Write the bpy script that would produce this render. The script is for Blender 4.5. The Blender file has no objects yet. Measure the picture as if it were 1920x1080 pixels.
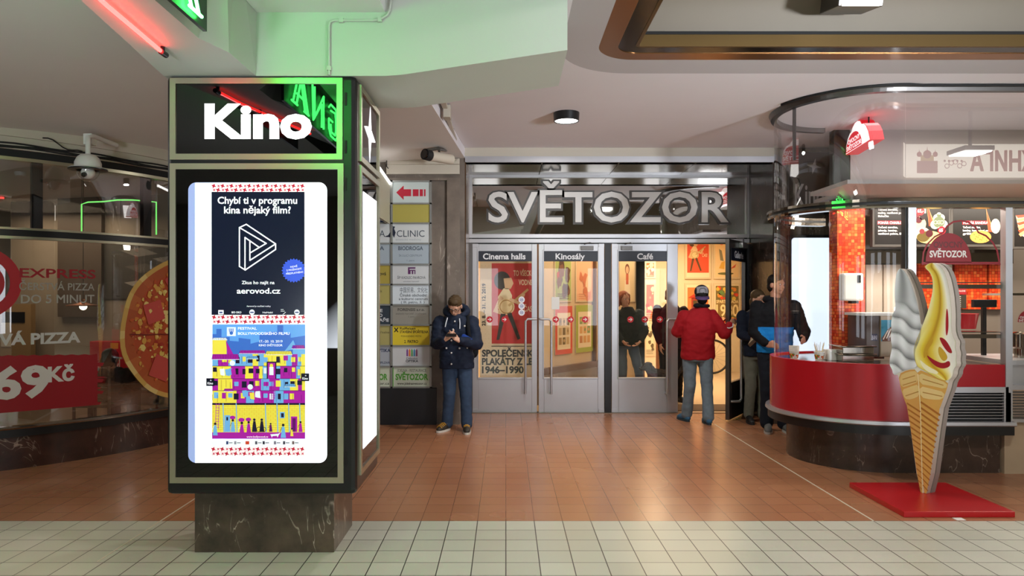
import bpy, bmesh, math, random
from math import sin, cos, pi, radians, sqrt, atan2
from mathutils import Vector, Matrix, noise

random.seed(7)
scene = bpy.context.scene
COL = scene.collection
V = Vector

# ---------------------------------------------------------------- camera
F, CX, CY, EYE = 1349.0, 948.5, 558.0, 1.58      # focal length in pixels, vanishing point, eye height
cam_data = bpy.data.cameras.new('camera')
cam = bpy.data.objects.new('camera', cam_data)
COL.objects.link(cam)
cam.location = (0, 0, EYE)
cam.rotation_euler = (pi / 2, 0, 0)
cam_data.sensor_width = 36.0
cam_data.lens = F / 1920 * 36.0
cam_data.shift_x = (960 - CX) / 1920
cam_data.shift_y = (CY - 540) / 1920
cam_data.clip_start = 0.05
scene.camera = cam

# ---------------------------------------------------------------- world, view, large lights
world = bpy.data.worlds.new('world')
scene.world = world
world.use_nodes = True
world.node_tree.nodes['Background'].inputs[0].default_value = (0.9, 0.93, 1.0, 1)
world.node_tree.nodes['Background'].inputs[1].default_value = 0.03
vs = scene.view_settings
vs.view_transform = 'Standard'
vs.look = 'None'
vs.exposure = 0.0
vs.gamma = 1.0
vs.use_curve_mapping = False


def area(name, loc, size, energy, color=(1, 1, 1), target=None, size_y=None, spread=None):
    l = bpy.data.lights.new(name, 'AREA')
    l.energy = energy
    l.color = color
    l.size = size
    if size_y:
        l.shape = 'RECTANGLE'
        l.size_y = size_y
    if spread:
        l.spread = radians(spread)
    o = bpy.data.objects.new(name, l)
    COL.objects.link(o)
    o.location = loc
    t = V(target) if target else V(loc) - V((0, 0, 1))
    o.rotation_euler = (t - V(loc)).to_track_quat('-Z', 'Y').to_euler()
    return o


WARM, NEUT, COOL = (1.0, 0.78, 0.52), (1.0, 0.97, 0.93), (0.86, 0.92, 1.0)
# arcade lamps: two under the high coffer, the other two unseen, added for light
area('arcade_lamp_light', (2.35, 2.2, 3.74), 0.45, 105, NEUT, size_y=0.45)
area('arcade_lamp_light', (-0.15, 1.0, 3.35), 0.45, 20, NEUT, size_y=0.45)
area('arcade_lamp_light', (7.95, 0.4, 4.04), 0.45, 80, NEUT, size_y=0.45)
area('arcade_lamp_light', (-4.5, 3.0, 2.95), 0.6, 26, NEUT)
# unseen lights added across the passage to brighten the ceiling
area('ceiling_fill_light', (6.4, -2.4, 1.0), 0.8, 72, COOL, target=(1.2, 7.4, 4.2), spread=46)
area('ceiling_fill_light', (-2.6, -2.4, 1.2), 0.8, 15, COOL, target=(-3.0, 5.5, 3.6), spread=46)
# foyer lamps behind the doors
area('foyer_lamp_light', (0.8, 11.6, 2.85), 1.6, 80, WARM, size_y=2.0)
area('foyer_lamp_light', (3.0, 13.0, 2.85), 2.2, 190, WARM, size_y=2.8)
# strip lamps over the ice cream counter
area('counter_lamp_light', (5.2, 7.25, 2.66), 3.2, 120, (1.0, 0.88, 0.74), size_y=0.5)
area('counter_lamp_light', (4.9, 7.3, 3.38), 2.5, 18, (1.0, 0.95, 0.9), size_y=0.6)
# pizzeria lamps
area('pizzeria_lamp_light', (-6.3, 9.6, 2.8), 1.5, 45, WARM)


# ---------------------------------------------------------------- pixel measuring helpers (the photograph's own geometry)
def P(x, y, d):
    return V(((x - CX) * d / F, d, EYE + (CY - y) * d / F))


def PX(x, d):
    return (x - CX) * d / F


def PZ(y, d):
    return EYE + (CY - y) * d / F


def ray_plane(x, y, o, n):
    r = V(((x - CX) / F, 1.0, (CY - y) / F))
    c = V((0, 0, EYE))
    t = (V(o) - c).dot(V(n)) / r.dot(V(n))
    return c + r * t


def lin(c):
    if isinstance(c, str):
        c = c.lstrip('#')
        c = [int(c[i:i + 2], 16) / 255 for i in (0, 2, 4)]
    return tuple((v / 12.92) if v <= 0.04045 else ((v + 0.055) / 1.055) ** 2.4 for v in c[:3]) + (1.0,)


# ---------------------------------------------------------------- materials
MATS = {}


def mat(name, color=(0.5, 0.5, 0.5), rough=0.5, metal=0.0, spec=0.5, emit=None, strength=0.0, noise_amt=0.0, noise_scale=6.0, bump=0.0, coat=0.0):
    if name in MATS:
        return MATS[name]
    m = bpy.data.materials.new(name)
    m.use_nodes = True
    nt = m.node_tree
    b = nt.nodes['Principled BSDF']
    c = lin(color) if isinstance(color, str) else tuple(color) + (1.0,)
    b.inputs['Base Color'].default_value = c
    b.inputs['Roughness'].default_value = rough
    b.inputs['Metallic'].default_value = metal
    b.inputs['Specular IOR Level'].default_value = spec
    b.inputs['Coat Weight'].default_value = coat
    if emit is not None:
        b.inputs['Emission Color'].default_value = lin(emit) if isinstance(emit, str) else tuple(emit) + (1.0,)
        b.inputs['Emission Strength'].default_value = strength
    if noise_amt or bump:
        tc = nt.nodes.new('ShaderNodeTexCoord')
        n = nt.nodes.new('ShaderNodeTexNoise')
        n.inputs['Scale'].default_value = noise_scale
        n.inputs['Detail'].default_value = 5
        nt.links.new(tc.outputs['Object'], n.inputs['Vector'])
        if noise_amt:
            mx = nt.nodes.new('ShaderNodeMix')
            mx.data_type = 'RGBA'
            mx.inputs[6].default_value = tuple(v * (1 - noise_amt) for v in c[:3]) + (1,)
            mx.inputs[7].default_value = tuple(min(1, v * (1 + noise_amt)) for v in c[:3]) + (1,)
            nt.links.new(n.outputs['Fac'], mx.inputs[0])
            nt.links.new(mx.outputs[2], b.inputs['Base Color'])
        if bump:
            bp = nt.nodes.new('ShaderNodeBump')
            bp.inputs['Strength'].default_value = bump
            bp.inputs['Distance'].default_value = 0.01
            nt.links.new(n.outputs['Fac'], bp.inputs['Height'])
            nt.links.new(bp.outputs['Normal'], b.inputs['Normal'])
    MATS[name] = m
    return m


def attr_mat(name, rough=0.5, emit=0.0, base=1.0, spec=0.4):
    m = bpy.data.materials.new(name)
    m.use_nodes = True
    nt = m.node_tree
    b = nt.nodes['Principled BSDF']
    a = nt.nodes.new('ShaderNodeAttribute')
    a.attribute_name = 'Col'
    b.inputs['Roughness'].default_value = rough
    b.inputs['Specular IOR Level'].default_value = spec
    if base:
        nt.links.new(a.outputs['Color'], b.inputs['Base Color'])
    else:
        b.inputs['Base Color'].default_value = (0.01, 0.01, 0.01, 1)
    if emit:
        nt.links.new(a.outputs['Color'], b.inputs['Emission Color'])
        b.inputs['Emission Strength'].default_value = emit
    MATS[name] = m
    return m


def glass_mat(name, tint=(1, 1, 1), ior=1.5, boost=0.0, rough=0.0):
    m = bpy.data.materials.new(name)
    m.use_nodes = True
    nt = m.node_tree
    nt.nodes.remove(nt.nodes['Principled BSDF'])
    out = nt.nodes['Material Output']
    tr = nt.nodes.new('ShaderNodeBsdfTransparent')
    tr.inputs[0].default_value = tuple(tint) + (1,)
    gl = nt.nodes.new('ShaderNodeBsdfGlossy')
    gl.inputs['Roughness'].default_value = rough
    gl.inputs[0].default_value = (1, 1, 1, 1)
    fr = nt.nodes.new('ShaderNodeFresnel')
    fr.inputs[0].default_value = ior
    ad = nt.nodes.new('ShaderNodeMath')
    ad.operation = 'ADD'
    ad.use_clamp = True
    ad.inputs[1].default_value = boost
    mx = nt.nodes.new('ShaderNodeMixShader')
    ge = nt.nodes.new('ShaderNodeNewGeometry')        # the same reflection from both sides of a thin pane
    iv = nt.nodes.new('ShaderNodeMapRange')
    iv.inputs[3].default_value = ior
    iv.inputs[4].default_value = 1 / ior
    nt.links.new(ge.outputs['Backfacing'], iv.inputs[0])
    nt.links.new(iv.outputs[0], fr.inputs[0])
    nt.links.new(fr.outputs[0], ad.inputs[0])
    nt.links.new(ad.outputs[0], mx.inputs[0])
    nt.links.new(tr.outputs[0], mx.inputs[1])
    nt.links.new(gl.outputs[0], mx.inputs[2])
    nt.links.new(mx.outputs[0], out.inputs['Surface'])
    MATS[name] = m
    return m


def tile_mat(name, c1, c2, mortar, size=0.2, yoff=0.0, msize=0.003, rough=0.25, offset=0.0, spec=0.5, dirt=0.15):
    m = bpy.data.materials.new(name)
    m.use_nodes = True
    nt = m.node_tree
    b = nt.nodes['Principled BSDF']
    tc = nt.nodes.new('ShaderNodeTexCoord')
    mp = nt.nodes.new('ShaderNodeMapping')
    mp.inputs['Location'].default_value = (0, -yoff, 0)
    br = nt.nodes.new('ShaderNodeTexBrick')
    br.offset = offset
    br.squash = 1.0
    br.inputs['Color1'].default_value = lin(c1)
    br.inputs['Color2'].default_value = lin(c2)
    br.inputs['Mortar'].default_value = lin(mortar)
    br.inputs['Scale'].default_value = 1.0
    br.inputs['Mortar Size'].default_value = msize
    br.inputs['Mortar Smooth'].default_value = 0.1
    br.inputs['Brick Width'].default_value = size
    br.inputs['Row Height'].default_value = size
    nt.links.new(tc.outputs['Object'], mp.inputs[0])
    nt.links.new(mp.outputs[0], br.inputs['Vector'])
    n = nt.nodes.new('ShaderNodeTexNoise')
    n.inputs['Scale'].default_value = 0.9
    n.inputs['Detail'].default_value = 2
    nt.links.new(tc.outputs['Object'], n.inputs['Vector'])
    rp = nt.nodes.new('ShaderNodeMapRange')
    rp.inputs[3].default_value = 1 - dirt
    rp.inputs[4].default_value = 1 + dirt * 0.4
    nt.links.new(n.outputs['Fac'], rp.inputs[0])
    mx = nt.nodes.new('ShaderNodeMix')
    mx.data_type = 'RGBA'
    mx.blend_type = 'MULTIPLY'
    mx.inputs[0].default_value = 1
    nt.links.new(br.outputs['Color'], mx.inputs[6])
    nt.links.new(rp.outputs[0], mx.inputs[7])
    nt.links.new(mx.outputs[2], b.inputs['Base Color'])
    rr = nt.nodes.new('ShaderNodeMapRange')
    rr.inputs[3].default_value = rough - 0.06
    rr.inputs[4].default_value = rough + 0.1
    nt.links.new(n.outputs['Fac'], rr.inputs[0])
    nt.links.new(rr.outputs[0], b.inputs['Roughness'])
    b.inputs['Specular IOR Level'].default_value = spec
    MATS[name] = m
    return m


def mosaic_mat(name, cols, size):
    """small square mosaic in the wall plane: random colour for each cell"""
    m = bpy.data.materials.new(name)
    m.use_nodes = True
    nt = m.node_tree
    b = nt.nodes['Principled BSDF']
    tc = nt.nodes.new('ShaderNodeTexCoord')
    sc_ = nt.nodes.new('ShaderNodeVectorMath')
    sc_.operation = 'SCALE'
    sc_.inputs['Scale'].default_value = 1 / size
    fl = nt.nodes.new('ShaderNodeVectorMath')
    fl.operation = 'FLOOR'
    wn = nt.nodes.new('ShaderNodeTexWhiteNoise')
    wn.noise_dimensions = '3D'
    rmp = nt.nodes.new('ShaderNodeValToRGB')
    rmp.color_ramp.interpolation = 'CONSTANT'
    el = rmp.color_ramp.elements
    el[0].position = 0
    el[0].color = lin(cols[0])
    el[1].position = 1 / len(cols)
    el[1].color = lin(cols[1])
    for i in range(2, len(cols)):
        e = el.new(i / len(cols))
        e.color = lin(cols[i])
    nt.links.new(tc.outputs['Object'], sc_.inputs[0])
    nt.links.new(sc_.outputs[0], fl.inputs[0])
    nt.links.new(fl.outputs[0], wn.inputs['Vector'])
    nt.links.new(wn.outputs['Value'], rmp.inputs[0])
    br = nt.nodes.new('ShaderNodeTexBrick')
    br.offset = 0
    br.inputs['Scale'].default_value = 1
    br.inputs['Mortar Size'].default_value = size * 0.05
    br.inputs['Brick Width'].default_value = size
    br.inputs['Row Height'].default_value = size
    mp = nt.nodes.new('ShaderNodeMapping')
    mp.inputs['Rotation'].default_value = (pi / 2, 0, 0)
    nt.links.new(tc.outputs['Object'], mp.inputs[0])
    nt.links.new(mp.outputs[0], br.inputs['Vector'])
    mx = nt.nodes.new('ShaderNodeMix')
    mx.data_type = 'RGBA'
    nt.links.new(br.outputs['Fac'], mx.inputs[0])
    nt.links.new(rmp.outputs[0], mx.inputs[6])
    mx.inputs[7].default_value = lin('#7a2410')
    nt.links.new(mx.outputs[2], b.inputs['Base Color'])
    b.inputs['Roughness'].default_value = 0.2
    MATS[name] = m
    return m


def marble_mat(name, c1, c2, vein, rough=0.25, scale=3.0, joint=None):
    m = bpy.data.materials.new(name)
    m.use_nodes = True
    nt = m.node_tree
    b = nt.nodes['Principled BSDF']
    tc = nt.nodes.new('ShaderNodeTexCoord')
    n = nt.nodes.new('ShaderNodeTexNoise')
    n.inputs['Scale'].default_value = scale
    n.inputs['Detail'].default_value = 8
    n.inputs['Roughness'].default_value = 0.65
    nt.links.new(tc.outputs['Object'], n.inputs['Vector'])
    mx = nt.nodes.new('ShaderNodeMix')
    mx.data_type = 'RGBA'
    mx.inputs[6].default_value = lin(c1)
    mx.inputs[7].default_value = lin(c2)
    r0 = nt.nodes.new('ShaderNodeMapRange')
    r0.inputs[1].default_value = 0.35
    r0.inputs[2].default_value = 0.68
    nt.links.new(n.outputs['Fac'], r0.inputs[0])
    nt.links.new(r0.outputs[0], mx.inputs[0])
    # thin broken veins
    n2 = nt.nodes.new('ShaderNodeTexNoise')
    n2.inputs['Scale'].default_value = scale * 0.9
    n2.inputs['Detail'].default_value = 3
    n2.inputs['Distortion'].default_value = 1.2
    mp = nt.nodes.new('ShaderNodeMapping')
    mp.inputs['Scale'].default_value = (1.6, 1.6, 0.6)
    mp.inputs['Location'].default_value = (3.1, 1.7, 5.2)
    nt.links.new(tc.outputs['Object'], mp.inputs[0])
    nt.links.new(mp.outputs[0], n2.inputs['Vector'])
    sb = nt.nodes.new('ShaderNodeMath')
    sb.operation = 'SUBTRACT'
    sb.inputs[1].default_value = 0.5
    ab = nt.nodes.new('ShaderNodeMath')
    ab.operation = 'ABSOLUTE'
    nt.links.new(n2.outputs['Fac'], sb.inputs[0])
    nt.links.new(sb.outputs[0], ab.inputs[0])
    r1 = nt.nodes.new('ShaderNodeMapRange')
    r1.inputs[1].default_value = 0.0
    r1.inputs[2].default_value = 0.011
    r1.inputs[3].default_value = 1.0
    r1.inputs[4].default_value = 0.0
    nt.links.new(ab.outputs[0], r1.inputs[0])
    r2 = nt.nodes.new('ShaderNodeMapRange')
    r2.inputs[1].default_value = 0.48
    r2.inputs[2].default_value = 0.62
    nt.links.new(n.outputs['Fac'], r2.inputs[0])
    ml = nt.nodes.new('ShaderNodeMath')
    ml.operation = 'MULTIPLY'
    nt.links.new(r1.outputs[0], ml.inputs[0])
    nt.links.new(r2.outputs[0], ml.inputs[1])
    mx2 = nt.nodes.new('ShaderNodeMix')
    mx2.data_type = 'RGBA'
    nt.links.new(ml.outputs[0], mx2.inputs[0])
    nt.links.new(mx.outputs[2], mx2.inputs[6])
    mx2.inputs[7].default_value = lin(vein)
    nt.links.new(mx2.outputs[2], b.inputs['Base Color'])
    b.inputs['Roughness'].default_value = rough
    MATS[name] = m
    return m


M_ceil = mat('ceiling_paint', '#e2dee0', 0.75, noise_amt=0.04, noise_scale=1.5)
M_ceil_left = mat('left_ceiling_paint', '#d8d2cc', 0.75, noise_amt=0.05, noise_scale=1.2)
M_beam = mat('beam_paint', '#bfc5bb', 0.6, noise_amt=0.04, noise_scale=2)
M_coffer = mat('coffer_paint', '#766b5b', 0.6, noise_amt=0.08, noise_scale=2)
M_band = mat('shaded_band_paint', '#b4afae', 0.7)  # greyer than the ceiling: the band's shade is put into the paint
M_cream = tile_mat('cream_floor_tiles', '#c6c6b8', '#bbbbac', '#38342e', 0.2, 5.09, 0.0032, 0.3, dirt=0.12)
M_terra = tile_mat('terracotta_floor_tiles', '#ab7655', '#a46f4f', '#724834', 0.2, 5.09, 0.0023, 0.24, dirt=0.1)
M_foyer_floor = mat('foyer_floor', '#c9b292', 0.25)
M_marble = marble_mat('dark_marble', '#3e362f', '#665749', '#cfc4b4', 0.28, 4.0)
M_marble_red = marble_mat('red_brown_marble', '#2c1c18', '#4a2f27', '#a08a7c', 0.22, 3.0)
M_marble_wall = marble_mat('grey_brown_marble', '#5d544c', '#7d7166', '#b0a598', 0.3, 2.0)
M_steel = mat('brushed_steel', '#b9b9bc', 0.38, 0.7, noise_amt=0.08, noise_scale=3)
M_steel_d = mat('dark_steel', '#6d6a68', 0.3, 0.9)
M_polish = mat('polished_steel', '#9d958a', 0.12, 1.0)
M_mirror = mat('mirror_glass', '#b5b2ae', 0.02, 1.0)
M_bronze = mat('bronze', '#9a6a3e', 0.28, 0.85)
M_bronze_l = mat('brass', '#6e5835', 0.45, 0.8)
M_bronze_d = mat('dark_bronze', '#2a2622', 0.18, 0.6)
M_gold = mat('champagne_aluminium', '#b4b099', 0.3, 0.9)
M_black = mat('black_paint', '#0d0f12', 0.3)
M_black_g = mat('black_glass', '#020203', 0.015, spec=0.6)
M_black_m = mat('black_matte', '#0b0b0c', 0.7)
M_white = mat('white_plastic', '#d8d6d0', 0.4)
M_trunk = mat('cable_trunking', '#b9b0a0', 0.55)
M_letter = mat('brushed_letters', '#d6d3ce', 0.4, 0.1)
M_red = mat('red_laminate', '#a3101c', 0.25)
M_red_base = mat('red_plate', '#b5121a', 0.28)
M_red_glow = mat('red_lit_plastic', '#c01020', 0.3, emit='#e8102a', strength=0.55)
M_screen = mat('lit_white_panel', '#ffffff', 0.4, emit=(0.86, 0.93, 1.0), strength=1.5)
M_lamp = mat('lamp_diffuser', '#ffffff', 0.4, emit=(1, 0.98, 0.94), strength=6.0)
M_kino = mat('lit_letter', '#ffffff', 0.4, emit=(0.97, 0.98, 1), strength=2.2)
M_neon_g = mat('green_neon', '#40ff60', 0.3, emit=(0.05, 1.0, 0.12), strength=36)
M_neon_r = mat('red_neon', '#ff4030', 0.3, emit=(1.0, 0.018, 0.016), strength=26)
M_glass = glass_mat('clear_glass')
M_glass_k = glass_mat('kiosk_upper_glass', (0.93, 0.94, 0.95), 1.5, 0.10)
M_glass_c = glass_mat('kiosk_curved_glass', (0.96, 0.97, 0.99), 1.5, 0.02)
M_glass_s = glass_mat('shop_glass', (0.9, 0.9, 0.9), 1.5, 0.06)
M_skin = mat('skin', '#c08a6e', 0.5)
M_print = attr_mat('print')
M_print_lit = attr_mat('backlit_print', 0.15, 0.62, base=0.25, spec=0.5)
M_print_glow = attr_mat('glowing_print', 0.3, 1.05, base=0.3)
M_decal = attr_mat('window_lettering', 0.5)
M_mosaic = mosaic_mat('orange_mosaic', ['#e8602c', '#d94420', '#c83418', '#ee7a3a', '#d2401c', '#e65a28'], 0.034)


# ---------------------------------------------------------------- mesh accumulation
ORG = {}


class MB:
    def __init__(self):
        self.v, self.f, self.m, self.s = [], [], [], []

    def add(self, vs_, fs, mi=0, smooth=False):
        n = len(self.v)
        self.v += [V(p) for p in vs_]
        for f in fs:
            self.f.append([i + n for i in f])
            self.m.append(mi)
            self.s.append(smooth)
        return self

    def box(self, x0, x1, y0, y1, z0, z1, mi=0):
        return self.add([(x0, y0, z0), (x1, y0, z0), (x1, y1, z0), (x0, y1, z0), (x0, y0, z1), (x1, y0, z1), (x1, y1, z1), (x0, y1, z1)],
                        [(0, 3, 2, 1), (4, 5, 6, 7), (0, 1, 5, 4), (1, 2, 6, 5), (2, 3, 7, 6), (3, 0, 4, 7)], mi)

    def pbox(self, xa, ya, xb, yb, d, depth, mi=0):
        """box whose front face fills a pixel rectangle measured at distance d"""
        a, b = P(xa, yb, d), P(xb, ya, d)
        return self.box(a.x, b.x, d, d + depth, a.z, b.z, mi)

    def obox(self, c, ax, ay, az, mi=0):
        c, ax, ay, az = V(c), V(ax), V(ay), V(az)
        vs_ = [c + ax * i + ay * j + az * k for k in (-1, 1) for (i, j) in ((-1, -1), (1, -1), (1, 1), (-1, 1))]
        return self.add(vs_, [(0, 3, 2, 1), (4, 5, 6, 7), (0, 1, 5, 4), (1, 2, 6, 5), (2, 3, 7, 6), (3, 0, 4, 7)], mi)

    def quad(self, a, b, c, d, mi=0):
        return self.add([a, b, c, d], [(0, 1, 2, 3)], mi)

    def cyl(self, p0, p1, r0, r1=None, n=14, mi=0, cap=True):
        p0, p1 = V(p0), V(p1)
        r1 = r0 if r1 is None else r1
        ax = (p1 - p0).normalized()
        u = ax.orthogonal().normalized()
        w = ax.cross(u)
        vs_ = []
        for p, r in ((p0, r0), (p1, r1)):
            vs_ += [p + (u * cos(2 * pi * i / n) + w * sin(2 * pi * i / n)) * r for i in range(n)]
        base = len(self.v)
        self.add(vs_, [(i, (i + 1) % n, n + (i + 1) % n, n + i) for i in range(n)], mi, True)
        if cap:
            self.f += [[base + i for i in reversed(range(n))], [base + n + i for i in range(n)]]
            self.m += [mi, mi]
            self.s += [False, False]
        return self

    def tube(self, pts, r, n=8, closed=False, mi=0):
        pts = [V(p) for p in pts]
        N = len(pts)
        rs = r if isinstance(r, (list, tuple)) else [r] * N
        vs_, u = [], None
        for i, p in enumerate(pts):
            if closed:
                t = (pts[(i + 1) % N] - pts[i - 1]).normalized()
            else:
                t = (pts[min(i + 1, N - 1)] - pts[max(i - 1, 0)]).normalized()
            u = t.orthogonal().normalized() if u is None else (u - t * u.dot(t)).normalized()
            w = t.cross(u)
            vs_ += [p + (u * cos(2 * pi * k / n) + w * sin(2 * pi * k / n)) * rs[i] for k in range(n)]
        fs = []
        for i in range(N if closed else N - 1):
            j = (i + 1) % N
            fs += [(i * n + k, i * n + (k + 1) % n, j * n + (k + 1) % n, j * n + k) for k in range(n)]
        base = len(self.v)
        self.add(vs_, fs, mi, True)
        if not closed:
            self.f += [[base + k for k in reversed(range(n))], [base + (N - 1) * n + k for k in range(n)]]
            self.m += [mi, mi]
            self.s += [False, False]
        return self

    def lathe(self, prof, c=(0, 0, 0), n=28, mi=0, smooth=True):
        c = V(c)
        vs_, fs = [], []
        for (r, z) in prof:
            vs_ += [c + V((r * cos(2 * pi * k / n), r * sin(2 * pi * k / n), z)) for k in range(n)]
        for i in range(len(prof) - 1):
            fs += [(i * n + k, i * n + (k + 1) % n, (i + 1) * n + (k + 1) % n, (i + 1) * n + k) for k in range(n)]
        return self.add(vs_, fs, mi, smooth)

    def ball(self, c, r, M=None, nu=16, nv=10, mi=0):
        c = V(c)
        r = V(r) if not isinstance(r, (int, float)) else V((r, r, r))
        vs_ = []
        for i in range(nv + 1):
            t = pi * i / nv
            for k in range(nu):
                a = 2 * pi * k / nu
                p = V((r.x * sin(t) * cos(a), r.y * sin(t) * sin(a), r.z * cos(t)))
                vs_.append(c + (M @ p if M else p))
        fs = []
        for i in range(nv):
            for k in range(nu):
                k2 = (k + 1) % nu
                q = (i * nu + k, (i + 1) * nu + k, (i + 1) * nu + k2, i * nu + k2)
                fs.append(q)
        return self.add(vs_, fs, mi, True)

    def prism(self, poly, o, u, v, depth, mi=0, back=None):
        """polygon (a, b) in the plane o + a*u + b*v, extruded by the vector depth"""
        o, u, v, depth = V(o), V(u), V(v), V(depth)
        n = len(poly)
        fr = [o + u * a + v * b for a, b in poly]
        vs_ = fr + [p + depth for p in fr]
        fs = [tuple(range(n)), tuple(reversed(range(n, 2 * n)))] + [(i, n + i, n + (i + 1) % n, (i + 1) % n) for i in range(n)]
        return self.add(vs_, fs, mi)

    def sweep(self, path, prof, closed_prof=True, mi=0, smooth=True, ends=True):
        """path: [((x, y), (nx, ny))], prof: [(offset along the normal, z)]"""
        n = len(prof)
        vs_ = [V((p[0] + q[0] * o, p[1] + q[1] * o, z)) for p, q in path for o, z in prof]
        fs = []
        for i in range(len(path) - 1):
            for k in range(n if closed_prof else n - 1):
                k2 = (k + 1) % n
                fs.append((i * n + k, (i + 1) * n + k, (i + 1) * n + k2, i * n + k2))
        base = len(self.v)
        self.add(vs_, fs, mi, smooth)
        if closed_prof and ends:
            self.f += [[base + k for k in range(n)], [base + (len(path) - 1) * n + k for k in reversed(range(n))]]
            self.m += [mi, mi]
            self.s += [False, False]
        return self

    def build(self, name, mats, parent=None, bevel=0.0, split=False, recalc=True, org=None):
        me = bpy.data.meshes.new(name)
        if parent is not None:
            org = ORG[parent.name]
        elif org is None:
            xs = [p.x for p in self.v]
            ys = [p.y for p in self.v]
            org = V(((min(xs) + max(xs)) / 2, (min(ys) + max(ys)) / 2, min(p.z for p in self.v)))
        org = V(org)
        me.from_pydata([tuple(p - org) for p in self.v], [], self.f)
        for m in (mats if isinstance(mats, (list, tuple)) else [mats]):
            me.materials.append(m)
        me.polygons.foreach_set('material_index', self.m)
        me.polygons.foreach_set('use_smooth', self.s)
        if recalc:
            bm = bmesh.new()
            bm.from_mesh(me)
            bmesh.ops.recalc_face_normals(bm, faces=bm.faces)
            bm.to_mesh(me)
            bm.free()
        me.update()
        return link(name, me, parent, org, bevel, smooth=any(self.s))


def link(name, me, parent, org, bevel=0.0, smooth=False):
    o = bpy.data.objects.new(name, me)
    COL.objects.link(o)
    if parent is not None:
        o.parent = parent
    else:
        o.location = org
    ORG[o.name] = V(org)
    if bevel:
        b = o.modifiers.new('bevel', 'BEVEL')
        b.width = bevel
        b.segments = 2
        b.limit_method = 'ANGLE'
        b.angle_limit = radians(40)
    elif smooth:
        me.set_sharp_from_angle(angle=radians(40))
    return o


def T(name, label, cat, loc, group=None):
    o = bpy.data.objects.new(name, None)
    COL.objects.link(o)
    o.location = loc
    o.empty_display_size = 0.1
    ORG[o.name] = V(loc)
    return tag(o, label, cat, group)


def tag(o, label=None, cat=None, group=None, kind=None):
    if label:
        o['label'] = label
    if cat:
        o['category'] = cat
    if group:
        o['group'] = group
    if kind:
        o['kind'] = kind
    return o


def struct(o, label=None):
    o['kind'] = 'structure'
    if label:
        o['label'] = label
    return o


def S(name, label, loc):
    o = bpy.data.objects.new(name, None)
    COL.objects.link(o)
    o.location = loc
    ORG[o.name] = V(loc)
    return struct(o, label)


def dup(root, loc, label=None):
    r = root.copy()
    COL.objects.link(r)
    r.location = loc
    ORG[r.name] = V(loc)
    if label:
        r['label'] = label
    for ch in list(root.children):
        c = ch.copy()
        COL.objects.link(c)
        c.parent = r
        for g in list(ch.children):
            d = g.copy()
            COL.objects.link(d)
            d.parent = c
    return r


# ---------------------------------------------------------------- flat printed artwork and lettering
_TXT = {}


def glyphs(s):
    if s not in _TXT:
        c = bpy.data.curves.new('lettering', 'FONT')
        c.body = s
        c.size = 1.0
        c.resolution_u = 3
        ob = bpy.data.objects.new('lettering', c)
        me = bpy.data.meshes.new_from_object(ob)
        vs_ = [(v.co.x, v.co.y) for v in me.vertices]
        fs = [tuple(p.vertices) for p in me.polygons]
        cnt = {}
        for f in fs:
            for i in range(len(f)):
                e = tuple(sorted((f[i], f[(i + 1) % len(f)])))
                cnt[e] = cnt.get(e, 0) + 1
        ed = [e for e, k in cnt.items() if k == 1]
        bpy.data.objects.remove(ob)
        bpy.data.curves.remove(c)
        bpy.data.meshes.remove(me)
        dr = []
        for f in fs:
            for i in range(len(f)):
                a_, b_ = f[i], f[(i + 1) % len(f)]
                if cnt[tuple(sorted((a_, b_)))] == 1:
                    dr.append((a_, b_))
        _TXT[s] = (vs_, fs, dr)
    return _TXT[s]


def outset(s, h):
    """the strip that thickens the letters of s by h: its quads, mitred at the corners"""
    vs_, fs, dr = glyphs(s)
    key = lambda i: (round(vs_[i][0], 5), round(vs_[i][1], 5))
    nrm = {}
    for i, j in dr:
        (a, b), (c, d) = vs_[i], vs_[j]
        L = math.hypot(c - a, d - b)
        if L < 1e-7:
            continue
        n = ((d - b) / L, -(c - a) / L)
        nrm.setdefault(key(i), []).append(n)
        nrm.setdefault(key(j), []).append(n)
    off = {}
    for k, ns_ in nrm.items():
        n1, n2 = ns_[0], ns_[-1]
        q = max(.3, 1 + n1[0] * n2[0] + n1[1] * n2[1])
        off[k] = ((n1[0] + n2[0]) / q * h, (n1[1] + n2[1]) / q * h)
    out = []
    for i, j in dr:
        if key(i) == key(j):
            continue
        oi, oj = off[key(i)], off[key(j)]
        out.append([vs_[i], vs_[j], (vs_[j][0] + oj[0], vs_[j][1] + oj[1]), (vs_[i][0] + oi[0], vs_[i][1] + oi[1])])
    return out


CAP = None
BOLD = 0.58


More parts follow.
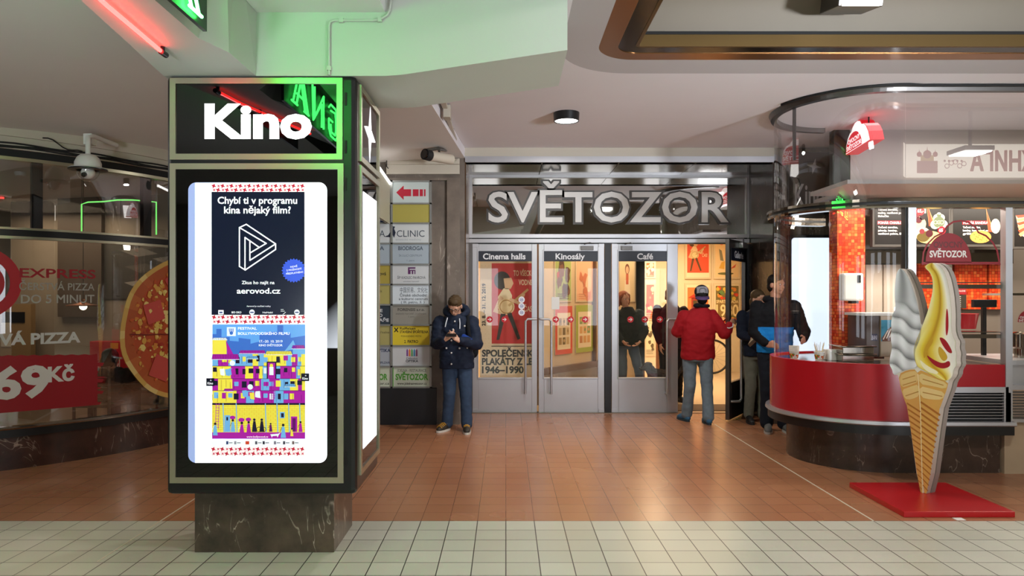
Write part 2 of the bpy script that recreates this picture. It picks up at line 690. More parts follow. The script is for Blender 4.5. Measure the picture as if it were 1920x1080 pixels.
class Art:
    """coloured polygons in a plane: x to the right, y down, in units of s metres from (x0, y0)"""
    def __init__(self, x0=0.0, y0=0.0, s=1.0, dz=0.0006):
        self.x0, self.y0, self.s, self.dz = x0, y0, s, dz
        self.v, self.f, self.c = [], [], []
        self.k = 0

    def poly(self, pts, col, fs=None):
        n = len(self.v)
        self.v += [((x - self.x0) * self.s, (self.y0 - y) * self.s, self.k * self.dz) for x, y in pts]
        c = lin(col) if isinstance(col, str) else tuple(col)
        for f in (fs or [tuple(range(len(pts)))]):
            self.f.append([i + n for i in f])
            self.c.append(c)
        return self

    def up(self, n=1):
        self.k += n
        return self

    def rect(self, x0, y0, x1, y1, col, nx=1):
        for i in range(nx):
            a, b = x0 + (x1 - x0) * i / nx, x0 + (x1 - x0) * (i + 1) / nx
            self.poly([(a, y1), (b, y1), (b, y0), (a, y0)], col)
        return self

    def disc(self, cx, cy, r, col, n=20, ry=None):
        ry = r if ry is None else ry
        return self.poly([(cx + r * cos(2 * pi * i / n), cy + ry * sin(2 * pi * i / n)) for i in range(n)], col)

    def ring(self, cx, cy, r0, r1, col, n=24, a0=0.0, a1=2 * pi):
        for i in range(n):
            a, b = a0 + (a1 - a0) * i / n, a0 + (a1 - a0) * (i + 1) / n
            self.poly([(cx + r0 * cos(a), cy + r0 * sin(a)), (cx + r1 * cos(a), cy + r1 * sin(a)), (cx + r1 * cos(b), cy + r1 * sin(b)), (cx + r0 * cos(b), cy + r0 * sin(b))], col)
        return self

    def line(self, pts, w, col, closed=False):
        pts = list(pts) + ([pts[0]] if closed else [])
        k_ = self.k
        for (a, b), (c, d) in zip(pts[:-1], pts[1:]):
            self.nl = (getattr(self, 'nl', 0) + 1) % 8
            self.k = k_ + .1 * self.nl + .05        # crossing strokes lie a hair apart
            L = math.hypot(c - a, d - b) or 1e-9
            nx, ny = -(d - b) / L * w / 2, (c - a) / L * w / 2
            ex, ey = (c - a) / L * w * 0.35, (d - b) / L * w * 0.35
            self.poly([(a + nx - ex, b + ny - ey), (c + nx + ex, d + ny + ey), (c - nx + ex, d - ny + ey), (a - nx - ex, b - ny - ey)], col)
        self.k = k_
        return self

    def text(self, s, x0, x1, yb, cap, col, bold=0.0, rot=0.0, align='L'):
        """lettering from x0 (to x1 when given) on the base line yb, capitals cap high"""
        global CAP
        if CAP is None:
            CAP = max(v[1] for v in glyphs('H')[0])
        vs_, fs, ed = glyphs(s)
        xm, xM = min(v[0] for v in vs_), max(v[0] for v in vs_)
        k = cap / CAP
        kx = k if x1 is None else (x1 - x0) / (xM - xm)
        w = (xM - xm) * kx
        ox = x0 if (x1 is not None or align == 'L') else (x0 - w / 2 if align == 'C' else x0 - w)
        q = [(ox + (a - xm) * kx, yb - b * k) for a, b in vs_]
        if rot:
            c, s_ = cos(rot), sin(rot)
            q = [(ox + (x - ox) * c - (y - yb) * s_, yb + (x - ox) * s_ + (y - yb) * c) for x, y in q]
        self.poly(q, col, fs)
        if bold:
            for qd in outset(s, bold * BOLD * CAP):
                q = [(ox + (a - xm) * kx, yb - b * k) for a, b in qd]
                if rot:
                    c, s_ = cos(rot), sin(rot)
                    q = [(ox + (x - ox) * c - (y - yb) * s_, yb + (x - ox) * s_ + (y - yb) * c) for x, y in q]
                self.poly(q, col)
        return self

    def build(self, name, material, parent=None, o=None, u=(1, 0, 0), v=(0, 0, 1), fn=None, k0=0.0):
        u, v = V(u), V(v)
        if fn is None:
            n = u.cross(v)
            fn = lambda a, b, k: V(o) + u * a + v * b + n * (k + k0)
        pts = [fn(a, b, k) for a, b, k in self.v]
        if parent is not None:
            org = ORG[parent.name]
        else:
            org = V((sum(p.x for p in pts) / len(pts), sum(p.y for p in pts) / len(pts), min(p.z for p in pts)))
        me = bpy.data.meshes.new(name)
        me.from_pydata([tuple(p - org) for p in pts], [], self.f)
        me.materials.append(material)
        at = me.color_attributes.new('Col', 'FLOAT_COLOR', 'CORNER')
        cols = []
        for p, c in zip(self.f, self.c):
            cols += list(c) * len(p)
        at.data.foreach_set('color', cols)
        me.update()
        return link(name, me, parent, org)

    def front(self, name, material, parent, d, k0=0.002):
        """artwork drawn in photograph pixels on a plane facing the camera at distance d"""
        return self.build(name, material, parent, P(self.x0, self.y0, d), k0=k0)


def PA(x0, y0, d, dz=0.0006):
    return Art(x0, y0, d / F, dz)


def star4(a, cx, cy, r, col, rot=0.0, pinch=0.3):
    pts = []
    for i in range(8):
        q = r if i % 2 == 0 else r * pinch
        pts.append((cx + q * cos(rot + i * pi / 4), cy + q * sin(rot + i * pi / 4)))
    a.poly(pts, col)


def pattern(a, x0, y0, x1, y1, cw):
    """the red star and white petal band"""
    a.rect(x0, y0, x1, y1, '#f2e8ec')
    a.up()
    n = 21
    cw = (x1 - x0) / n
    rh = (y1 - y0) / 2
    for j in range(2):
        for i in range(n):
            cx, cy = x0 + (i + .5) * cw, y0 + (j + .5) * rh
            if (i + j) % 2 == 0:
                star4(a, cx, cy, cw * .62, '#b42038', .35, .42)
            else:
                star4(a, cx + cw * .1, cy, cw * .40, '#c45468', .8, .42)
    a.up()
# ================================================================ SETTING
# floor: cream tiles in the passage, terracotta tiles before the doors
m = MB()
m.quad((-10, -3, 0), (14, -3, 0), (14, 5.09, 0), (-10, 5.09, 0), 0)
m.quad((-10, 5.09, 0), (14, 5.09, 0), (14, 9.9, 0), (-10, 9.9, 0), 1)
struct(m.build('floor', [M_cream, M_terra], recalc=False, org=(0, 0, 0)), 'cream tiled passage floor meeting terracotta tiles before the doors')
m = MB()
m.quad((-0.6, 9.9, 0.001), (7, 9.9, 0.001), (7, 15.4, 0.001), (-0.6, 15.4, 0.001))
struct(m.build('floor', M_foyer_floor, recalc=False), 'pale polished floor of the foyer behind the doors')
M_strip = mat('pale_inlay', '#d8cdb8', 0.3)
m = MB()
m.box(2.594, 2.606, 5.09, 8.98, 0.0, 0.0025)
struct(m.build('trim_1', M_strip), 'thin pale inlay line running across the terracotta floor')
m = MB()
m.box(-2.446, -2.438, 4.3, 5.9, 0.0, 0.0025)
struct(m.build('trim_2', M_strip), 'short pale joint line in the floor left of the pillar')
m = MB()
m.box(-0.51, 3.35, 9.82, 9.98, 0.0, 0.006)
struct(m.build('trim_3', mat('threshold', '#8a7a68', 0.3, 0.6)), 'metal threshold under the cinema doors')

# ceilings
CZ = 3.45
arc = [(1.02 - 0.6 * cos(a), 5.4 + 0.6 * sin(a)) for a in [pi / 2 * i / 12 for i in range(13)]]
hole = [(0.42, -3.0)] + arc + [(14, 6.0)]
m = MB()
poly = [(-0.85, -3.0)] + hole + [(14, 11.0), (-0.5, 11.0), (-0.5, 9.2), (-0.75, 5.03)]
m.add([(x, y, CZ) for x, y in poly], [tuple(range(len(poly)))])
struct(m.build('ceiling', M_ceil, recalc=False), 'pale plaster ceiling before the cinema doors')
zl = lambda x: 3.12 + (x + 4.6) * 0.05
m = MB()
pl = [(-10, -3), (-2.1, -3), (-2.1, 5.0), (-0.76, 5.0), (-0.5, 9.2), (-0.5, 12.5), (-10, 12.5)]
m.add([(x, y, zl(x)) for x, y in pl], [tuple(range(len(pl)))])
struct(m.build('ceiling', M_ceil_left, recalc=False), 'lower ceiling over the pizza shop side')
m = MB()
m.quad((-0.76, 5.0, zl(-0.76)), (-0.5, 9.2, zl(-0.5)), (-0.5, 9.2, CZ), (-0.76, 5.0, CZ))
struct(m.build('ceiling', M_ceil, recalc=False), 'step between the lower and the higher ceiling')


def pathn(pts):
    out = []
    for i in range(len(pts)):
        a, b = pts[max(i - 1, 0)], pts[min(i + 1, len(pts) - 1)]
        dx, dy = b[0] - a[0], b[1] - a[1]
        L = math.hypot(dx, dy)
        out.append((pts[i], (dy / L, -dx / L)))
    return out


hp = pathn(hole)
hp[0] = (hole[0], (1, 0))
hp[1] = (hole[1], (1, 0))
hp[-2] = (hole[-2], (0, -1))
hp[-1] = (hole[-1], (0, -1))
m = MB()
m.sweep(hp, [(0.0, CZ + .0005), (0.28, 3.47), (0.28, 3.6), (0.0, 3.6)])
struct(m.build('trim_4', M_band), 'pale band around the raised ceiling opening')
m = MB()
m.sweep(hp, [(0.28, 3.47), (0.425, 3.47), (0.425, 3.5), (0.28, 3.5)], smooth=False)
struct(m.build('trim_5', M_bronze), 'bronze strip around the raised ceiling opening')
m = MB()
m.sweep(hp, [(0.425, 3.475), (0.56, 3.475), (0.56, 3.5), (0.425, 3.5)], smooth=False)
struct(m.build('trim_6', M_bronze_d), 'dark glossy strip inside the bronze edge')
m = MB()
m.sweep(hp, [(0.555, 3.472), (0.58, 3.472), (0.58, 3.562), (0.555, 3.562)], smooth=False)
m.sweep(hp, [(0.57, 3.562), (0.585, 3.562), (0.585, 3.585), (0.57, 3.585)], smooth=False, mi=1)  # black strip painted where the gap over the lip lies in shade
struct(m.build('trim_7', [M_bronze_l, M_black_m]), 'upright brass lip inside the ceiling opening')
m = MB()
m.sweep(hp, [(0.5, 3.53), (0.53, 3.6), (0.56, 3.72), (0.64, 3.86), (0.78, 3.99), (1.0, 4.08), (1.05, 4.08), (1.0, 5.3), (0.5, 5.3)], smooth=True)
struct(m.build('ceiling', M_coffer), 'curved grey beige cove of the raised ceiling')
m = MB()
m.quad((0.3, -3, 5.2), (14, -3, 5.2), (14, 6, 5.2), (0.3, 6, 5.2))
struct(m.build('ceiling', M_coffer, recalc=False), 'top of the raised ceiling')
# ventilation holes in the cove
m = MB()
for i in range(14):
    x = PX(1745 + i * 13.5, 5.42)
    m.cyl((x, 5.41, PZ(1, 5.42)), (x, 5.45, PZ(1, 5.42)), 0.016, n=10)
struct(m.build('trim_8', M_black_m), 'row of ventilation holes in the cove')

# haunched beams meeting at the pillar
m = MB()
m.prism([(-1.493, 2.905), (-0.72, 2.905), (-0.62, 2.912), (0.368, 3.06), (0.368, 3.62), (-1.493, 3.62)], (0, 4.3, 0), (1, 0, 0), (0, 0, 1), (0, 0.73, 0))
struct(m.build('beam', M_beam), 'pale haunched beam from the pillar towards the doors')
m = MB()
zb = lambda y: 2.905 + 0.11 * (4.3 - y)
Rb = [(-1.493, 4.3), (-1.535, 3.99), (-1.632, 3.82), (-1.676, 3.43), (-1.70, -0.5)]
Lb = [(-2.045, 4.3), (-2.04, 3.99), (-2.035, 3.82), (-2.03, 3.43), (-2.02, -0.5)]
for i in range(4):
    a, b, c, d = Lb[i], Rb[i], Rb[i + 1], Lb[i + 1]
    m.quad((a[0], a[1], zb(a[1])), (b[0], b[1], zb(b[1])), (c[0], c[1], zb(c[1])), (d[0], d[1], zb(d[1])))
    m.quad((b[0], b[1], zb(b[1])), (-1.49, b[1], 3.6), (-1.49, c[1], 3.6), (c[0], c[1], zb(c[1])))
    m.quad((a[0], a[1], zb(a[1])), (d[0], d[1], zb(d[1])), (-2.06, d[1], 3.6), (-2.06, a[1], 3.6))
m.add([(-2.045, 4.3, 2.905), (-1.493, 4.3, 2.905), (-1.49, 4.3, 3.6), (-2.06, 4.3, 3.6)], [(0, 1, 2, 3)])
struct(m.build('beam', M_beam), 'pale beam carrying the neon signs towards the street')
m = MB()
m.box(-2.045, -1.493, 4.3, 5.03, 2.905, 3.6)
struct(m.build('beam', M_beam), 'beam block on top of the advertising pillar')
m = MB()
m.box(-1.489, -0.722, 0.8, 4.3, 3.285, 3.6)
struct(m.build('ceiling', M_ceil), 'dropped soffit beside the neon beam')

# walls around
M_wall = mat('shop_wall_paint', '#a79c8d', 0.7, noise_amt=0.05)
M_dark = mat('dark_wall_paint', '#4a4038', 0.6, noise_amt=0.1)
m = MB()
m.box(-10, -0.51, 9.0, 9.2, 0, 3.5)
MBw = MB()
MBw.box(-3.39, -0.51, 9.0, 9.9, 0, 3.5)
struct(MBw.build('wall_back', M_marble_wall), 'grey brown marble wall left of the cinema doors')
m = MB()
m.box(3.35, 4.35, 9.0, 9.95, 0, 3.5)
struct(m.build('wall_back', M_marble), 'dark marble wall right of the cinema doors')
m = MB()
m.box(4.35, 14, 9.0, 9.2, 0, 3.5)
struct(m.build('wall_back', M_wall), 'wall behind the ice cream counter')
m = MB()
m.box(-10, -3.39, 12.3, 12.5, 0, 3.4)
struct(m.build('wall_left', M_dark), 'dark back wall inside the pizza shop')
m = MB()
m.box(-10.2, -10, -3, 12.5, 0, 5.3)
struct(m.build('wall_left', M_dark), 'end wall of the passage')
m = MB()
m.box(14, 14.2, -3, 11, 0, 5.3)
struct(m.build('wall_right', M_wall), 'far end wall of the passage')
m = MB()
m.box(-10, 14, -3.2, -3, 0, 5.3)
struct(m.build('wall_front', M_wall), 'shop side across the passage')

# trunking and cornice along the top of the marble wall
m = MB()
for i, (za, zb_, dp) in enumerate([(3.24, 3.31, .06), (3.12, 3.24, .035)]):
    m.box(PX(725, 9), PX(862, 9), 9.0 - dp, 9.0, za, zb_)
struct(m.build('trim_9', M_trunk, bevel=0.004), 'painted cornice above the directory board')
m = MB()
m.pbox(872, 293, 1452, 304, 8.97, 0.03)
struct(m.build('trim_10', M_steel), 'steel edge over the entrance recess')
m = MB()
m.pbox(862, 277, 1452, 293, 8.98, 0.04)
struct(m.build('trim_11', M_trunk), 'painted moulding under the ceiling over the entrance')
m = MB()
m.box(-0.51, 3.35, 9.0, 9.12, 3.268, 3.5)
struct(m.build('wall_back', M_trunk), 'strip of wall over the entrance recess')

# entrance recess lining
m = MB()
w4 = (3.35 + 0.51) / 4
for i in range(4):
    m.box(-0.51 + i * w4 + 0.004, -0.51 + (i + 1) * w4 - 0.004, 9.0, 9.9, 3.268, 3.28)
struct(m.build('ceiling', M_polish), 'polished metal panels over the entrance recess')
m = MB()
m.box(-0.513, -0.5, 9.0, 9.9, 0, 3.268)
struct(m.build('trim_12', mat('recess_brown_metal', '#6f5238', 0.25, 0.8)), 'brown metal side of the entrance recess')
m = MB()
m.box(3.34, 3.353, 9.0, 9.9, 0, 3.268)
struct(m.build('trim_13', marble_mat('recess_marble', '#2b2320', '#4a3e36', '#8a7c70', 0.2, 3)), 'dark marble side of the entrance recess')

# transom with the cinema name
m = MB()
m.pbox(880, 329, 1405, 456, 9.93, 0.02)
struct(m.build('window_1', M_mirror), 'reflecting transom panel over the doors')
win = bpy.data.objects['window_1']
D = 9.9
m = MB()
m.pbox(880, 327, 1405, 333, 9.9, .05).pbox(880, 439, 1405, 446, 9.86, .08).pbox(880, 448, 1405, 455, 9.84, .1).pbox(880, 446, 1405, 448, 9.88, .06, 1)
m.pbox(877, 327, 885, 456, 9.88, .06).pbox(1401, 327, 1406, 456, 9.88, .06)
struct(m.build('trim_14', [M_steel, M_black_m]), 'steel bars framing the transom')
# raised letters
a = Art()
vs_, fs, ed = glyphs('SVĚTOZOR')
capH = max(v[1] for v in glyphs('H')[0])
xm, xM = min(v[0] for v in vs_), max(v[0] for v in vs_)
x0, x1 = PX(917, 9.86), PX(1364, 9.86)
zb0, zt = PZ(415, 9.86), PZ(361, 9.86)
kx, kz = (x1 - x0) / (xM - xm), (zt - zb0) / capH


def raised(name, s, bold, yf, yb, material, parent=None, lab=None):
    mm = MB()
    q = [(x0 + (p[0] - xm) * kx, zb0 + p[1] * kz) for p in vs_]
    mm.add([(p[0], yf, p[1]) for p in q], [tuple(f) for f in fs])
    for qd in outset('SVĚTOZOR', bold / kz):
        r = [(x0 + (p[0] - xm) * kx, zb0 + p[1] * kz) for p in qd]
        mm.add([(p[0], yf, p[1]) for p in r] + [(r[3][0], yb, r[3][1]), (r[2][0], yb, r[2][1])], [(0, 1, 2, 3), (3, 2, 5, 4)])
    return mm.build(name, material, parent, recalc=False)


sg = raised('cinema_name_sign', '', 0.036, 9.90, 9.928, mat('letter_edge', '#4a4846', 0.4, 0.4))
tag(sg, 'large outlined metal letters of the cinema name on the panel over the doors', 'sign')
raised('letter_face', '', 0.010, 9.88, 9.90, M_letter, sg)


# ---------------------------------------------------------------- doors
def leaf(n, xa, xb, ga, gb, plaque, hx, hside, label, arrows):
    d = 9.88
    root = S('door_%d' % n, label, (PX((xa + xb) / 2, d), d, 0))
    m = MB()
    m.pbox(xa, 457, ga, 773, d, .05).pbox(gb, 457, xb, 773, d, .05).pbox(ga, 457, gb, 471, d, .05).pbox(ga, 708, gb, 773, d, .05)
    m.pbox(ga - 2, 468, ga, 710, d - .012, .02).pbox(gb, 468, gb + 2, 710, d - .012, .02).pbox(ga - 2, 708, gb + 2, 711, d - .012, .02)
    m.build('door_frame', M_steel, root, bevel=0.003)
    m = MB()
    m.pbox(ga, 470, gb, 709, d + .02, .008)
    m.build('glass_pane', M_glass, root)
    m = MB()
    m.pbox(ga, 471, gb, 490, d - .005, .02)
    pq = m.build('plaque', mat('navy_plaque', '#161c2a', 0.4), root)
    t = PA(ga, 471, d - .005)
    w_ = {'Cinema halls': (906, 985), 'Kinosály': (1042, 1096), 'Café': (1195, 1224)}[plaque]
    t.text(plaque, w_[0], w_[1], 486, 10.5, '#e8e8ea', .06)
    t.front('plaque_lettering', M_decal, pq, d - .005)
    # pull handle
    hb = hx
    other = hx + hside * 20
    m = MB()
    y_ = d - .09
    p = lambda x, y, yy: V((PX(x, d), yy, PZ(y, d)))
    m.tube([p(other, 598, d), p(other, 598, y_), p(hb + hside * 4, 598, y_), p(hb, 602, y_), p(hb, 728, y_), p(hb, 736, y_), p(hb, 737, d)], .016, 10)
    m.build('handle', M_steel, root)
    if n in (2, 3):
        m = MB()
        cx = {2: (1090, 1113), 3: (1166, 1186)}[n]
        m.pbox(cx[0], 461, cx[1], 469, d - .05, .05)
        m.tube([p(cx[0] + 4, 459, d - .06), p(cx[0] + 14, 456, d - .10), p(cx[1], 457, d)], .007, 6)
        m.build('door_closer', M_steel_d, root, bevel=.004)
    m = MB()
    for (hx_, hy_) in ((xa + 5, 460), (xb - 5, 460), (xa + 5, 770), (xb - 5, 770)):
        if (hx_ < (xa + xb) / 2) == (n != 2):
            m.pbox(hx_ - 5, hy_ - 3, hx_ + 5, hy_ + 3, d - .015, .02)
    m.build('hinge', M_steel, root)
    for ax_ in arrows:
        t = PA(ax_, 599, d + .018)
        t.disc(ax_, 599, 6, '#c8202c', 20)
        t.up()
        t.line([(ax_ - 3.2, 599), (ax_ + 2.5, 599)], 1.3, '#f2e8e4')
        t.line([(ax_ + .2, 596.4), (ax_ + 3, 599), (ax_ + .2, 601.6)], 1.3, '#f2e8e4')
        t.front('arrow_sticker', M_decal, root, d + .018)
    return root


d1 = leaf(1, 886, 1007, 897, 997, 'Cinema halls', 985, 1, 'steel framed glass door marked Cinema halls', (918, 946))
d2 = leaf(2, 1010, 1133, 1020, 1121, 'Kinosály', 1033, -1, 'steel framed glass door marked Kinosály', (1042, 1070, 1097))
d3 = leaf(3, 1147, 1271, 1160, 1251, 'Café', 1248, 1, 'steel framed glass door marked Café', (1182, 1209, 1237))
m = MB()
m.pbox(1034, 557, 1049, 580, 9.872, .002)
m.build('paper_notice', mat('paper', '#e6e4de', 0.7), d2)
t = PA(978, 562, 9.872)
for i, yy in enumerate((562, 574, 586)):
    t.disc(978, yy, 6, '#e9e9ef', 18)
    t.up()
    t.ring(978, yy, 2.4, 3.2, '#4a5a9a', 14)
    t.rect(976.5, yy - .8, 979.5, yy + .8, '#4a5a9a')
    t.k -= 1
t.front('round_stickers', M_decal, d1, 9.872)
m = MB()
m.pbox(1134, 457, 1146, 773, 9.86, .1).pbox(880, 455, 1400, 457.5, 9.87, .06).pbox(1393, 457, 1405, 773, 9.88, .06).pbox(877, 456, 886, 773, 9.86, .1, 1)
struct(m.build('trim_15', [M_black, M_steel_d]), 'black posts between the door leaves')
# the open leaf, turned out to the right
hinge, free = V((3.26, 9.88, 0)), V((2.80, 9.18, 0))
L4 = (free - hinge).length
u4 = (hinge - free).normalized()          # to the right as seen from the passage
n4 = V((u4.y, -u4.x, 0))
root = S('door_4', 'open steel framed glass door leaf marked Galerie held by the man in red', (hinge + free) / 2)
z4 = V((0, 0, 1))


def o4(m, ua, ub, za, zb_, ka, kb, mi=0):
    c = free + u4 * (ua + ub) / 2 + z4 * (za + zb_) / 2 + n4 * (ka + kb) / 2
    m.obox(c, u4 * (ub - ua) / 2, n4 * (kb - ka) / 2, z4 * (zb_ - za) / 2, mi)


m = MB()
o4(m, 0, .09, 0.02, 2.33, 0, .05)
o4(m, L4 - .09, L4, 0.02, 2.33, 0, .05)
o4(m, .09, L4 - .09, 2.22, 2.33, 0, .05)
o4(m, .09, L4 - .09, 0.02, .49, 0, .05)
m.build('door_frame', M_steel_d, root, bevel=.003)  # darker steel than the other leaves, its shadow put into the colour
m = MB()
o4(m, .085, L4 - .085, .48, 2.23, .02, .028)
m.build('glass_pane', M_glass, root)
m = MB()
o4(m, .085, L4 - .085, 2.06, 2.22, .03, .055)
pq = m.build('plaque', MATS['navy_plaque'], root)
t = Art()
t.text('Galerie', .22, .62, 0, .085, '#e0e0e4', .06)
t.build('plaque_lettering', M_decal, pq, o=free + z4 * 2.10 + n4 * .057, u=u4)
m = MB()
h4 = lambda u_, z_, k_: free + u4 * u_ + z4 * z_ + n4 * k_
m.tube([h4(.06, 1.28, .05), h4(.06, 1.28, .14), h4(.2, 1.28, .14), h4(.22, 1.26, .14), h4(.22, .33, .14), h4(.22, .27, .14), h4(.14, .25, .14), h4(.06, .25, .05)], .016, 10)
m.build('handle', M_steel, root)
m = MB()
o4(m, .45, .72, 2.24, 2.31, .05, .10)
m.tube([h4(.6, 2.33, .07), h4(.4, 2.36, .12), h4(.3, 2.36, .06)], .008, 6)
m.build('door_closer', M_steel, root, bevel=.004)

# ---------------------------------------------------------------- foyer behind the doors
M_fwall = mat('foyer_wall', '#e6d3b0', 0.7)
m = MB()
m.box(-0.6, 7.2, 15.3, 15.4, 0, 3.0)
struct(m.build('wall_back', M_fwall), 'pale foyer wall hung with posters')
m = MB()
m.box(-0.62, -0.52, 9.96, 15.4, 0, 3.0)
struct(m.build('wall_left', M_fwall), 'left wall of the foyer')
m = MB()
m.box(7.2, 7.3, 9.96, 15.4, 0, 3.0)
struct(m.build('wall_right', M_fwall), 'right wall of the foyer')
m = MB()
m.box(-0.6, 7.2, 9.95, 15.4, 2.98, 3.05)
struct(m.build('ceiling', M_fwall), 'foyer ceiling')
m = MB()
m.box(3.36, 7.2, 9.95, 10.0, 0, 3.0)
struct(m.build('wall_front', M_fwall), 'foyer side of the entrance wall')
m = MB()
m.box(1.9, 3.3, 10.02, 10.6, 0.001, 0.01)
tag(m.build('door_mat', mat('brown_mat', '#5c4632', 0.9)), 'brown doormat just inside the open door', 'mat')
# ================================================================ FOYER THINGS
M_frame_b = mat('brown_frame', '#5a3a22', 0.4)
M_case_back = mat('display_case_back', '#cdb48c', 0.7)
pA, pB = V((0.42, 10.55, 0)), V((2.15, 12.9, 0))
uC = (pB - pA).normalized()
nC = V((uC.y, -uC.x, 0))
LC = (pB - pA).length
case = T('poster_display_case', 'long brown framed display case of posters behind the Kinosály door', 'display case', (pA + pB) / 2)


def oC(m, ua, ub, za, zb_, ka, kb, mi=0):
    c = pA + uC * (ua + ub) / 2 + V((0, 0, (za + zb_) / 2)) + nC * (ka + kb) / 2
    m.obox(c, uC * (ub - ua) / 2, nC * (kb - ka) / 2, V((0, 0, (zb_ - za) / 2)), mi)


m = MB()
oC(m, 0, LC, 0.0, 2.75, -.12, -.06)
m.build('back_board', M_case_back, case)
m = MB()
for u_ in (0, .06, LC / 2 + .35, LC - .08):
    oC(m, u_, u_ + .05, 0.0, 2.75, -.06, .0)
oC(m, 0, LC, .42, .52, -.06, .02)
oC(m, 0, LC, 2.65, 2.75, -.06, .0)
m.build('case_frame', M_frame_b, case)
m = MB()
oC(m, 0, LC, 0, .42, -.06, .04)
m.build('plinth', M_marble_wall, case)


def musician(t, x, y, s, skin='#d9b487', dark='#2f2a22', pale='#ead9ad'):
    """plain standing figure with round hair and a stringed instrument; (x, y) = top of the hair, s = height"""
    X = lambda a: x + a * s
    Y = lambda b: y + b * s
    t.disc(X(0), Y(.13), .115 * s, dark, 22, .13 * s)
    t.up()
    t.poly([(X(.02), Y(.1)), (X(.13), Y(.09)), (X(.16), Y(.17)), (X(.12), Y(.25)), (X(.04), Y(.25))], skin)
    t.poly([(X(.02), Y(.24)), (X(.09), Y(.24)), (X(.14), Y(.34)), (X(.12), Y(.56)), (X(-.03), Y(.56)), (X(-.06), Y(.36))], pale)
    t.up()
    t.poly([(X(-.03), Y(.34)), (X(.02), Y(.38)), (X(-.06), Y(.54)), (X(.02), Y(.58)), (X(.0), Y(.62)), (X(-.13), Y(.57))], skin)
    t.up()
    t.disc(X(.06), Y(.5), .115 * s, '#e6cf98', 22)
    t.up()
    t.ring(X(.06), Y(.5), .085 * s, .1 * s, '#b58a4c')
    t.line([(X(.1), Y(.48)), (X(.36), Y(.26))], .032 * s, '#c9a468')
    t.line([(X(.12), Y(.4)), (X(.24), Y(.45)), (X(.3), Y(.33))], .045 * s, skin)
    t.poly([(X(-.02), Y(.6)), (X(.05), Y(.6)), (X(-.04), Y(.97)), (X(-.08), Y(.97))], dark)
    t.poly([(X(.07), Y(.6)), (X(.13), Y(.58)), (X(.26), Y(.95)), (X(.22), Y(.97))], dark)


def poster(name, label, o, u, w, h, bg, deco, border=0.0, bcol='#e9dcc2', frame=None, cat='poster', group=None, thick=.012):
    u = V(u)
    n = u.cross(V((0, 0, 1)))
    o = V(o)
    m = MB()
    m.obox(o + u * w / 2 + V((0, 0, h / 2)) - n * thick / 2, u * w / 2, n * thick / 2, V((0, 0, h / 2)))
    ob = m.build(name, frame or mat('poster_paper', bcol, 0.6))
    tag(ob, label, cat, group)
    t = Art(0, 0)
    t.rect(border, border, w - border, h - border, bg)
    t.up()
    deco(t, w, h)
    t.build('print', M_print, ob, o=o + V((0, 0, h)), u=u, k0=.0015)
    return ob


def post(name, label, px0, py0, px1, py1, d, bg, deco, **k):
    o = P(px0, py1, d)
    e = P(px1, py0, d)
    return poster(name, label, o, (1, 0, 0), e.x - o.x, e.z - o.z, bg, deco, **k)


def deco_banner(t, w, h):
    for i in range(16):
        for j in range(28):
            t.disc((i + .5) * w / 16, (j + .5) * h / 28, .006, '#c9b593', 6)
    t.up()
    k = h / 240.
    x0, y0 = .205 * w, .07 * h
    x1, y1 = w * .97, .70 * h
    t.rect(x0, y0, x1, y1, '#c02a26')
    t.up()
    musician(t, x0 + .24 * (x1 - x0), y0 + .1 * (y1 - y0), (y1 - y0) * .88)
    t.text('TO VŠECKO', x0 + .5 * (x1 - x0), x1 - .02 * w, y0 + .155 * (y1 - y0), .065 * (y1 - y0), '#efd6b4', .05)
    t.text('VODNES', x0 + .62 * (x1 - x0), x1 - .02 * w, y0 + .27 * (y1 - y0), .065 * (y1 - y0), '#efd6b4', .05)
    t.text('ČAS', x0 + .74 * (x1 - x0), x1 - .06 * w, y0 + .6 * (y1 - y0), .065 * (y1 - y0), '#efd6b4', .05)
    t.line([(x0, y1 + .02 * h), (x1, y1 + .02 * h)], .006 * h, '#2b241c')
    t.text('SPOLEČENSKÉ', .04 * w, 1.0 * w, .80 * h, .05 * h, '#1c1814', .1)
    t.text('PLAKÁTY Z LET', .04 * w, 1.0 * w, .865 * h, .05 * h, '#1c1814', .1)
    t.text('1946–1990', .04 * w, .76 * w, .93 * h, .05 * h, '#1c1814', .1)
    t.text('23. 8. – 31. 12. 2019', .095 * w, .095 * w + .33 * h, .56 * h, .026 * h, '#1c1814', .08, rot=-pi / 2)
    t.text('PLAKÁTY', .06 * w, .9 * w, .005 * h, .02 * h, '#1c1814', .1)


post('exhibition_banner', 'tall cream exhibition banner with a red musician poster behind the Cinema halls door', 900, 477, 1007, 716, 10.35, '#dcc9a4', deco_banner, bcol='#dcc9a4', cat='banner')


eb = bpy.data.objects['exhibition_banner']
m = MB()
for x_ in (912, 990):
    m.box(PX(x_, 10.4), PX(x_ + 3, 10.4), 10.365, 10.39, 0.001, 2.1)
    m.box(PX(x_ - 3, 10.4), PX(x_ + 6, 10.4), 10.3, 10.5, 0.001, .02)
m.build('banner_stand', M_steel_d, eb)


def on_case(name, label, ua, ub, za, zb_, bg, deco, **k):
    o = pA + uC * ua + V((0, 0, za)) + nC * -.045
    return poster(name, label, o, uC, ub - ua, zb_ - za, bg, deco, **k)


def caseu(x):
    """distance along the display case seen at pixel column x"""
    q = ray_plane(x, 558, pA - nC * .045, nC)
    return (q - pA).dot(uC), q.y


def case_px(name, label, xa, xb, ya, yb, bg, deco, **k):
    ua, da = caseu(xa)
    ub, db = caseu(xb)
    dm = (da + db) / 2
    return on_case(name, label, ua, ub, PZ(yb, dm), PZ(ya, dm), bg, deco, **k)


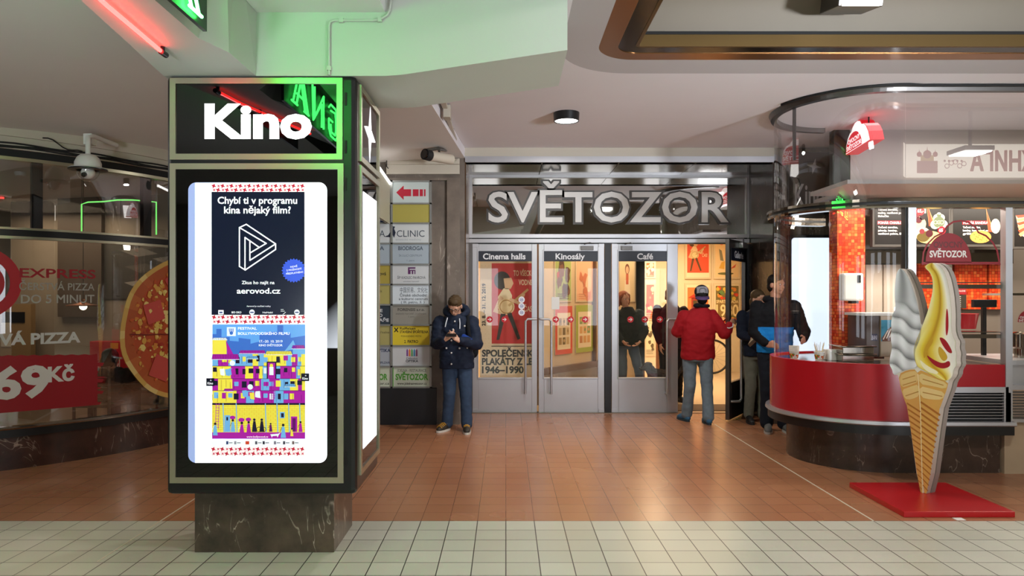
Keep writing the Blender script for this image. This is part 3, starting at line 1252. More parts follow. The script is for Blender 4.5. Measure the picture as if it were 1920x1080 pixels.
def grid_deco(cols):
    def f(t, w, h):
        t.rect(.12 * w, .14 * h, .88 * w, .9 * h, '#ead8b4')
        t.up()
        rr = random.Random(len(cols[0]) + int(w * 100))
        for i in range(3):
            for j in range(3):
                x, y = (.2 + .22 * i) * w, (.25 + .2 * j) * h
                t.rect(x, y, x + .17 * w, y + .15 * h, rr.choice(cols))
                t.up()
                t.disc(x + .085 * w, y + .07 * h, .05 * w, rr.choice(cols), 10)
                t.k -= 1
    return f


def blob_deco(cols, seed):
    def f(t, w, h):
        rr = random.Random(seed)
        for i in range(9):
            cx, cy = rr.uniform(.2, .8) * w, rr.uniform(.15, .8) * h
            r = rr.uniform(.08, .22) * w
            t.poly([(cx + r * rr.uniform(.6, 1.2) * cos(q * pi / 5), cy + 1.3 * r * rr.uniform(.6, 1.2) * sin(q * pi / 5)) for q in range(10)], rr.choice(cols))
            t.up()
        for j in range(3):
            t.line([(.15 * w, (.82 + .05 * j) * h), (.8 * w, (.82 + .05 * j) * h)], .015 * h, cols[0])
    return f


case_px('poster', 'green poster with a dark figure, upper left behind the Kinosály door', 1040, 1072, 484, 566, '#a9b866', blob_deco(['#5c3a22', '#7a4a2c', '#c0432e', '#4a2c1c'], 3), border=.02)
case_px('poster', 'pale orange drawing poster, upper right behind the Kinosály door', 1080, 1113, 484, 566, '#e9b48a', blob_deco(['#d98a62', '#c9734c', '#e6c69c'], 5), border=.02)
case_px('poster', 'red bordered poster with a grid of small pictures behind the Kinosály door', 1041, 1073, 574, 664, '#d8563c', grid_deco(['#a98b5c', '#7e6a44', '#c9ab78']))
case_px('poster', 'green bordered poster with a grid of small pictures behind the Kinosály door', 1080, 1112, 572, 660, '#a7b14a', grid_deco(['#d9a56a', '#c98a5a', '#8aa06a']))


def deco_lady(t, w, h):
    t.poly([(.3 * w, .95 * h), (.36 * w, .5 * h), (.64 * w, .5 * h), (.72 * w, .95 * h)], '#f0e0c0')
    t.up()
    t.disc(.5 * w, .25 * h, .14 * w, '#7a4a30', 16, .12 * h)
    t.up()
    t.disc(.5 * w, .27 * h, .1 * w, '#e0b48c', 16, .085 * h)
    t.rect(.42 * w, .36 * h, .58 * w, .6 * h, '#c96a4a')


def deco_musician(t, w, h):
    t.rect(.09 * w, .06 * h, .92 * w, .86 * h, '#d8502e')
    t.up()
    t.rect(.09 * w, .5 * h, .92 * w, .86 * h, '#e05636')
    t.up()
    musician(t, .3 * w, .07 * h, .78 * h, '#d9b080', '#5e4426', '#e6c79a')
    t.text('TO VŠECKO', .45 * w, .9 * w, .12 * h, .05 * h, '#f0c8a0', .05)
    t.text('VODNES', .55 * w, .88 * w, .19 * h, .06 * h, '#f0c8a0', .05)
    t.text('ČAS!', .66 * w, .86 * w, .5 * h, .07 * h, '#f0c8a0', .05)


def deco_bird(t, w, h):
    t.disc(.3 * w, .18 * h, .09 * w, '#e0603c', 16)
    t.poly([(.2 * w, .32 * h), (.3 * w, .36 * h), (.38 * w, .6 * h), (.25 * w, .58 * h)], '#8a8468')
    t.poly([(.3 * w, .62 * h), (.42 * w, .6 * h), (.4 * w, .78 * h), (.2 * w, .76 * h)], '#d8a848')
    t.poly([(.55 * w, .55 * h), (.95 * w, .48 * h), (.7 * w, .58 * h)], '#d0623a')
    t.poly([(.6 * w, .78 * h), (.85 * w, .66 * h), (.8 * w, .74 * h)], '#d0503a')
    t.disc(.45 * w, .88 * h, .3 * w, '#6a6a3a', 18, .03 * h)


def deco_hut(t, w, h):
    t.rect(.1 * w, .1 * h, .9 * w, .9 * h, '#e08042')
    t.up()
    t.poly([(.12 * w, .34 * h), (.5 * w, .2 * h), (.9 * w, .3 * h), (.5 * w, .36 * h)], '#c23a26')
    t.rect(.25 * w, .34 * h, .75 * w, .7 * h, '#a23a22')
    t.up()
    t.rect(.32 * w, .4 * h, .5 * w, .6 * h, '#5a4a2a')


def deco_fruit(t, w, h):
    rr = random.Random(11)
    t.rect(.08 * w, .06 * h, .94 * w, .92 * h, '#7a6a3c')
    t.up()
    for i in range(46):
        cx, cy = rr.uniform(.14, .88) * w, rr.choice([rr.uniform(.1, .36), rr.uniform(.78, .88)]) * h
        t.disc(cx, cy, rr.uniform(.04, .08) * w, rr.choice(['#d84a2a', '#e08a3a', '#d8b84a', '#6a8a4a', '#b83a2a', '#e0a88a']), 12)
        if i % 6 == 0:
            t.up()
    t.up()
    t.rect(.08 * w, .4 * h, .94 * w, .76 * h, '#8a7040')
    t.up()
    t.text('SPARTAKIÁDA', .1 * w, .92 * w, .46 * h, .07 * h, '#f0d8a0', .06)
    t.text('1980', .1 * w, .92 * w, .76 * h, .26 * h, '#f0d8a0', .05)


G = 'framed posters on the foyer wall'
kw = dict(border=.035, bcol='#f0dcb6', group=G, thick=.03)
post('framed_poster', 'framed red musician poster on the foyer wall, above the man in red', 1284, 440, 1333, 523, 15.26, '#f0dcb6', deco_musician, **kw)
post('framed_poster', 'framed cream poster with a red ball and bird shapes on the foyer wall', 1338, 440, 1388, 523, 15.26, '#eacb98', deco_bird, **kw)
post('framed_poster', 'framed orange poster of a hut half behind the head of the man in red', 1284, 531, 1333, 612, 15.26, '#f0dcb6', deco_hut, **kw)
post('framed_poster', 'framed poster of fruit lettered 1980 on the foyer wall', 1338, 531, 1388, 612, 15.26, '#f0dcb6', deco_fruit, **kw)
post('poster', 'tall cream poster of a woman in white behind the Café door', 1161, 484, 1191, 566, 12.3, '#e4cda0', deco_lady, border=.02)
post('poster', 'small red and cream poster beside the brown post, upper behind the Café door', 1209, 490, 1229, 522, 14.2, '#d8603c', blob_deco(['#e8cfa0', '#b8402a', '#f0dab0'], 8), border=.03)
post('poster', 'red poster beside the brown post, lower behind the Café door', 1209, 531, 1229, 600, 14.2, '#cf5a3a', blob_deco(['#e8cfa0', '#a8382a', '#e0a070'], 9), border=.03)
post('poster', 'pale bicycle print low beside the brown post behind the Café door', 1209, 605, 1228, 668, 14.2, '#ead8b4', blob_deco(['#6a5a40', '#8a7a58'], 12), border=.03)
m = MB()
m.box(PX(1208, 14.2), PX(1230, 14.2), 14.215, 14.26, 0, 2.97)
struct(m.build('wall_inner', M_fwall), 'narrow foyer wall behind the brown post')
m = MB()
m.box(PX(1191, 12.3) - .3, PX(1196, 12.3), 12.32, 12.4, 0, 2.97)
struct(m.build('wall_inner', M_case_back), 'foyer partition behind the woman')
m = MB()
m.pbox(1194, 440, 1209, 690, 12.25, .12)
m.box(PX(1194, 12.25), PX(1209, 12.25), 12.25, 12.37, 0, 3)
struct(m.build('pillar', M_frame_b), 'brown post in the foyer')
m = MB()
m.box(PX(1230, 15.16), PX(1262, 15.16), 15.16, 15.295, 0.001, PZ(585, 15.16))
tag(m.build('foyer_counter', mat('brown_counter', '#8a5a3a', 0.5)), 'brown counter end at the back of the foyer', 'counter')

# bicycle against the foyer wall
bw = 14.86
hub2, hub1 = P(1336, 669, bw), P(1240, 669, bw)
bk = T('bicycle', 'dark bicycle leaning on the foyer wall behind the man in red', 'bicycle', ((hub1.x + hub2.x) / 2, bw, 0.0))
R = hub2.z - 0.0
R = .36
for hb in (hub1, hub2):
    hb.z = R + .001
    w_ = MB()
    w_.tube([hb + V((R * cos(q), 0, R * sin(q))) * .96 for q in [2 * pi * i / 40 for i in range(40)]], .016, 8, closed=True)
    wo = w_.build('wheel', mat('tyre_rubber', '#1c1a18', 0.7), bk)
    w_ = MB()
    w_.tube([hb + V((R * cos(q), 0, R * sin(q))) * .90 for q in [2 * pi * i / 40 for i in range(40)]], .008, 6, closed=True)
    for i in range(18):
        q = 2 * pi * i / 18
        w_.cyl(hb, hb + V((R * .9 * cos(q), 0, R * .9 * sin(q))), .0018, n=4)
    w_.cyl(hb - V((0, .04, 0)), hb + V((0, .04, 0)), .02)
    w_.build('spokes', M_steel_d, wo)
bb = (hub1 + hub2) / 2 + V((.02, 0, -.06))
seat_t = bb + V((.14, 0, .52))
head = hub1 + V((.10, 0, .50))
m = MB()
for a_, b_ in ((bb, seat_t), (bb, head), (seat_t - V((0.02, 0, .06)), head + V((0, 0, .06))), (bb, hub2), (seat_t - V((.03, 0, .1)), hub2), (head + V((-.02, 0, .12)), hub1)):
    m.cyl(a_, b_, .014, n=8)
m.build('bicycle_frame', mat('bicycle_paint', '#2a2622', 0.3), bk)
m = MB()
m.tube([head + V((-.02, -.25, .2)), head + V((-.04, -.1, .2)), head + V((-.02, 0, .14)), head + V((-.04, .1, .2)), head + V((-.02, .25, .2))], .012, 8)
m.build('handlebar', M_steel, bk)
m = MB()
m.ball(seat_t + V((.0, 0, .07)), (.13, .07, .03))
m.build('saddle', M_black_m, bk)
m = MB()
m.cyl(bb - V((0, .03, 0)), bb + V((0, -.02, 0)), .1, n=20)
m.cyl(bb, bb + V((.12, -.08, -.12)), .01, n=6)
m.cyl(bb, bb + V((-.12, .06, .12)), .01, n=6)
m.build('crank', M_steel_d, bk)

# ================================================================ ADVERTISING PILLAR
fd = 4.3
ap = T('advertising_pillar', 'black illuminated cinema advertising pillar on a dark marble base', 'advertising pillar', (-1.46, 4.7, 0))
m = MB()
m.box(-1.93, -1.065, 4.46, 4.99, 0, .42)
m.build('base', M_marble, ap, bevel=.004)
xl, xr = PX(311, fd), PX(668, fd)
yb_ = 5.03
m = MB()
m.box(xl, xr, fd, yb_, .40, PZ(141, fd))
m.build('cabinet', M_black, ap, bevel=.03)


def frame_px(m, xa, ya, xb, yb, w, d, proud=.014, depth=.02):
    a, b, c, e = P(xa, ya, d), P(xb, ya, d), P(xb, yb, d), P(xa, yb, d)
    k = w * d / F
    i_ = [a + V((k, 0, -k)), b + V((-k, 0, -k)), c + V((-k, 0, k)), e + V((k, 0, k))]
    o_ = [a, b, c, e]
    for j in range(4):
        j2 = (j + 1) % 4
        q = [o_[j], o_[j2], i_[j2], i_[j]]
        f = [p - V((0, proud, 0)) for p in q]
        bk_ = [p + V((0, depth - proud, 0)) for p in q]
        m.add(f + bk_, [(0, 1, 2, 3), (7, 6, 5, 4), (0, 4, 5, 1), (1, 5, 6, 2), (2, 6, 7, 3), (3, 7, 4, 0)])


m = MB()
frame_px(m, 320, 147, 643, 300, 11, fd)
f1 = m.build('sign_frame', M_gold, ap)
m = MB()
m.pbox(330, 156, 634, 290, fd - .006, .008)
m.build('sign_panel', M_black_g, ap)
t = PA(386, 258, fd)
t.text('Kino', 388, 580, 257, 59, '#ffffff', .105)
t.front('sign_lettering', M_kino, ap, fd - .0062, k0=.0012)
m = MB()
frame_px(m, 320, 307, 645, 905, 11, fd)
m.build('poster_frame', M_gold, ap)
m = MB()
m.pbox(330, 317, 636, 896, fd - .006, .008)
m.build('poster_window', M_black_g, ap)
# hinges on the right stile
for yy in (185, 275, 345, 860):
    m = MB()
    m.pbox(646, yy - 12, 650, yy + 12, fd - .006, .01)
    m.build('hinge', M_black_m, ap)


def rrect(xa, ya, xb, yb, r, n=8):
    pts = []
    for cx, cy, a0 in ((xb - r, ya + r, -pi / 2), (xb - r, yb - r, 0), (xa + r, yb - r, pi / 2), (xa + r, ya + r, pi)):
        pts += [(cx + r * cos(a0 + i * pi / 2 / n), cy + r * sin(a0 + i * pi / 2 / n)) for i in range(n + 1)]
    return pts


t = PA(353, 342, fd)
t.poly(rrect(353, 342, 613, 867, 15), '#7c8cb4')
t.up()
t.poly([(366, 343), (598, 342)] + rrect(353, 342, 613, 867, 15)[1:18] + [(366, 867)], '#f4f8ff')
t.front('light_panel', attr_mat('front_light_panel', 0.1, 1.3, base=0.25), ap, fd - .0062, k0=.0010)

# backlit poster sheet
t = PA(397, 344, fd)
t.rect(397, 344, 572, 854, '#f6f8fc')
t.up()
pattern(t, 397, 345, 571, 360, 13)
NAVY = '#10182c'
t.rect(397, 360, 571, 590, NAVY)
t.up()
t.text('Chybí ti v programu', 409, 557, 382, 12.5, '#eef2fa', .06)
t.text('kina nějaký film?', 421, 545, 400, 12.5, '#eef2fa', .06)
q = lambda x, y: (390 + x * 200 / 831, 340 + y * 260 / 1080)
lw = 2.4
LG = [[(247, 360), (300, 335), (528, 487), (528, 530), (292, 690), (247, 662), (247, 360)], [(247, 360), (455, 483), (328, 558)], [(528, 487), (328, 615), (328, 462)],
      [(290, 690), (290, 437), (398, 512)]]
for L_ in LG:
    t.line([q(*p) for p in L_], lw, '#f2f5fc')
t.up()
pts = []
for i in range(48):
    r_ = 23 if i % 2 == 0 else 20
    pts.append((551 + r_ * cos(2 * pi * i / 48), 507 + r_ * 1.0 * sin(2 * pi * i / 48)))
t.poly([(min(x, 571), y) for x, y in pts], '#3a58d8')
t.up()
t.text('NOVĚ', 545, 558, 502, 3.2, '#e6ecff', .05, rot=-.12)
t.text('S MOŽNOSTÍ', 538, 566, 508.5, 3.2, '#e6ecff', .05, rot=-.12)
t.text('PŘEDPLATNÉHO', 537, 569, 515, 3.2, '#e6ecff', .05, rot=-.12)
t.text('Zkus ho najít na', 454, 515, 532.5, 6, '#eef2fa', .05)
t.text('aerovod.cz', 445, 525.5, 550, 10, '#eef2fa', .06)
t.text('Aerovod je součástí rodiny', 463, 508, 575, 2.6, '#dfe4f0', .04)
t.rect(410, 581, 420, 589, '#eef2fa')
t.text('BIO OKO', 435, 453, 587, 3.4, '#eef2fa', .06)
t.disc(473, 585, 5, '#eef2fa')
t.text('NaNebí', 493, 512, 587, 3, '#eef2fa', .03)
t.line([(527, 580), (532, 580)], .8, '#eef2fa').line([(527, 583), (534, 583)], .8, '#eef2fa').line([(531, 589), (536, 585)], .9, '#eef2fa')
t.disc(557, 585, 5, '#eef2fa')
t.up()
t.rect(412, 584, 418, 587, '#3a4a78')
t.rect(469.5, 584, 476.5, 586.5, '#3a4a78')
t.rect(553.5, 584, 560.5, 586.5, '#3a4a78')
pattern(t, 398, 590, 573, 607, 13)
# festival poster: sky, far towers, a hill of patched houses, the street
YEL, MAG, BLU, INK, SKY, SKYD, PALE = '#e2d248', '#a01c9a', '#6aa6dc', '#1a1830', '#5c9ae2', '#3a68c0', '#dfeaf2'
Q = lambda x, y: (390 + x / 3.6, 580 + y / 3.6)


def qr(x0, y0, x1, y1, c):
    a_, b_ = Q(x0, y0), Q(x1, y1)
    t.rect(a_[0], a_[1], b_[0], b_[1], c)


qr(34, 100, 658, 870, SKY)
t.up()
sk = [(34, 165), (60, 165), (60, 130), (95, 130), (95, 185), (150, 185), (150, 210), (210, 215), (210, 190), (290, 200), (290, 230), (350, 215), (350, 170), (395, 150), (470, 150), (470, 105), (510, 105), (510, 160), (560, 160), (560, 190), (658, 175), (658, 330), (34, 330)]
t.poly([Q(*p) for p in sk], SKYD)
t.up()
# patchwork of walls
rr = random.Random(21)
rows = [(300, 380), (380, 465), (465, 545), (545, 630)]
for j, (ya, yb) in enumerate(rows):
    x = 34
    while x < 658:
        w_ = rr.choice([26, 38, 54, 70])
        x2 = min(x + w_, 658)
        if x2 > 640:
            x2 = 658
        qr(x, ya, x2, yb, rr.choice([YEL, MAG, MAG, BLU, YEL, MAG, BLU]))
        x = x2
qr(34, 200, 130, 300, YEL)
qr(575, 260, 658, 300, BLU)
t.up()
for j, (ya, yb) in enumerate(rows):
    for i in range(13):
        x = 44 + i * 47 + rr.uniform(-8, 8)
        y = ya + rr.uniform(8, 22)
        w_, h_ = rr.uniform(20, 34), rr.uniform(28, 46)
        qr(x, y, x + w_, min(y + h_, yb - 3), rr.choice([INK, BLU, MAG, YEL, PALE, INK]))
t.up()
for j, (ya, yb) in enumerate(rows):
    for i in range(22):
        x = 40 + i * 28 + rr.uniform(-6, 6)
        if rr.random() < .6:
            t.line([Q(x, ya + rr.uniform(4, 30)), Q(x, yb - rr.uniform(4, 25))], .5, INK)
    t.line([Q(34, yb), Q(658, yb)], .7, INK)


def roof(x0, y0, x1, y1, c, n):
    t.poly([Q(x0 + 8, y0), Q(x1 - 8, y0), Q(x1, y1), Q(x0, y1)], c)
    t.up()
    for i in range(n + 1):
        f_ = i / n
        t.line([Q(x0 + 8 + (x1 - x0 - 16) * f_, y0), Q(x0 + (x1 - x0) * f_, y1)], .55, INK)
    t.line([Q(x0, y1), Q(x1, y1)], .9, PALE)
    t.k -= 1


t.up()
roof(30, 300, 215, 336, MAG, 16)
roof(215, 274, 392, 296, MAG, 16)
roof(392, 280, 572, 304, YEL, 16)
roof(568, 240, 658, 264, MAG, 8)
roof(34, 190, 135, 204, PALE, 10)
roof(265, 312, 342, 332, BLU, 8)
roof(110, 532, 175, 550, MAG, 6)
roof(520, 500, 595, 520, BLU, 8)
t.poly([Q(125, 205), Q(175, 300), Q(135, 300)], MAG)
t.poly([Q(578, 205), Q(600, 262), Q(520, 280)], BLU)
t.up(2)
qr(400, 350, 465, 465, INK)
t.up()
qr(408, 358, 458, 465, MAG)
t.up()
qr(418, 385, 446, 440, PALE)
t.disc(*Q(432, 376), 3.2, YEL)
# laundry
for x, y, c in ((85, 400, PALE), (120, 402, BLU), (160, 400, MAG), (235, 545, BLU), (285, 560, YEL), (325, 550, PALE)):
    t.poly([Q(x, y), Q(x + 30, y - 3), Q(x + 34, y + 45), Q(x + 6, y + 40)], c)
t.disc(*Q(170, 360), 5, PALE)
t.disc(*Q(290, 520), 5, PALE)
# brick ground floor
qr(34, 640, 658, 825, YEL)
qr(34, 630, 658, 642, INK)
t.up()
for j in range(12):
    y = 652 + j * 14
    t.line([Q(34, y), Q(658, y)], .28, '#9a8a1c')
    for i in range(20):
        x = 44 + i * 32 + (16 if j % 2 else 0)
        if x < 655:
            t.line([Q(x, y), Q(x, y + 14)], .28, '#9a8a1c')
qr(34, 825, 658, 868, MAG)
t.up()
for x in (108, 196, 392, 470, 548, 622):
    t.line([Q(x, 632), Q(x + 6, 822)], 1.8, BLU)
for x in (62, 440):
    y0_, y1_ = (630, 800) if x == 62 else (470, 600)
    t.line([Q(x, y0_), Q(x - 6, y1_)], .9, MAG).line([Q(x + 20, y0_), Q(x + 14, y1_)], .9, MAG)
    for k_ in range(9):
        yy = y0_ + (y1_ - y0_) * (k_ + .5) / 9
        t.line([Q(x - 3, yy), Q(x + 18, yy)], .7, MAG)
qr(118, 710, 156, 822, BLU)
qr(564, 718, 606, 822, MAG)
qr(490, 688, 522, 730, BLU)
t.up()
qr(130, 722, 142, 745, INK)
qr(574, 730, 596, 820, '#5a1060')
qr(498, 696, 516, 724, INK)


def folk(x, y, h, c1, c2, basket=None):
    t.poly([Q(x - .16 * h, y), Q(x - .08 * h, y - .72 * h), Q(x + .08 * h, y - .72 * h), Q(x + .18 * h, y)], c1)
    t.disc(*Q(x, y - .82 * h), .09 * h / 3.6, INK, 10)
    t.line([Q(x - .08 * h, y - .66 * h), Q(x - .2 * h, y - .4 * h)], .7, c2)
    if basket:
        t.disc(*Q(x - .02 * h, y - 1.02 * h), .2 * h / 3.6, basket, 12, .13 * h / 3.6)


folk(55, 845, 95, BLU, PALE)
folk(174, 822, 95, BLU, INK, MAG)
folk(234, 848, 105, MAG, PALE, MAG)
folk(280, 835, 95, MAG, BLU, MAG)
folk(318, 822, 100, INK, YEL)
folk(368, 822, 100, INK, YEL)
folk(428, 820, 65, '#5a1060', INK)
folk(512, 862, 105, BLU, INK)
folk(570, 850, 60, YEL, INK)
folk(628, 822, 80, MAG, INK)
t.ring(*Q(350, 805), 4, 5, INK, 14)
t.ring(*Q(380, 805), 4, 5, INK, 14)
t.poly([Q(425, 838), Q(478, 834), Q(494, 826), Q(480, 846), Q(474, 860), Q(470, 848), Q(440, 850), Q(436, 862), Q(432, 850)], PALE)
t.text('www.bollywood.cz', 464, 504, 819, 3.4, '#f0e6f4', .03)
qr(134, 118, 194, 178, PALE)
t.up()
for k_ in range(4):
    t.line([Q(152 + k_ * 8, 150), Q(150 + k_ * 9, 128)], 1.3, SKYD)
t.disc(*Q(164, 158), 3.3, SKYD)
t.text('FESTIVAL', 448, 483, 617.5, 4.6, '#f2f6fc', .06)
t.text('BOLLYWOODSKÉHO FILMU', 448, 544, 627, 4.6, '#f2f6fc', .06)
t.text('17.–20. 10. 2019', 488, 531, 641.5, 4.4, '#f2f6fc', .03)
t.text('KINO SVĚTOZOR', 487, 531, 648.5, 3.8, '#f2f6fc', .04)
t.rect(398, 822, 573, 835, '#eef2f8')
t.up()
for k_, (x, c) in enumerate(((426, '#2a3a6a'), (441, '#8a8a9a'), (462, '#c0402a'), (480, '#4a4a5a'), (494, '#2a2a3a'), (515, '#6a6a7a'), (532, '#3a3a4a'), (549, '#6a5a5a'))):
    t.rect(x, 825.5, x + (7 if k_ == 2 else 4), 831.5, c)
    if k_ != 2:
        t.rect(x + 5, 827.5, x + 12, 829.5, '#8a8f9c')
pattern(t, 398, 836, 572, 853, 13)
for (xa, ya) in ((389, 708), (566, 699)):
    t.rect(xa, ya, xa + 15, ya + 14.5, '#0c1020')
    t.up()
    t.text('Kino', xa + 2.5, xa + 12.5, ya + 11.5, 4.2, '#e6eaf4', .07)
    star4(t, xa + 8.5, ya + 4.2, 2, '#e6eaf4')
t.front('poster_sheet', M_print_lit, ap, fd - .0062, k0=.0024)

# right side: star panel and light box
xs = xr
m = MB()


def side_box(m, ya, yb, za, zb_, x0, x1, mi=0):
    m.box(x0, x1, ya, yb, za, zb_, mi)


def side_frame(m, ya, yb, za, zb_, w):
    side_box(m, ya, yb, zb_ - w, zb_, xs - .01, xs + .016)
    side_box(m, ya, yb, za, za + w, xs - .01, xs + .016)
    side_box(m, ya, ya + w, za + w, zb_ - w, xs - .01, xs + .016)
    side_box(m, yb - w, yb, za + w, zb_ - w, xs - .01, xs + .016)


m = MB()
side_frame(m, 4.37, 5.02, 2.41, 2.875, .035)
m.build('side_sign_frame', M_gold, ap)
m = MB()
side_frame(m, 4.37, 5.02, .50, 2.385, .035)
m.build('side_poster_frame', M_gold, ap)
m = MB()
m.box(xs, xs + .006, 4.40, 4.99, 2.44, 2.85)
m.build('side_sign_panel', M_black_g, ap)
t = Art()
star4(t, 0, 0, .19, '#ffffff', pi / 2 + .06, .3)
t.build('star_sign', M_kino, ap, o=(xs + .008, 4.70, 2.645), u=(0, 1, 0))
m = MB()
m.box(xs, xs + .006, 4.40, 4.99, .53, 2.35)
m.build('side_poster_window', M_black_g, ap)
t = Art()
t.rect(4.46, -2.24, 4.93, -.64, '#f0f5ff')
t.build('side_light_panel', mat('light_panel', '#ffffff', 0.1, emit=(0.9, 0.95, 1.0), strength=1.35), ap, o=(xs + .009, 0, 0), u=(0, 1, 0))

# ================================================================ NEON SIGNS
def neon_word(name, label, o, u, hgt, adv, backing):
    r = T(name, label, 'neon sign', V(o))
    u = V(u)
    n = u.cross(V((0, 0, 1)))
    glyph = {'L': [[(.15, 1), (.15, 0), (.75, 0)], [(.3, 1), (.3, .14), (.75, .14)]],
             'I': [[(.3, 1), (.3, 0)], [(.45, 1), (.45, 0)], [(.15, 0), (.6, 0)], [(.15, 1), (.6, 1)]],
             'G': [[(.8, .85), (.65, 1), (.25, 1), (.1, .8), (.1, .2), (.25, 0), (.65, 0), (.8, .2), (.8, .5), (.5, .5)], [(.65, .8), (.3, .86), (.24, .7), (.24, .3), (.3, .14), (.62, .14), (.66, .38)]],
             'N': [[(.1, 0), (.1, 1), (.72, .1), (.72, 1)], [(.24, 0), (.24, .7), (.8, 0), (.86, 1)]],
             'A': [[(.05, 0), (.4, 1), (.55, 1), (.9, 0)], [(.22, 0), (.46, .76), (.72, 0)], [(.25, .3), (.7, .3)], [(.0, 0), (.28, 0)], [(.66, 0), (.98, 0)]]}
    m = MB()
    c = V(o) + u * (adv * 2.5) + V((0, 0, hgt * .5)) - n * .03
    m.obox(c, u * adv * 2.62, n * .01, V((0, 0, hgt * .62)))
    m.build('back_panel', backing, r)
    for i, ch in enumerate('LIGNA'):
        m = MB()
        for st in glyph[ch]:
            m.tube([V(o) + u * (i * adv + x * adv * .92) + V((0, 0, y * hgt)) for x, y in st], .008, 6)
        m.build('letter_tube', M_neon_g, r)
    return r


M_nb = mat('neon_backing', '#0c2414', 0.4)
neon_word('neon_sign', 'green neon lettering on the beam side facing the passage, above the pillar', (-1.50, 1.15, 2.965), (0, 1, 0), .27, .49, M_nb)
neon_word('neon_sign', 'green neon lettering on the far side of the beam, facing the pizza shop', (-2.10, 3.5, 3.08), (0, -1, 0), .27, .4, M_nb)
m = MB()
pt = [V((-1.87, 3.95, zb(3.95) - .03)), V((-1.90, 3.43, zb(3.43) - .03)), V((-1.90, 1.6, zb(1.6) - .03))]
m.tube(pt, .011, 8)
nt_ = m.build('neon_tube', M_neon_r)
tag(nt_, 'straight red neon tube under the pale beam', 'neon tube')
m = MB()
m.tube([pt[0] + V((0, -.03, 0)), pt[0] + V((0, -.03, .045))], .012, 8)
m.cyl(pt[0] + V((0, .01, 0)), pt[0] + V((0, -.05, 0)), .016, n=10)
m.build('tube_holder', M_black, nt_)
m = MB()
m.tube([pt[1] + V((0, -.4, 0.0)), pt[1] + V((0, -.4, .06))], .012, 8)
m.build('tube_holder', M_black, nt_)
# conduit on the beam
fb = 4.285
m = MB()
m.tube([P(x, y, fb) for x, y in ((617, 141), (617, 48), (619, 41), (626, 38), (700, 38), (713, 36), (726, 28), (731, 18), (733, 0), (733, -12))], .007, 8)
for (x, y) in ((617, 128), (640, 38), (712, 37)):
    a_ = P(x, y, fb)
    m.box(a_.x - .012, a_.x + .012, fb - .008, 4.3, a_.z - .012, a_.z + .012)
tag(m.build('conduit', M_beam), 'thin painted cable conduit bent across the green lit beam', 'conduit')
# ================================================================ PIZZA SHOP FRONT (curved glass on the left)
CLx, CLy, RL = -6.74, 9.13, 3.35


def cyl_hit(x, y, r=RL + .02):
    """angle and height where the sight line of a pixel meets the shop's curved front"""
    dx, dy, dz_ = (x - CX) / F, 1.0, (CY - y) / F
    A_ = dx * dx + dy * dy
    B_ = -2 * (dx * CLx + dy * CLy)
    C_ = CLx ** 2 + CLy ** 2 - r * r
    tt = (-B_ - sqrt(max(0, B_ * B_ - 4 * A_ * C_))) / (2 * A_)
    px_, py_ = dx * tt, dy * tt
    th = atan2(px_ - CLx, -(py_ - CLy))
    return th, EYE + dz_ * tt


def lpt(th, r, z):
    return V((CLx + r * sin(th), CLy - r * cos(th), z))


lpath = [((CLx + RL * sin(q), CLy - RL * cos(q)), (sin(q), -cos(q))) for q in [radians(5 + 85 * i / 60) for i in range(61)]]
shop = T('pizza_shopfront', 'curved glass pizza shop front with dark marble base on the left', 'shop front', lpt(radians(50), RL, 0))
m = MB()
m.sweep(lpath, [(0.0, 0), (0.0, .30), (-.12, .30), (-.12, 0)])
m.build('base', M_marble_red, shop)
m = MB()
m.sweep(lpath, [(-.1, .30), (.03, .30), (.03, .372), (-.1, .372)])
m.build('plinth_band', M_black, shop)
m = MB()
m.sweep(lpath, [(-.05, .372), (.04, .372), (.045, .385), (.03, .40), (-.05, .40)])
m.build('sill', M_polish, shop)
m = MB()
m.sweep(lpath, [(0.0, .40), (0.0, 2.86), (-.008, 2.86), (-.008, .40)])
m.build('glass_pane', M_glass_s, shop)
m = MB()
m.sweep(lpath, [(-.03, 2.12), (.03, 2.12), (.03, 2.145), (-.03, 2.145)])
m.sweep(lpath, [(-.03, 2.205), (.03, 2.205), (.03, 2.225), (-.03, 2.225)])
m.sweep(lpath, [(-.03, 2.145), (.02, 2.145), (.02, 2.205), (-.03, 2.205)], mi=1)
m.build('glazing_bar', [M_gold, M_black], shop)
m = MB()
m.sweep(lpath, [(-.05, 2.84), (.03, 2.84), (.03, 2.87), (-.05, 2.87)])
m.sweep(lpath, [(-.05, 2.87), (.01, 2.87), (.01, 2.94), (-.05, 2.94)], mi=1)
m.build('head_rail', [M_gold, M_black_m], shop)
m = MB()
m.sweep(lpath, [(-.1, 2.94), (.04, 2.94), (.04, 3.0), (.02, 3.0), (.02, 3.055), (.05, 3.055), (.05, 3.2), (-.1, 3.2)], smooth=False)
m.build('cornice', M_trunk, shop)
for q in (44.6, 62.6):
    m = MB()
    a_ = radians(q)
    m.obox(lpt(a_, RL - .05, 2.53), V((cos(a_), sin(a_), 0)) * .045, V((sin(a_), -cos(a_), 0)) * .03, V((0, 0, .32)))
    m.build('mullion', M_black, shop)
# thin cables along the cornice
m = MB()
for k_, (r_, z_) in enumerate(((.055, 2.965), (.06, 2.95), (.052, 2.985))):
    m.tube([lpt(radians(20 + 50 * i / 40), RL + r_, z_ + .006 * sin(i * .7 + k_)) for i in range(41)], .008, 6)
m.tube([lpt(radians(45 + i * .7), RL + .07, 3.07 - .012 * i + .02 * sin(i)) for i in range(9)], .006, 6)
tag(m.build('cable_bundle', M_black_m), 'bundle of black cables along the top of the pizza shop front', 'cable')




def curved(name, t, parent, off=.006):
    return t.build(name, M_decal, parent, fn=lambda a, b, k: lpt(a / RL, RL + off + k, b))


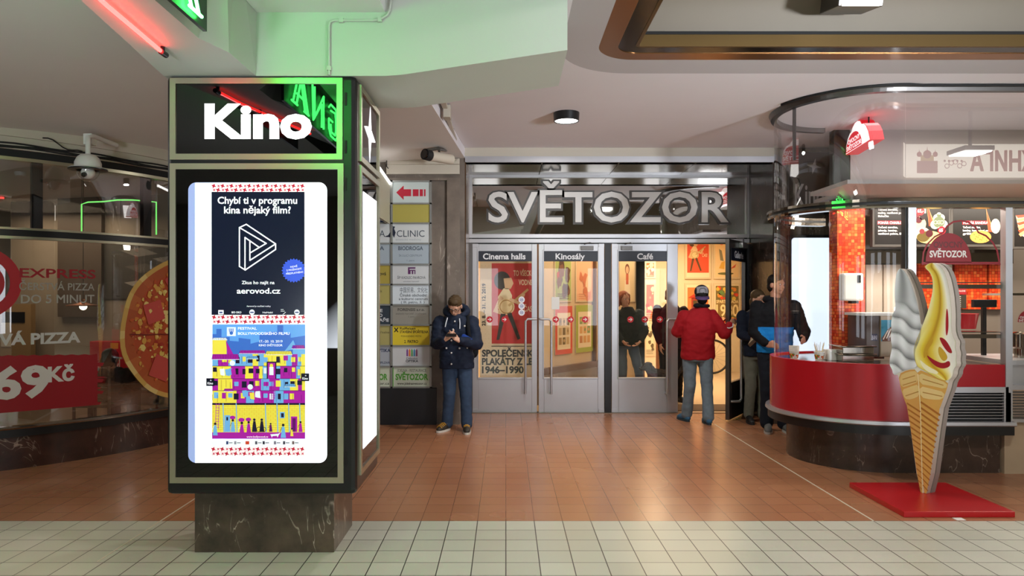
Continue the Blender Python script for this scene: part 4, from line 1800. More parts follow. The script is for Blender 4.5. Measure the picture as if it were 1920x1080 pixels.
def ctext(t, s, xa, xb, yb, cap_px, col, bold=0.0):
    tha, za = cyl_hit(xa, yb)
    thb, zb2 = cyl_hit(xb, yb)
    d = (CLy - RL * cos((tha + thb) / 2))
    t.text(s, tha * RL, thb * RL, -(za + zb2) / 2, cap_px * d / F, col, bold)


t = Art(0, 0, 1)
ctext(t, 'EXPRESS', 38, 180, 521, 16, '#8c1420', .05)
ctext(t, 'ČERSTVÁ PIZZA', 37, 178, 544, 13, '#8f8c84', .03)
ctext(t, 'DO 5 MINUT', 40, 178, 568, 15, '#97948c', .04)
ctext(t, 'NOVÁ PIZZA', -60, 150, 645, 19, '#b9b9b4', .1)
curved('window_lettering', t, shop)
# red brush stroke with the price
t = Art(0, 0, 1)
CP = lambda x, y: (cyl_hit(x, y)[0] * RL, -cyl_hit(x, y)[1])
xs_ = [-80 + i * 12 for i in range(23)]
top = [666 + (2 if i % 2 else 0) - .012 * (x if x > 0 else 0) for i, x in enumerate(xs_)]
bot = [776 - max(0, x + 10) * .085 for x in xs_]
for i in range(len(xs_) - 1):
    t.poly([CP(xs_[i], bot[i]), CP(xs_[i + 1], bot[i + 1]), CP(xs_[i + 1], top[i + 1]), CP(xs_[i], top[i])], '#8c0a18')
rr = random.Random(4)
y = 666
while y < 757:
    h_ = rr.uniform(3, 9)
    x2 = 184 + rr.uniform(-6, 14) - abs(y - 690) * .05
    t.poly([CP(166, y + h_), CP(x2, y + h_ - 1), CP(x2 + 3, y + 1), CP(166, y)], '#8c0a18')
    y += h_ * (1.0 if y < 720 else 1.35)
t.up()
ctext(t, '69', -12, 90, 744, 54, '#c9c5c0', .1)
ctext(t, 'Kč', 92, 139, 714, 26, '#c9c5c0', .1)
curved('price_stroke', t, shop)
# round red logo at the edge of the frame
t = Art(0, 0, 1)
c_ = CP(-42, 530)
t.ring(c_[0], c_[1], .24, .33, '#a01420', 36)
t.disc(c_[0], c_[1], .2, '#a01420', 30)
curved('round_logo', t, shop)
# pizza picture
t = Art(0, 0, 1)
pc = CP(352, 615)
RA, RB = CP(352, 615)[0] - CP(226, 615)[0], .79
rr = random.Random(3)


def wob(a, amp, f):
    return 1 + amp * noise.noise(V((cos(a) * f, sin(a) * f, 1.3)))


def ringpoly(r0, r1, col, n=72, amp=.03, jit=None):
    for i in range(n):
        a0_, a1_ = 2 * pi * i / n, 2 * pi * (i + 1) / n
        f = lambda a, r: (pc[0] + RA * r * wob(a, amp, 2) * cos(a), pc[1] + RB * r * wob(a, amp, 2) * sin(a))
        c = col if jit is None else jit[int((noise.noise(V((i * .35, r0 * 9, 0))) + 1) * .5 * len(jit)) % len(jit)]
        t.poly([f(a0_, r0), f(a0_, r1), f(a1_, r1), f(a1_, r0)], c)


ringpoly(.94, 1.0, '#c9a860', n=60, jit=['#c9a85c', '#c29a4e', '#d0b470'])
ringpoly(.82, .94, '#a85a28', n=60, jit=['#a85428', '#a24c22', '#ae5c2a'])
for a_ in range(6):
    ringpoly(max(.0, .82 - .14 * (a_ + 1)), .82 - .14 * a_, '#a8441e')
t.up()
for i in range(620):
    a_, r_ = rr.uniform(0, 2 * pi), .86 * sqrt(rr.random())
    x, y = pc[0] + RA * r_ * cos(a_), pc[1] + RB * r_ * sin(a_)
    n_ = 7
    s_ = rr.uniform(.008, .04) * (1 if r_ < .78 else .6)
    c = rr.choice(['#d8c070', '#cfae54', '#dcc47a', '#9a2c18', '#b8501e', '#b04a1c', '#c89440', '#c47a30'])
    t.poly([(x + s_ * rr.uniform(.5, 1.4) * cos(2 * pi * j / n_), y + s_ * rr.uniform(.5, 1.4) * sin(2 * pi * j / n_)) for j in range(n_)], c)
    if i % 40 == 0:
        t.up()
t.up()
for (x, y, s_, r_) in ((290, 585, 20, .5), (303, 690, 22, 1.2), (330, 530, 20, .2), (340, 640, 20, .8)):
    cx, cy = CP(x, y)
    k_ = s_ * .0056
    t.poly([(cx + k_ * 1.35 * cos(r_ + j * pi / 2), cy + k_ * 1.35 * sin(r_ + j * pi / 2)) for j in range(4)], '#b8453c')
t.up()
ax_, ay_ = CP(245, 627)
bx_, by_ = CP(420, 625)
t.line([(ax_ + (bx_ - ax_) * i / 8, ay_ + (by_ - ay_) * i / 8 + .006 * (i % 2)) for i in range(9)], .012, '#6e1c10')
curved('pizza_picture', t, shop)

# inside the pizza shop
m = MB()
fp = [(p[0][0], p[0][1]) for p in lpath] + [(-3.4, 12.3), (-10, 12.3), (-10, lpath[0][0][1])]
m.add([(x, y, .008) for x, y in fp], [tuple(range(len(fp)))])
struct(m.build('floor', mat('shop_floor', '#5a4c40', 0.4)), 'floor of the pizza shop')
m = MB()
m.box(-7.9, -7.75, 8.4, 12.3, 0, 3.1)
struct(m.build('wall_inner', mat('shop_brown_wall', '#6b5540', 0.6, noise_amt=.1)), 'brown partition in the pizza shop')
m = MB()
m2 = MB()
m2.box(PX(20, 10.6), -3.6, 10.6, 10.7, 0, 3.1)
struct(m2.build('wall_inner', mat('shop_grey_wall', '#857a6c', 0.6, noise_amt=.08)), 'grey beige wall in the pizza shop')
m = MB()
m.box(PX(108, 10.5), PX(190, 10.5), 10.5, 10.59, 1.3, 3.1)
struct(m.build('wall_inner', mat('shop_dark_panel', '#3c2f26', 0.5)), 'dark panel on the pizza shop wall')
t = PA(195, 450, 10.58)
t.rect(195, 445, 330, 560, '#3a3836')
t.up()
rr = random.Random(9)
for i in range(7):
    x, y = 200 + rr.uniform(0, 100), 455 + i * 15
    t.poly([(x, y), (x + 40, y - 6), (x + 70, y + 6), (x + 30, y + 12)], rr.choice(['#6e6a66', '#55514d', '#87827c']))
    t.up()
wp = t.front('wall_mural', M_print, None, 10.58, k0=.01)
tag(wp, 'dark grey stone picture on the pizza shop wall behind the pizza', 'wall picture')
m = MB()
m.pbox(0, 570, 58, 800, 10.3, .1)
m.pbox(4, 585, 46, 605, 10.29, .02, 1)
m.pbox(2, 605, 20, 650, 10.29, .02, 2)
tag(m.build('wood_cabinet', [mat('pale_wood', '#8e7350', 0.5), M_black, M_trunk]), 'pale wooden cabinet at the back of the pizza shop', 'cabinet')
m = MB()
m.pbox(168, 640, 262, 731, 10.41, .185)
fc = m.build('fire_cabinet', mat('fire_red', '#a81420', 0.3), bevel=.006)
tag(fc, 'red fire hose cabinet on the wall inside the pizza shop', 'cabinet')
t = PA(203, 674, 10.41)
t.rect(203, 674, 225, 698, '#d8d0cc')
t.up()
t.rect(204.5, 675.5, 223.5, 696.5, '#b0202a')
t.up()
t.rect(206, 677, 212, 688, '#e6e0dc')
t.line([(213, 694), (217, 680), (219, 692), (222, 682)], 1.3, '#e6e0dc')
t.front('fire_sign', M_decal, fc, 10.41)
t = PA(207, 643, 10.41)
t.rect(207, 643, 222, 654, '#c9862a')
t.front('yellow_label', M_decal, fc, 10.41)
pl_ = P(156, 574, 8.9)
pd = T('pendant_lamp', 'copper pendant lamp with lit bulb hanging in the pizza shop', 'lamp', pl_)
m = MB()
m.lathe([(.19, 0), (.185, .012), (.10, .025), (.03, .05), (.025, .09), (.0, .09)], pl_)
m.build('lamp_shade', mat('copper', '#a8603a', 0.25, 0.9), pd)
m = MB()
m.ball(pl_ + V((0, 0, -.005)), .042)
m.build('bulb', mat('warm_bulb', '#ffffff', emit=(1, .85, .6), strength=14), pd)
m = MB()
m.cyl(pl_ + V((0, 0, .08)), V((pl_.x, pl_.y, 3.1)), .004, n=6)
m.build('cord', M_black, pd)
# green neon reflection in the glass, added as a glowing outline inside
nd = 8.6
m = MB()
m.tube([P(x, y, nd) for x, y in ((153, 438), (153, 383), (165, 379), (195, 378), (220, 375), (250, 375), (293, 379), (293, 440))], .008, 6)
ng = m.build('neon_reflection_outline', mat('green_neon_reflection', '#40ff60', 0.3, emit=(.25, 1.0, .2), strength=1.3))
tag(ng, 'green outline inside the pizza shop standing in for a neon reflection in its glass', 'reflection stand-in')
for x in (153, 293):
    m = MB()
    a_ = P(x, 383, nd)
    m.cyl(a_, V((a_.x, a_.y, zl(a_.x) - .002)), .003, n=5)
    m.build('hanger', M_black, ng)  # thin rods added to carry the reflected outline
m = MB()
pdt = P(38, 335, 8.5)
m.lathe([(.0, -.05), (.05, -.045), (.06, -.02), (.06, .0), (0, 0)], (pdt.x, pdt.y, zl(pdt.x)))
tag(m.build('smoke_detector', M_white), 'small white smoke detector on the pizza shop ceiling', 'smoke detector')


def chair(name, label, x, y, rz, col='#3a2e22'):
    r = T(name, label, 'chair', (x, y, .008))
    c, s_ = cos(rz), sin(rz)
    W = lambda a, b, z: V((x + a * c - b * s_, y + a * s_ + b * c, z + .008))
    mw = mat('chair_wood', col, 0.5)
    m = MB()
    m.obox(W(0, 0, .455), V((c, s_, 0)) * .2, V((-s_, c, 0)) * .2, V((0, 0, .018)))
    m.build('seat', mw, r, bevel=.006)
    m = MB()
    for i in range(3):
        m.obox(W(0, -.2, .62 + .1 * i), V((c, s_, 0)) * .18, V((-s_, c, 0)) * .012, V((0, 0, .03)))
    m.build('backrest', mw, r, bevel=.005)
    for a, b, h in ((-.18, -.2, .86), (.18, -.2, .86), (-.18, .18, .45), (.18, .18, .45)):
        m = MB()
        m.cyl(W(a, b, 0), W(a, b, h), .016, n=8)
        m.build('leg', mw, r)
    return r


chair('wooden_chair', 'wooden chair of the diner seated behind the price stroke', PX(192, 7.6), 7.6, 0)
chair('wooden_chair', 'dark wooden chair near the fire cabinet by the pizza shop glass', PX(282, 8.6), 8.75, 1.2, '#1c1612')
tx, ty = PX(160, 8.2), 8.3
tb = T('cafe_table', 'small wooden table in front of the seated diner in the pizza shop', 'table', (tx, ty, .008))
m = MB()
m.box(tx - .38, tx + .38, ty - .3, ty + .3, .70, .735)
m.build('table_top', mat('pale_wood', '#8e7350', 0.5), tb, bevel=.006)
m = MB()
m.cyl((tx, ty, .02), (tx, ty, .7), .03)
m.build('leg', M_black, tb)
m = MB()
m.lathe([(0, .008), (.22, .008), (.22, .02), (.05, .035), (0, .035)], (tx, ty, 0))
m.build('foot', M_black, tb)

# dome camera
cd = 6.6
c0 = P(165, 318, cd)
dc = T('dome_camera', 'white dome surveillance camera hanging over the pizza shop front', 'camera', c0)
ctop = c0 + V((-.0, 0, .0))
m = MB()
m.lathe([(.155, 0), (.16, .008), (.15, .014), (.112, .02), (.112, .06), (.09, .11), (.06, .135), (.0, .14)], c0)
m.build('housing', M_white, dc)
m = MB()
m.lathe([(.10, .012), (.162, .004), (.162, -.006), (.1, -.01)], c0)
m.build('dome_rim', M_black, dc)
m = MB()
m.lathe([(.098, -.002)] + [(.098 * cos(q), -.002 - .105 * sin(q)) for q in [pi / 2 * i / 8 for i in range(1, 9)]], c0)
m.build('clear_dome', M_glass, dc)
m = MB()
m.ball(c0 + V((0, 0, -.03)), (.06, .06, .055))
ln = m.build('camera_body', M_white, dc)
m = MB()
m.cyl(c0 + V((-.0, -.04, -.045)), c0 + V((0.0, -.072, -.06)), .022, n=12)
m.build('lens', M_black_g, ln)
m = MB()
m.tube([c0 + V((0, 0, .13)), c0 + V((0, 0, .24)), c0 + V((-.01, .02, .30)), c0 + V((-.01, .1, .33)), c0 + V((-.01, .5, .33))], .022, 10)
m.obox(c0 + V((-.05, .12, .30)), V((.04, 0, 0)), V((0, .04, 0)), V((0, 0, .05)))
m.build('wall_arm', M_white, dc)

# ================================================================ DIRECTORY BOARD
bd = 8.96
db = T('directory_board', 'tall board of tenant name panels on the marble wall left of the doors', 'directory board', P(755, 725, bd))
m = MB()
m.pbox(698, 338, 809, 728, bd, .04)
m.build('board_back', mat('board_white', '#a9aaa8', 0.5), db)
m = MB()
for x0_, x1_ in ((698, 701), (732, 736), (805.5, 809)):
    m.pbox(x0_, 338, x1_, 728, bd - .02, .03)
for y_ in (338, 380, 417, 455, 494.5, 532, 570, 608, 647, 686, 725):
    m.pbox(698, y_, 809, y_ + 3, bd - .02, .03)
m.build('board_frame', mat('board_frame', '#9a9c98', 0.35, 0.6), db)
rows = [(341, 380, '#b9c3c0'), (383, 417, '#a49a4a'), (420, 455, '#c4c8c8'), (458, 494, '#9fabb4'), (498, 532, '#c2c5c6'), (535, 570, '#cdd6dc'), (573, 608, '#8d8a80'), (611, 647, '#d8c02e'), (650, 686, '#c6c9ca'), (689, 725, '#c3ccb8')]


def dpanel(i, x0_, x1_, bg, fn):
    ya, yb2 = rows[i][0], rows[i][1]
    t = PA(x0_, ya, bd)
    t.rect(x0_, ya, x1_, yb2, bg)
    t.up()
    fn(t, ya, yb2)
    return t.front('name_panel', M_print, db, bd, k0=.004)


def f0(t, a, b):
    t.poly([(743, 361), (757, 348), (757, 355), (771, 355), (771, 368), (757, 368), (757, 375)], '#b01c34')
    t.rect(774, 355, 785, 368, '#b01c34')
    t.rect(787, 355, 793, 368, '#b01c34')
    t.rect(795, 355, 798, 368, '#b01c34')


def f2(t, a, b):
    t.text('CLINIC', 744, 796, 444, 12, '#3a4450')
    t.poly([(720, 444), (728, 441), (734, 432), (737, 427), (735, 424), (741, 425), (739, 429), (742, 436), (739, 446), (735, 438), (732, 445)], '#1c2436')
    t.text('estetické medicíny', 742, 790, 451, 4, '#9aa4aa')


def f3(t, a, b):
    t.text('BIODROGA', 747, 793, 469, 7, '#44505c', .05)
    t.text('ŠKOLICÍ CENTRUM', 748, 791, 481, 3.6, '#66727c')
    t.text('1. patro', 763, 777, 490, 3.4, '#66727c')


def f4(t, a, b):
    t.rect(765, 501, 779, 514, '#5a2a5c')
    t.up()
    t.rect(768, 504, 779, 506, '#c2c5c6').rect(770, 508, 772, 514, '#c2c5c6').rect(775, 508, 777, 514, '#c2c5c6')
    t.text('ŠÍP KADLEC PAVROVÁ', 745, 798, 523, 5, '#555a60')
    t.text('advokátní kancelář', 756, 786, 529, 2.6, '#7a7e84')


def f5(t, a, b):
    t.text('中国贸易、文化社', 750, 802, 548, 7.5, '#39464e')
    t.text('Čínské obchodní', 750, 800, 556, 5, '#39464e', .03)
    t.text('a kulturní centrum', 748, 802, 562.5, 4.4, '#39464e', .03)
    t.text('( III. patro, 3. )', 752, 796, 568.5, 4, '#39464e', .03)


def f6(t, a, b):
    t.text('FORENSIS s.r.o.', 746, 796, 583, 5, '#3f3c38', .05)
    t.text('znalecká kancelář, oceňování', 742, 799, 589.5, 3, '#55524c')
    t.text('2. patro', 765, 777, 595, 2.6, '#55524c')


def f7(t, a, b):
    t.line([(740, 615), (746, 622)], 2, '#1c1a14').line([(746, 615), (740, 622)], 2, '#1c1a14')
    t.text('Raiffeisen', 750, 779, 618, 4.4, '#1c1a14', .05)
    t.text('STAVEBNÍ SPOŘITELNA', 750, 803, 624.5, 4.6, '#1c1a14', .06)
    t.text('PORADENSKÉ MÍSTO', 752, 790, 632, 3.4, '#4a441c')
    t.text('2. PATRO', 758, 784, 643, 5.2, '#1c1a14', .05)


def f8(t, a, b):
    for i, c in enumerate(('#7a4a8c', '#d8703a', '#5a9a5a', '#4a8ab0', '#8a4a6a')):
        t.rect(762 + i * 4.4, 657, 765.4 + i * 4.4, 668, c)
        t.poly([(762 + i * 4.4, 657), (763.7 + i * 4.4, 653.5), (765.4 + i * 4.4, 657)], c)
    t.text('Dětská', 762, 783, 674, 4, '#4a5058')
    t.text('OPTIKA', 761, 784, 679, 4, '#2a3038', .06)


def f9(t, a, b):
    t.text('JÍDELNA - RESTAURACE', 744, 799, 697, 5, '#4a4a44')
    t.text('SVĚTOZOR', 742, 802, 712, 10.5, '#4a9a2c', .1)
    t.text('www.jidelnasvetozor.cz', 745, 800, 721, 4, '#2a2c28', .05)
    t.rect(736, 689, 738, 725, '#5aa03c')


for i, fn in enumerate((f0, lambda t, a, b: None, f2, f3, f4, f5, f6, f7, f8, f9)):
    dpanel(i, 736, 806, rows[i][2], fn)
dpanel(1, 702, 733, '#23376a', lambda t, a, b: t.text('SERVIS', 706, 730, 414, 6, '#c8ccd4', .05))
dpanel(2, 702, 733, '#c4c8c8', lambda t, a, b: t.text('RA', 703, 722, 444, 12, '#3a4450'))
dpanel(3, 702, 733, '#9fabb4', lambda t, a, b: t.text('GA', 704, 720, 469, 7, '#44505c', .05))
dpanel(4, 702, 733, '#a49440', lambda t, a, b: t.text('Nová', 705, 724, 516, 6, '#2a2818', .05))
dpanel(5, 702, 733, '#a89f5c', lambda t, a, b: t.text('servis', 703, 716, 548, 5, '#3a3828'))


def g6(t, a, b):
    for k_, s_ in enumerate(('KE', 'HO', 'KAŘE')):
        t.text(s_, 705, 705 + 6 * len(s_), 585 + k_ * 9, 5.5, '#d0d4d8', .07)


dpanel(6, 702, 733, '#2c3742', g6)
dpanel(7, 702, 733, '#a8a064', lambda t, a, b: t.text('spořitelna', 704, 730, 625, 4, '#4a4830'))
dpanel(8, 702, 733, '#a4abb4', lambda t, a, b: (t.text('OPTIKA', 703, 732, 660, 6, '#1c2c50', .06), t.text('TEMPLOVÁ', 704, 731, 682, 4, '#1c2c50', .03)))
dpanel(9, 702, 733, '#c3ccb8', lambda t, a, b: (t.text('ZOR', 704, 726, 712, 10.5, '#4a9a2c', .1), t.text('zor.cz', 708, 730, 721, 4, '#2a2c28', .04)))
m = MB()
m.pbox(690, 728, 818, 797, 8.93, .07)
struct(m.build('baseboard_back', mat('black_skirting', '#15171c', 0.5)), 'black plinth under the directory board')
m = MB()
m.pbox(690, 333, 838, 338, 8.95, .05)
struct(m.build('trim_16', M_marble_wall), 'dark stone strip over the directory board')
m = MB()
m.pbox(838, 333, 862, 798, 8.95, .06)
struct(m.build('pillar', M_marble_wall), 'flat stone pilaster left of the cinema doors')
# small lit shop sign seen behind the pillar
ls = T('tube_light_sign', 'thin lit tube over a pale shop sign behind the pillar', 'shop sign', V((-1.62, 8.3, 2.6)))
m = MB()
a_, b_ = P(706, 308, 8.2), P(731, 344, 8.93)
m.tube([a_, b_], .018, 8)
m.build('light_tube', M_lamp, ls)
m = MB()
m.quad(a_ + V((0, 0, -.02)), b_ + V((0, 0, -.02)), P(731, 420, 8.9), P(706, 404, 8.2))
m.quad(a_ + V((-.03, 0, -.02)), b_ + V((-.03, 0, -.02)), P(731, 420, 8.9) + V((-.03, 0, 0)), P(706, 404, 8.2) + V((-.03, 0, 0)))
m.build('sign_face', mat('pale_sign', '#b0ab94', 0.5), ls)

# bullet camera at the corner over the directory board
cp = P(835, 289, 8.3)
bc = T('bullet_camera', 'beige bullet surveillance camera on the corner left of the entrance', 'camera', cp)
ax_ = (P(803, 292, 8.05) - P(846, 299, 8.35)).normalized()
m = MB()
m.cyl(P(846, 299, 8.35), P(806, 292, 8.07), .058, n=16)
m.build('camera_housing', M_trunk, bc)
m = MB()
m.cyl(P(806, 292, 8.07), P(796, 289, 8.0), .062, n=16)
m.cyl(P(797, 289, 8.0), P(795, 288.5, 7.99), .05, n=16, mi=1)
m.build('camera_hood', [M_black_m, M_black_g], bc)
m = MB()
m.tube([P(825, 292, 8.2), P(822, 278, 8.25), P(800, 282, 8.1)], .02, 8)
m.tube([P(822, 279, 8.2), P(836, 281, 8.5), P(845, 278, 8.9)], .022, 8)
m.build('bracket', mat('bracket_dark', '#4a443c', 0.5), bc)
m = MB()
m.tube([P(846, 299, 8.35), P(850, 300, 8.6), P(856, 299, 8.92)], .012, 6)
m.build('cord', M_trunk, bc)
jb = P(820, 228, 6.9)
m = MB()
m.obox(V((-.57, 7.0, 3.38)), V((.035, 0, 0)), V((0, .07, 0)), V((0, 0, .06)))
m.box(-.60, -.56, 7.05, 8.97, 3.37, 3.40)
m.box(-.61, -.56, 5.4, 6.95, 3.40, 3.43)
tag(m.build('junction_box', M_trunk, bevel=.005), 'painted junction box with cable trunking along the ceiling step', 'junction box')
# wire hook near the shop sign
m = MB()
m.tube([P(725, 297, 8.9), P(725, 312, 8.9), P(728, 316, 8.9)], .006, 6)
tag(m.build('wire_hook', M_black_m), 'short dark wire hanging from the cornice beside the pillar', 'wire')

# ================================================================ CEILING LAMPS
dl = P(1062, 212, 7.29)
lamp = T('downlight', 'round black surface downlight on the ceiling before the doors', 'ceiling lamp', V((dl.x, dl.y, CZ - .085)))
m = MB()
m.lathe([(.118, 0), (.128, 0), (.132, .085), (.0, .085)], (dl.x, dl.y, CZ - .085))
m.build('housing', M_black, lamp)
m = MB()
m.lathe([(.0, .008), (.118, .008), (.118, .014), (.0, .014)], (dl.x, dl.y, CZ - .085))
m.build('diffuser', M_lamp, lamp)
sp = bpy.data.lights.new('downlight_light', 'AREA')
sp.shape = 'DISK'
sp.size = .2
sp.energy = 55
sp.color = NEUT
so = bpy.data.objects.new('downlight_light', sp)
COL.objects.link(so)
so.parent = lamp
so.location = (0, 0, -.005)

cl = T('coffer_lamp', 'square lamp with lit panel under the raised ceiling', 'ceiling lamp', (PX(1608, 5.1), 5.1, 3.72))
lx = PX(1608, 5.05)
m = MB()
m.obox((lx, 5.14, 3.70), V((.155, 0, 0)), V((0, .15, .03)), V((0, -.02, .06)))
m.box(lx - .03, lx + .03, 5.16, 5.36, 3.74, 3.80)
m.build('housing', M_steel_d, cl, bevel=.004)
m = MB()
m.obox((lx, 5.04, 3.625), V((.13, 0, 0)), V((0, .05, .012)), V((0, -.002, .006)))
m.build('diffuser', M_lamp, cl)

for i, (x_, y_, z_, zt_) in enumerate(((2.35, 2.2, 3.75, 5.2), (7.95, 0.4, 4.05, 5.2), (-0.15, 1.0, 3.36, 3.449))):
    r_ = T('coffer_lamp', ['square lamp hanging in the raised ceiling left of the visible one', 'square lamp hanging deep in the raised ceiling at the far right', 'unseen square lamp added under the ceiling in front of the pillar'][i], 'ceiling lamp', (x_, y_, z_))
    m = MB()
    m.box(x_ - .25, x_ + .25, y_ - .25, y_ + .25, z_ + .012, z_ + .085)
    if zt_ - z_ > .2:
        m.box(x_ - .02, x_ + .02, y_ - .02, y_ + .02, z_ + .085, zt_)
    m.build('housing', M_steel_d, r_)
    m = MB()
    m.box(x_ - .23, x_ + .23, y_ - .23, y_ + .23, z_, z_ + .012)
    m.build('diffuser', M_lamp, r_)
# ================================================================ WALL LIGHT BOX BEHIND THE COUNTER
wd = 8.93
wb = T('wall_light_box', 'tall cinema light box with glowing panel on the dark marble wall behind the curved glass', 'light box', P(1522, 670, wd))
m = MB()
m.pbox(1480, 285, 1562, 402, wd - .04, .1)
m.pbox(1478, 440, 1566, 674, wd, .06)
m.build('cabinet', M_black, wb, bevel=.006)
t = PA(1484, 446, wd)
t.poly(rrect(1484, 446, 1560, 668, 6), '#e2ecff')
t.front('light_panel', mat('wall_light_panel', '#ffffff', 0.3, emit=(0.74, 0.86, 1.0), strength=1.1), wb, wd, k0=.004)
t = PA(1484, 446, wd - .04)
star4(t, 1526, 312, 15, '#b6b4b4', .2, .28)
t.text('Kino', 1491, 1545, 388, 42, '#b8b8bc', .05)
t.front('sign_lettering', M_print, wb, wd - .04, k0=.003)

# ================================================================ ICE CREAM COUNTER
KX, KY = 3.52, 7.16
END = 11.5


def kpath(n=40, x_end=None, back=True):
    """plan of the counter edge as points with outward normals; radius is added as the offset"""
    p = []
    if back:
        p.append(((KX + .35, KY), (0, 1)))
    for i in range(n + 1):
        q = pi / 2 + pi * i / n
        p.append(((KX, KY), (cos(q), sin(q))))
    p.append(((END if x_end is None else x_end, KY), (0, -1)))
    return p


XE = 4.43            # right end of the counter unit
ks = T('ice_cream_counter', 'rounded ice cream counter with red front, marble base and curved glass', 'counter', (3.9, 6.9, 0))
m = MB()
m.sweep(kpath(x_end=4.45), [(.68, 0), (.68, .372), (.55, .372), (.55, 0)])
m.build('base', marble_mat('counter_marble', '#2b211d', '#48382f', '#9a8a7c', 0.24, 3.2), ks)
m = MB()
m.sweep(kpath(x_end=4.455), [(.5, .372), (.86, .372), (.86, .452), (.5, .452)])
m.build('plinth_band', M_black, ks)
m = MB()
m.sweep(kpath(x_end=4.46), [(.5, .452), (.875, .452), (.885, .462), (.88, .49), (.84, .492), (.5, .492)])
m.build('ledge', M_steel, ks)
m = MB()
m.sweep(kpath(x_end=3.83), [(.78, .492), (.84, .492), (.84, .99), (.78, .99)])
m.box(3.83, XE, KY - .84, KY - .78, .795, .99)
m.build('front_panel', M_red, ks)
gr = MB()
gx0, gx1 = 3.83, XE - .02
gr.box(gx0, gx1, KY - .85, KY - .83, .745, .795)
gr.box(gx1 - .04, gx1 + .02, KY - .85, KY - .83, .492, .745)
gr.box(gx0, gx0 + .03, KY - .85, KY - .83, .492, .745)
vg = gr.build('grille_frame', M_steel, ks)
m = MB()
m.box(gx0, gx1, KY - .80, KY - .78, .492, .745)
m.build('grille_back', M_black_m, vg)
m = MB()
for i in range(9):
    z_ = .505 + i * .026
    m.add([(gx0 + .03, KY - .845, z_ + .017), (gx1 - .04, KY - .845, z_ + .017), (gx1 - .04, KY - .815, z_ + .004), (gx0 + .03, KY - .815, z_ + .004),
           (gx0 + .03, KY - .845, z_ + .013), (gx1 - .04, KY - .845, z_ + .013), (gx1 - .04, KY - .815, z_), (gx0 + .03, KY - .815, z_)],
          [(0, 1, 2, 3), (4, 5, 6, 7), (0, 1, 5, 4), (2, 3, 7, 6), (0, 3, 7, 4), (1, 2, 6, 5)])
m.build('grille_slats', M_steel, vg)
m = MB()
m.sweep(kpath(x_end=XE), [(.2, .955), (.835, .955), (.835, .975), (.2, .975)])
m.build('worktop', M_polish, ks)
# glass, rings and posts
kw_ = S('window_2', 'curved upper glass band with metal rings over the ice cream counter', (4.0, 6.9, 2.37))
m = MB()
m.sweep(kpath(n=48, x_end=3.53, back=False)[6:], [(.80, .992), (.80, 2.37)], closed_prof=False)
m.build('curved_glass', M_glass_c, ks)
m = MB()
m.sweep(kpath(n=48, x_end=3.53, back=False)[6:], [(.80, 2.45), (.80, 3.42)], closed_prof=False)
m.build('curved_glass', M_glass_k, kw_)
m = MB()
m.quad((3.535, KY - .80, 2.45), (6.2, KY - .80, 2.45), (6.2, KY - .80, 3.42), (3.535, KY - .80, 3.42))
m.build('upper_glass', M_glass_k, kw_)
m = MB()
m.quad((3.60, KY - .80, 1.0), (4.40, KY - .80, 1.0), (4.40, KY - .80, 2.37), (3.60, KY - .80, 2.37))
m.build('front_glass', M_glass, ks)
kp = kpath(n=48, x_end=9.0, back=False)
m = MB()
m.sweep(kp, [(.76, 2.37), (.86, 2.37), (.865, 2.385), (.865, 2.40), (.76, 2.40)], smooth=False)
m.sweep(kp, [(.76, 2.40), (.85, 2.40), (.85, 2.425), (.76, 2.425)], mi=1, smooth=False)
m.sweep(kp, [(.76, 2.425), (.87, 2.425), (.87, 2.45), (.76, 2.45)], smooth=False)
m.build('canopy_ring', [M_polish, M_black], kw_)
m = MB()
m.sweep(kp, [(.77, 3.40), (.83, 3.40), (.84, 3.43), (.85, 3.449), (.77, 3.449)], smooth=False)
m.build('ceiling_ring', M_steel_d, kw_)
m = MB()
m.tube([V((KX + 2.6 - i * .13, KY - .87 + .004 * (i % 2), 3.438)) for i in range(20)] + [V((KX + .89 * cos(q), KY + .89 * sin(q), 3.438)) for q in [-pi / 2 - pi * .42 * i / 14 for i in range(15)]], .012, 6)
tag(m.build('cable', M_black_m), 'black cable lying along the ring where the counter glass meets the ceiling', 'cable')
for x_, w_ in ((3.565, .035), (4.415, .03)):
    m = MB()
    m.box(x_ - w_, x_ + w_, KY - .85, KY - .78, .99 if x_ < 4 else .492, 2.37)
    m.build('post', M_steel, ks)
m = MB()
m.box(3.515, 3.53, KY - .83, KY - .76, .99, 2.37)
m.build('post_seal', M_black, ks)
m = MB()
q = -pi + .42
gp = (KX + .8 * cos(pi + .30), KY + .8 * sin(pi + .30))
m.cyl((gp[0] + .02, gp[1], 2.9), (gp[0] + .02, gp[1], 3.42), .018, n=8)
m.build('glass_strut', M_black, kw_)
m = MB()
for z_ in (1.66, 1.22):
    m.box(3.60, 4.385, KY - .79, KY - .75, z_, z_ + .035)
    m.box(3.60, 4.385, KY - .79, KY - .60, z_ + .05, z_ + .058)
m.build('shelf_rail', M_polish, ks)
# red window sign
t = PA(1728, 495, KY - .80)


def half(cx, yb, rx, ry, n=24, a0=pi, a1=2 * pi):
    return [(cx + rx * cos(a0 + (a1 - a0) * i / n), yb + ry * sin(a0 + (a1 - a0) * i / n)) for i in range(n + 1)]


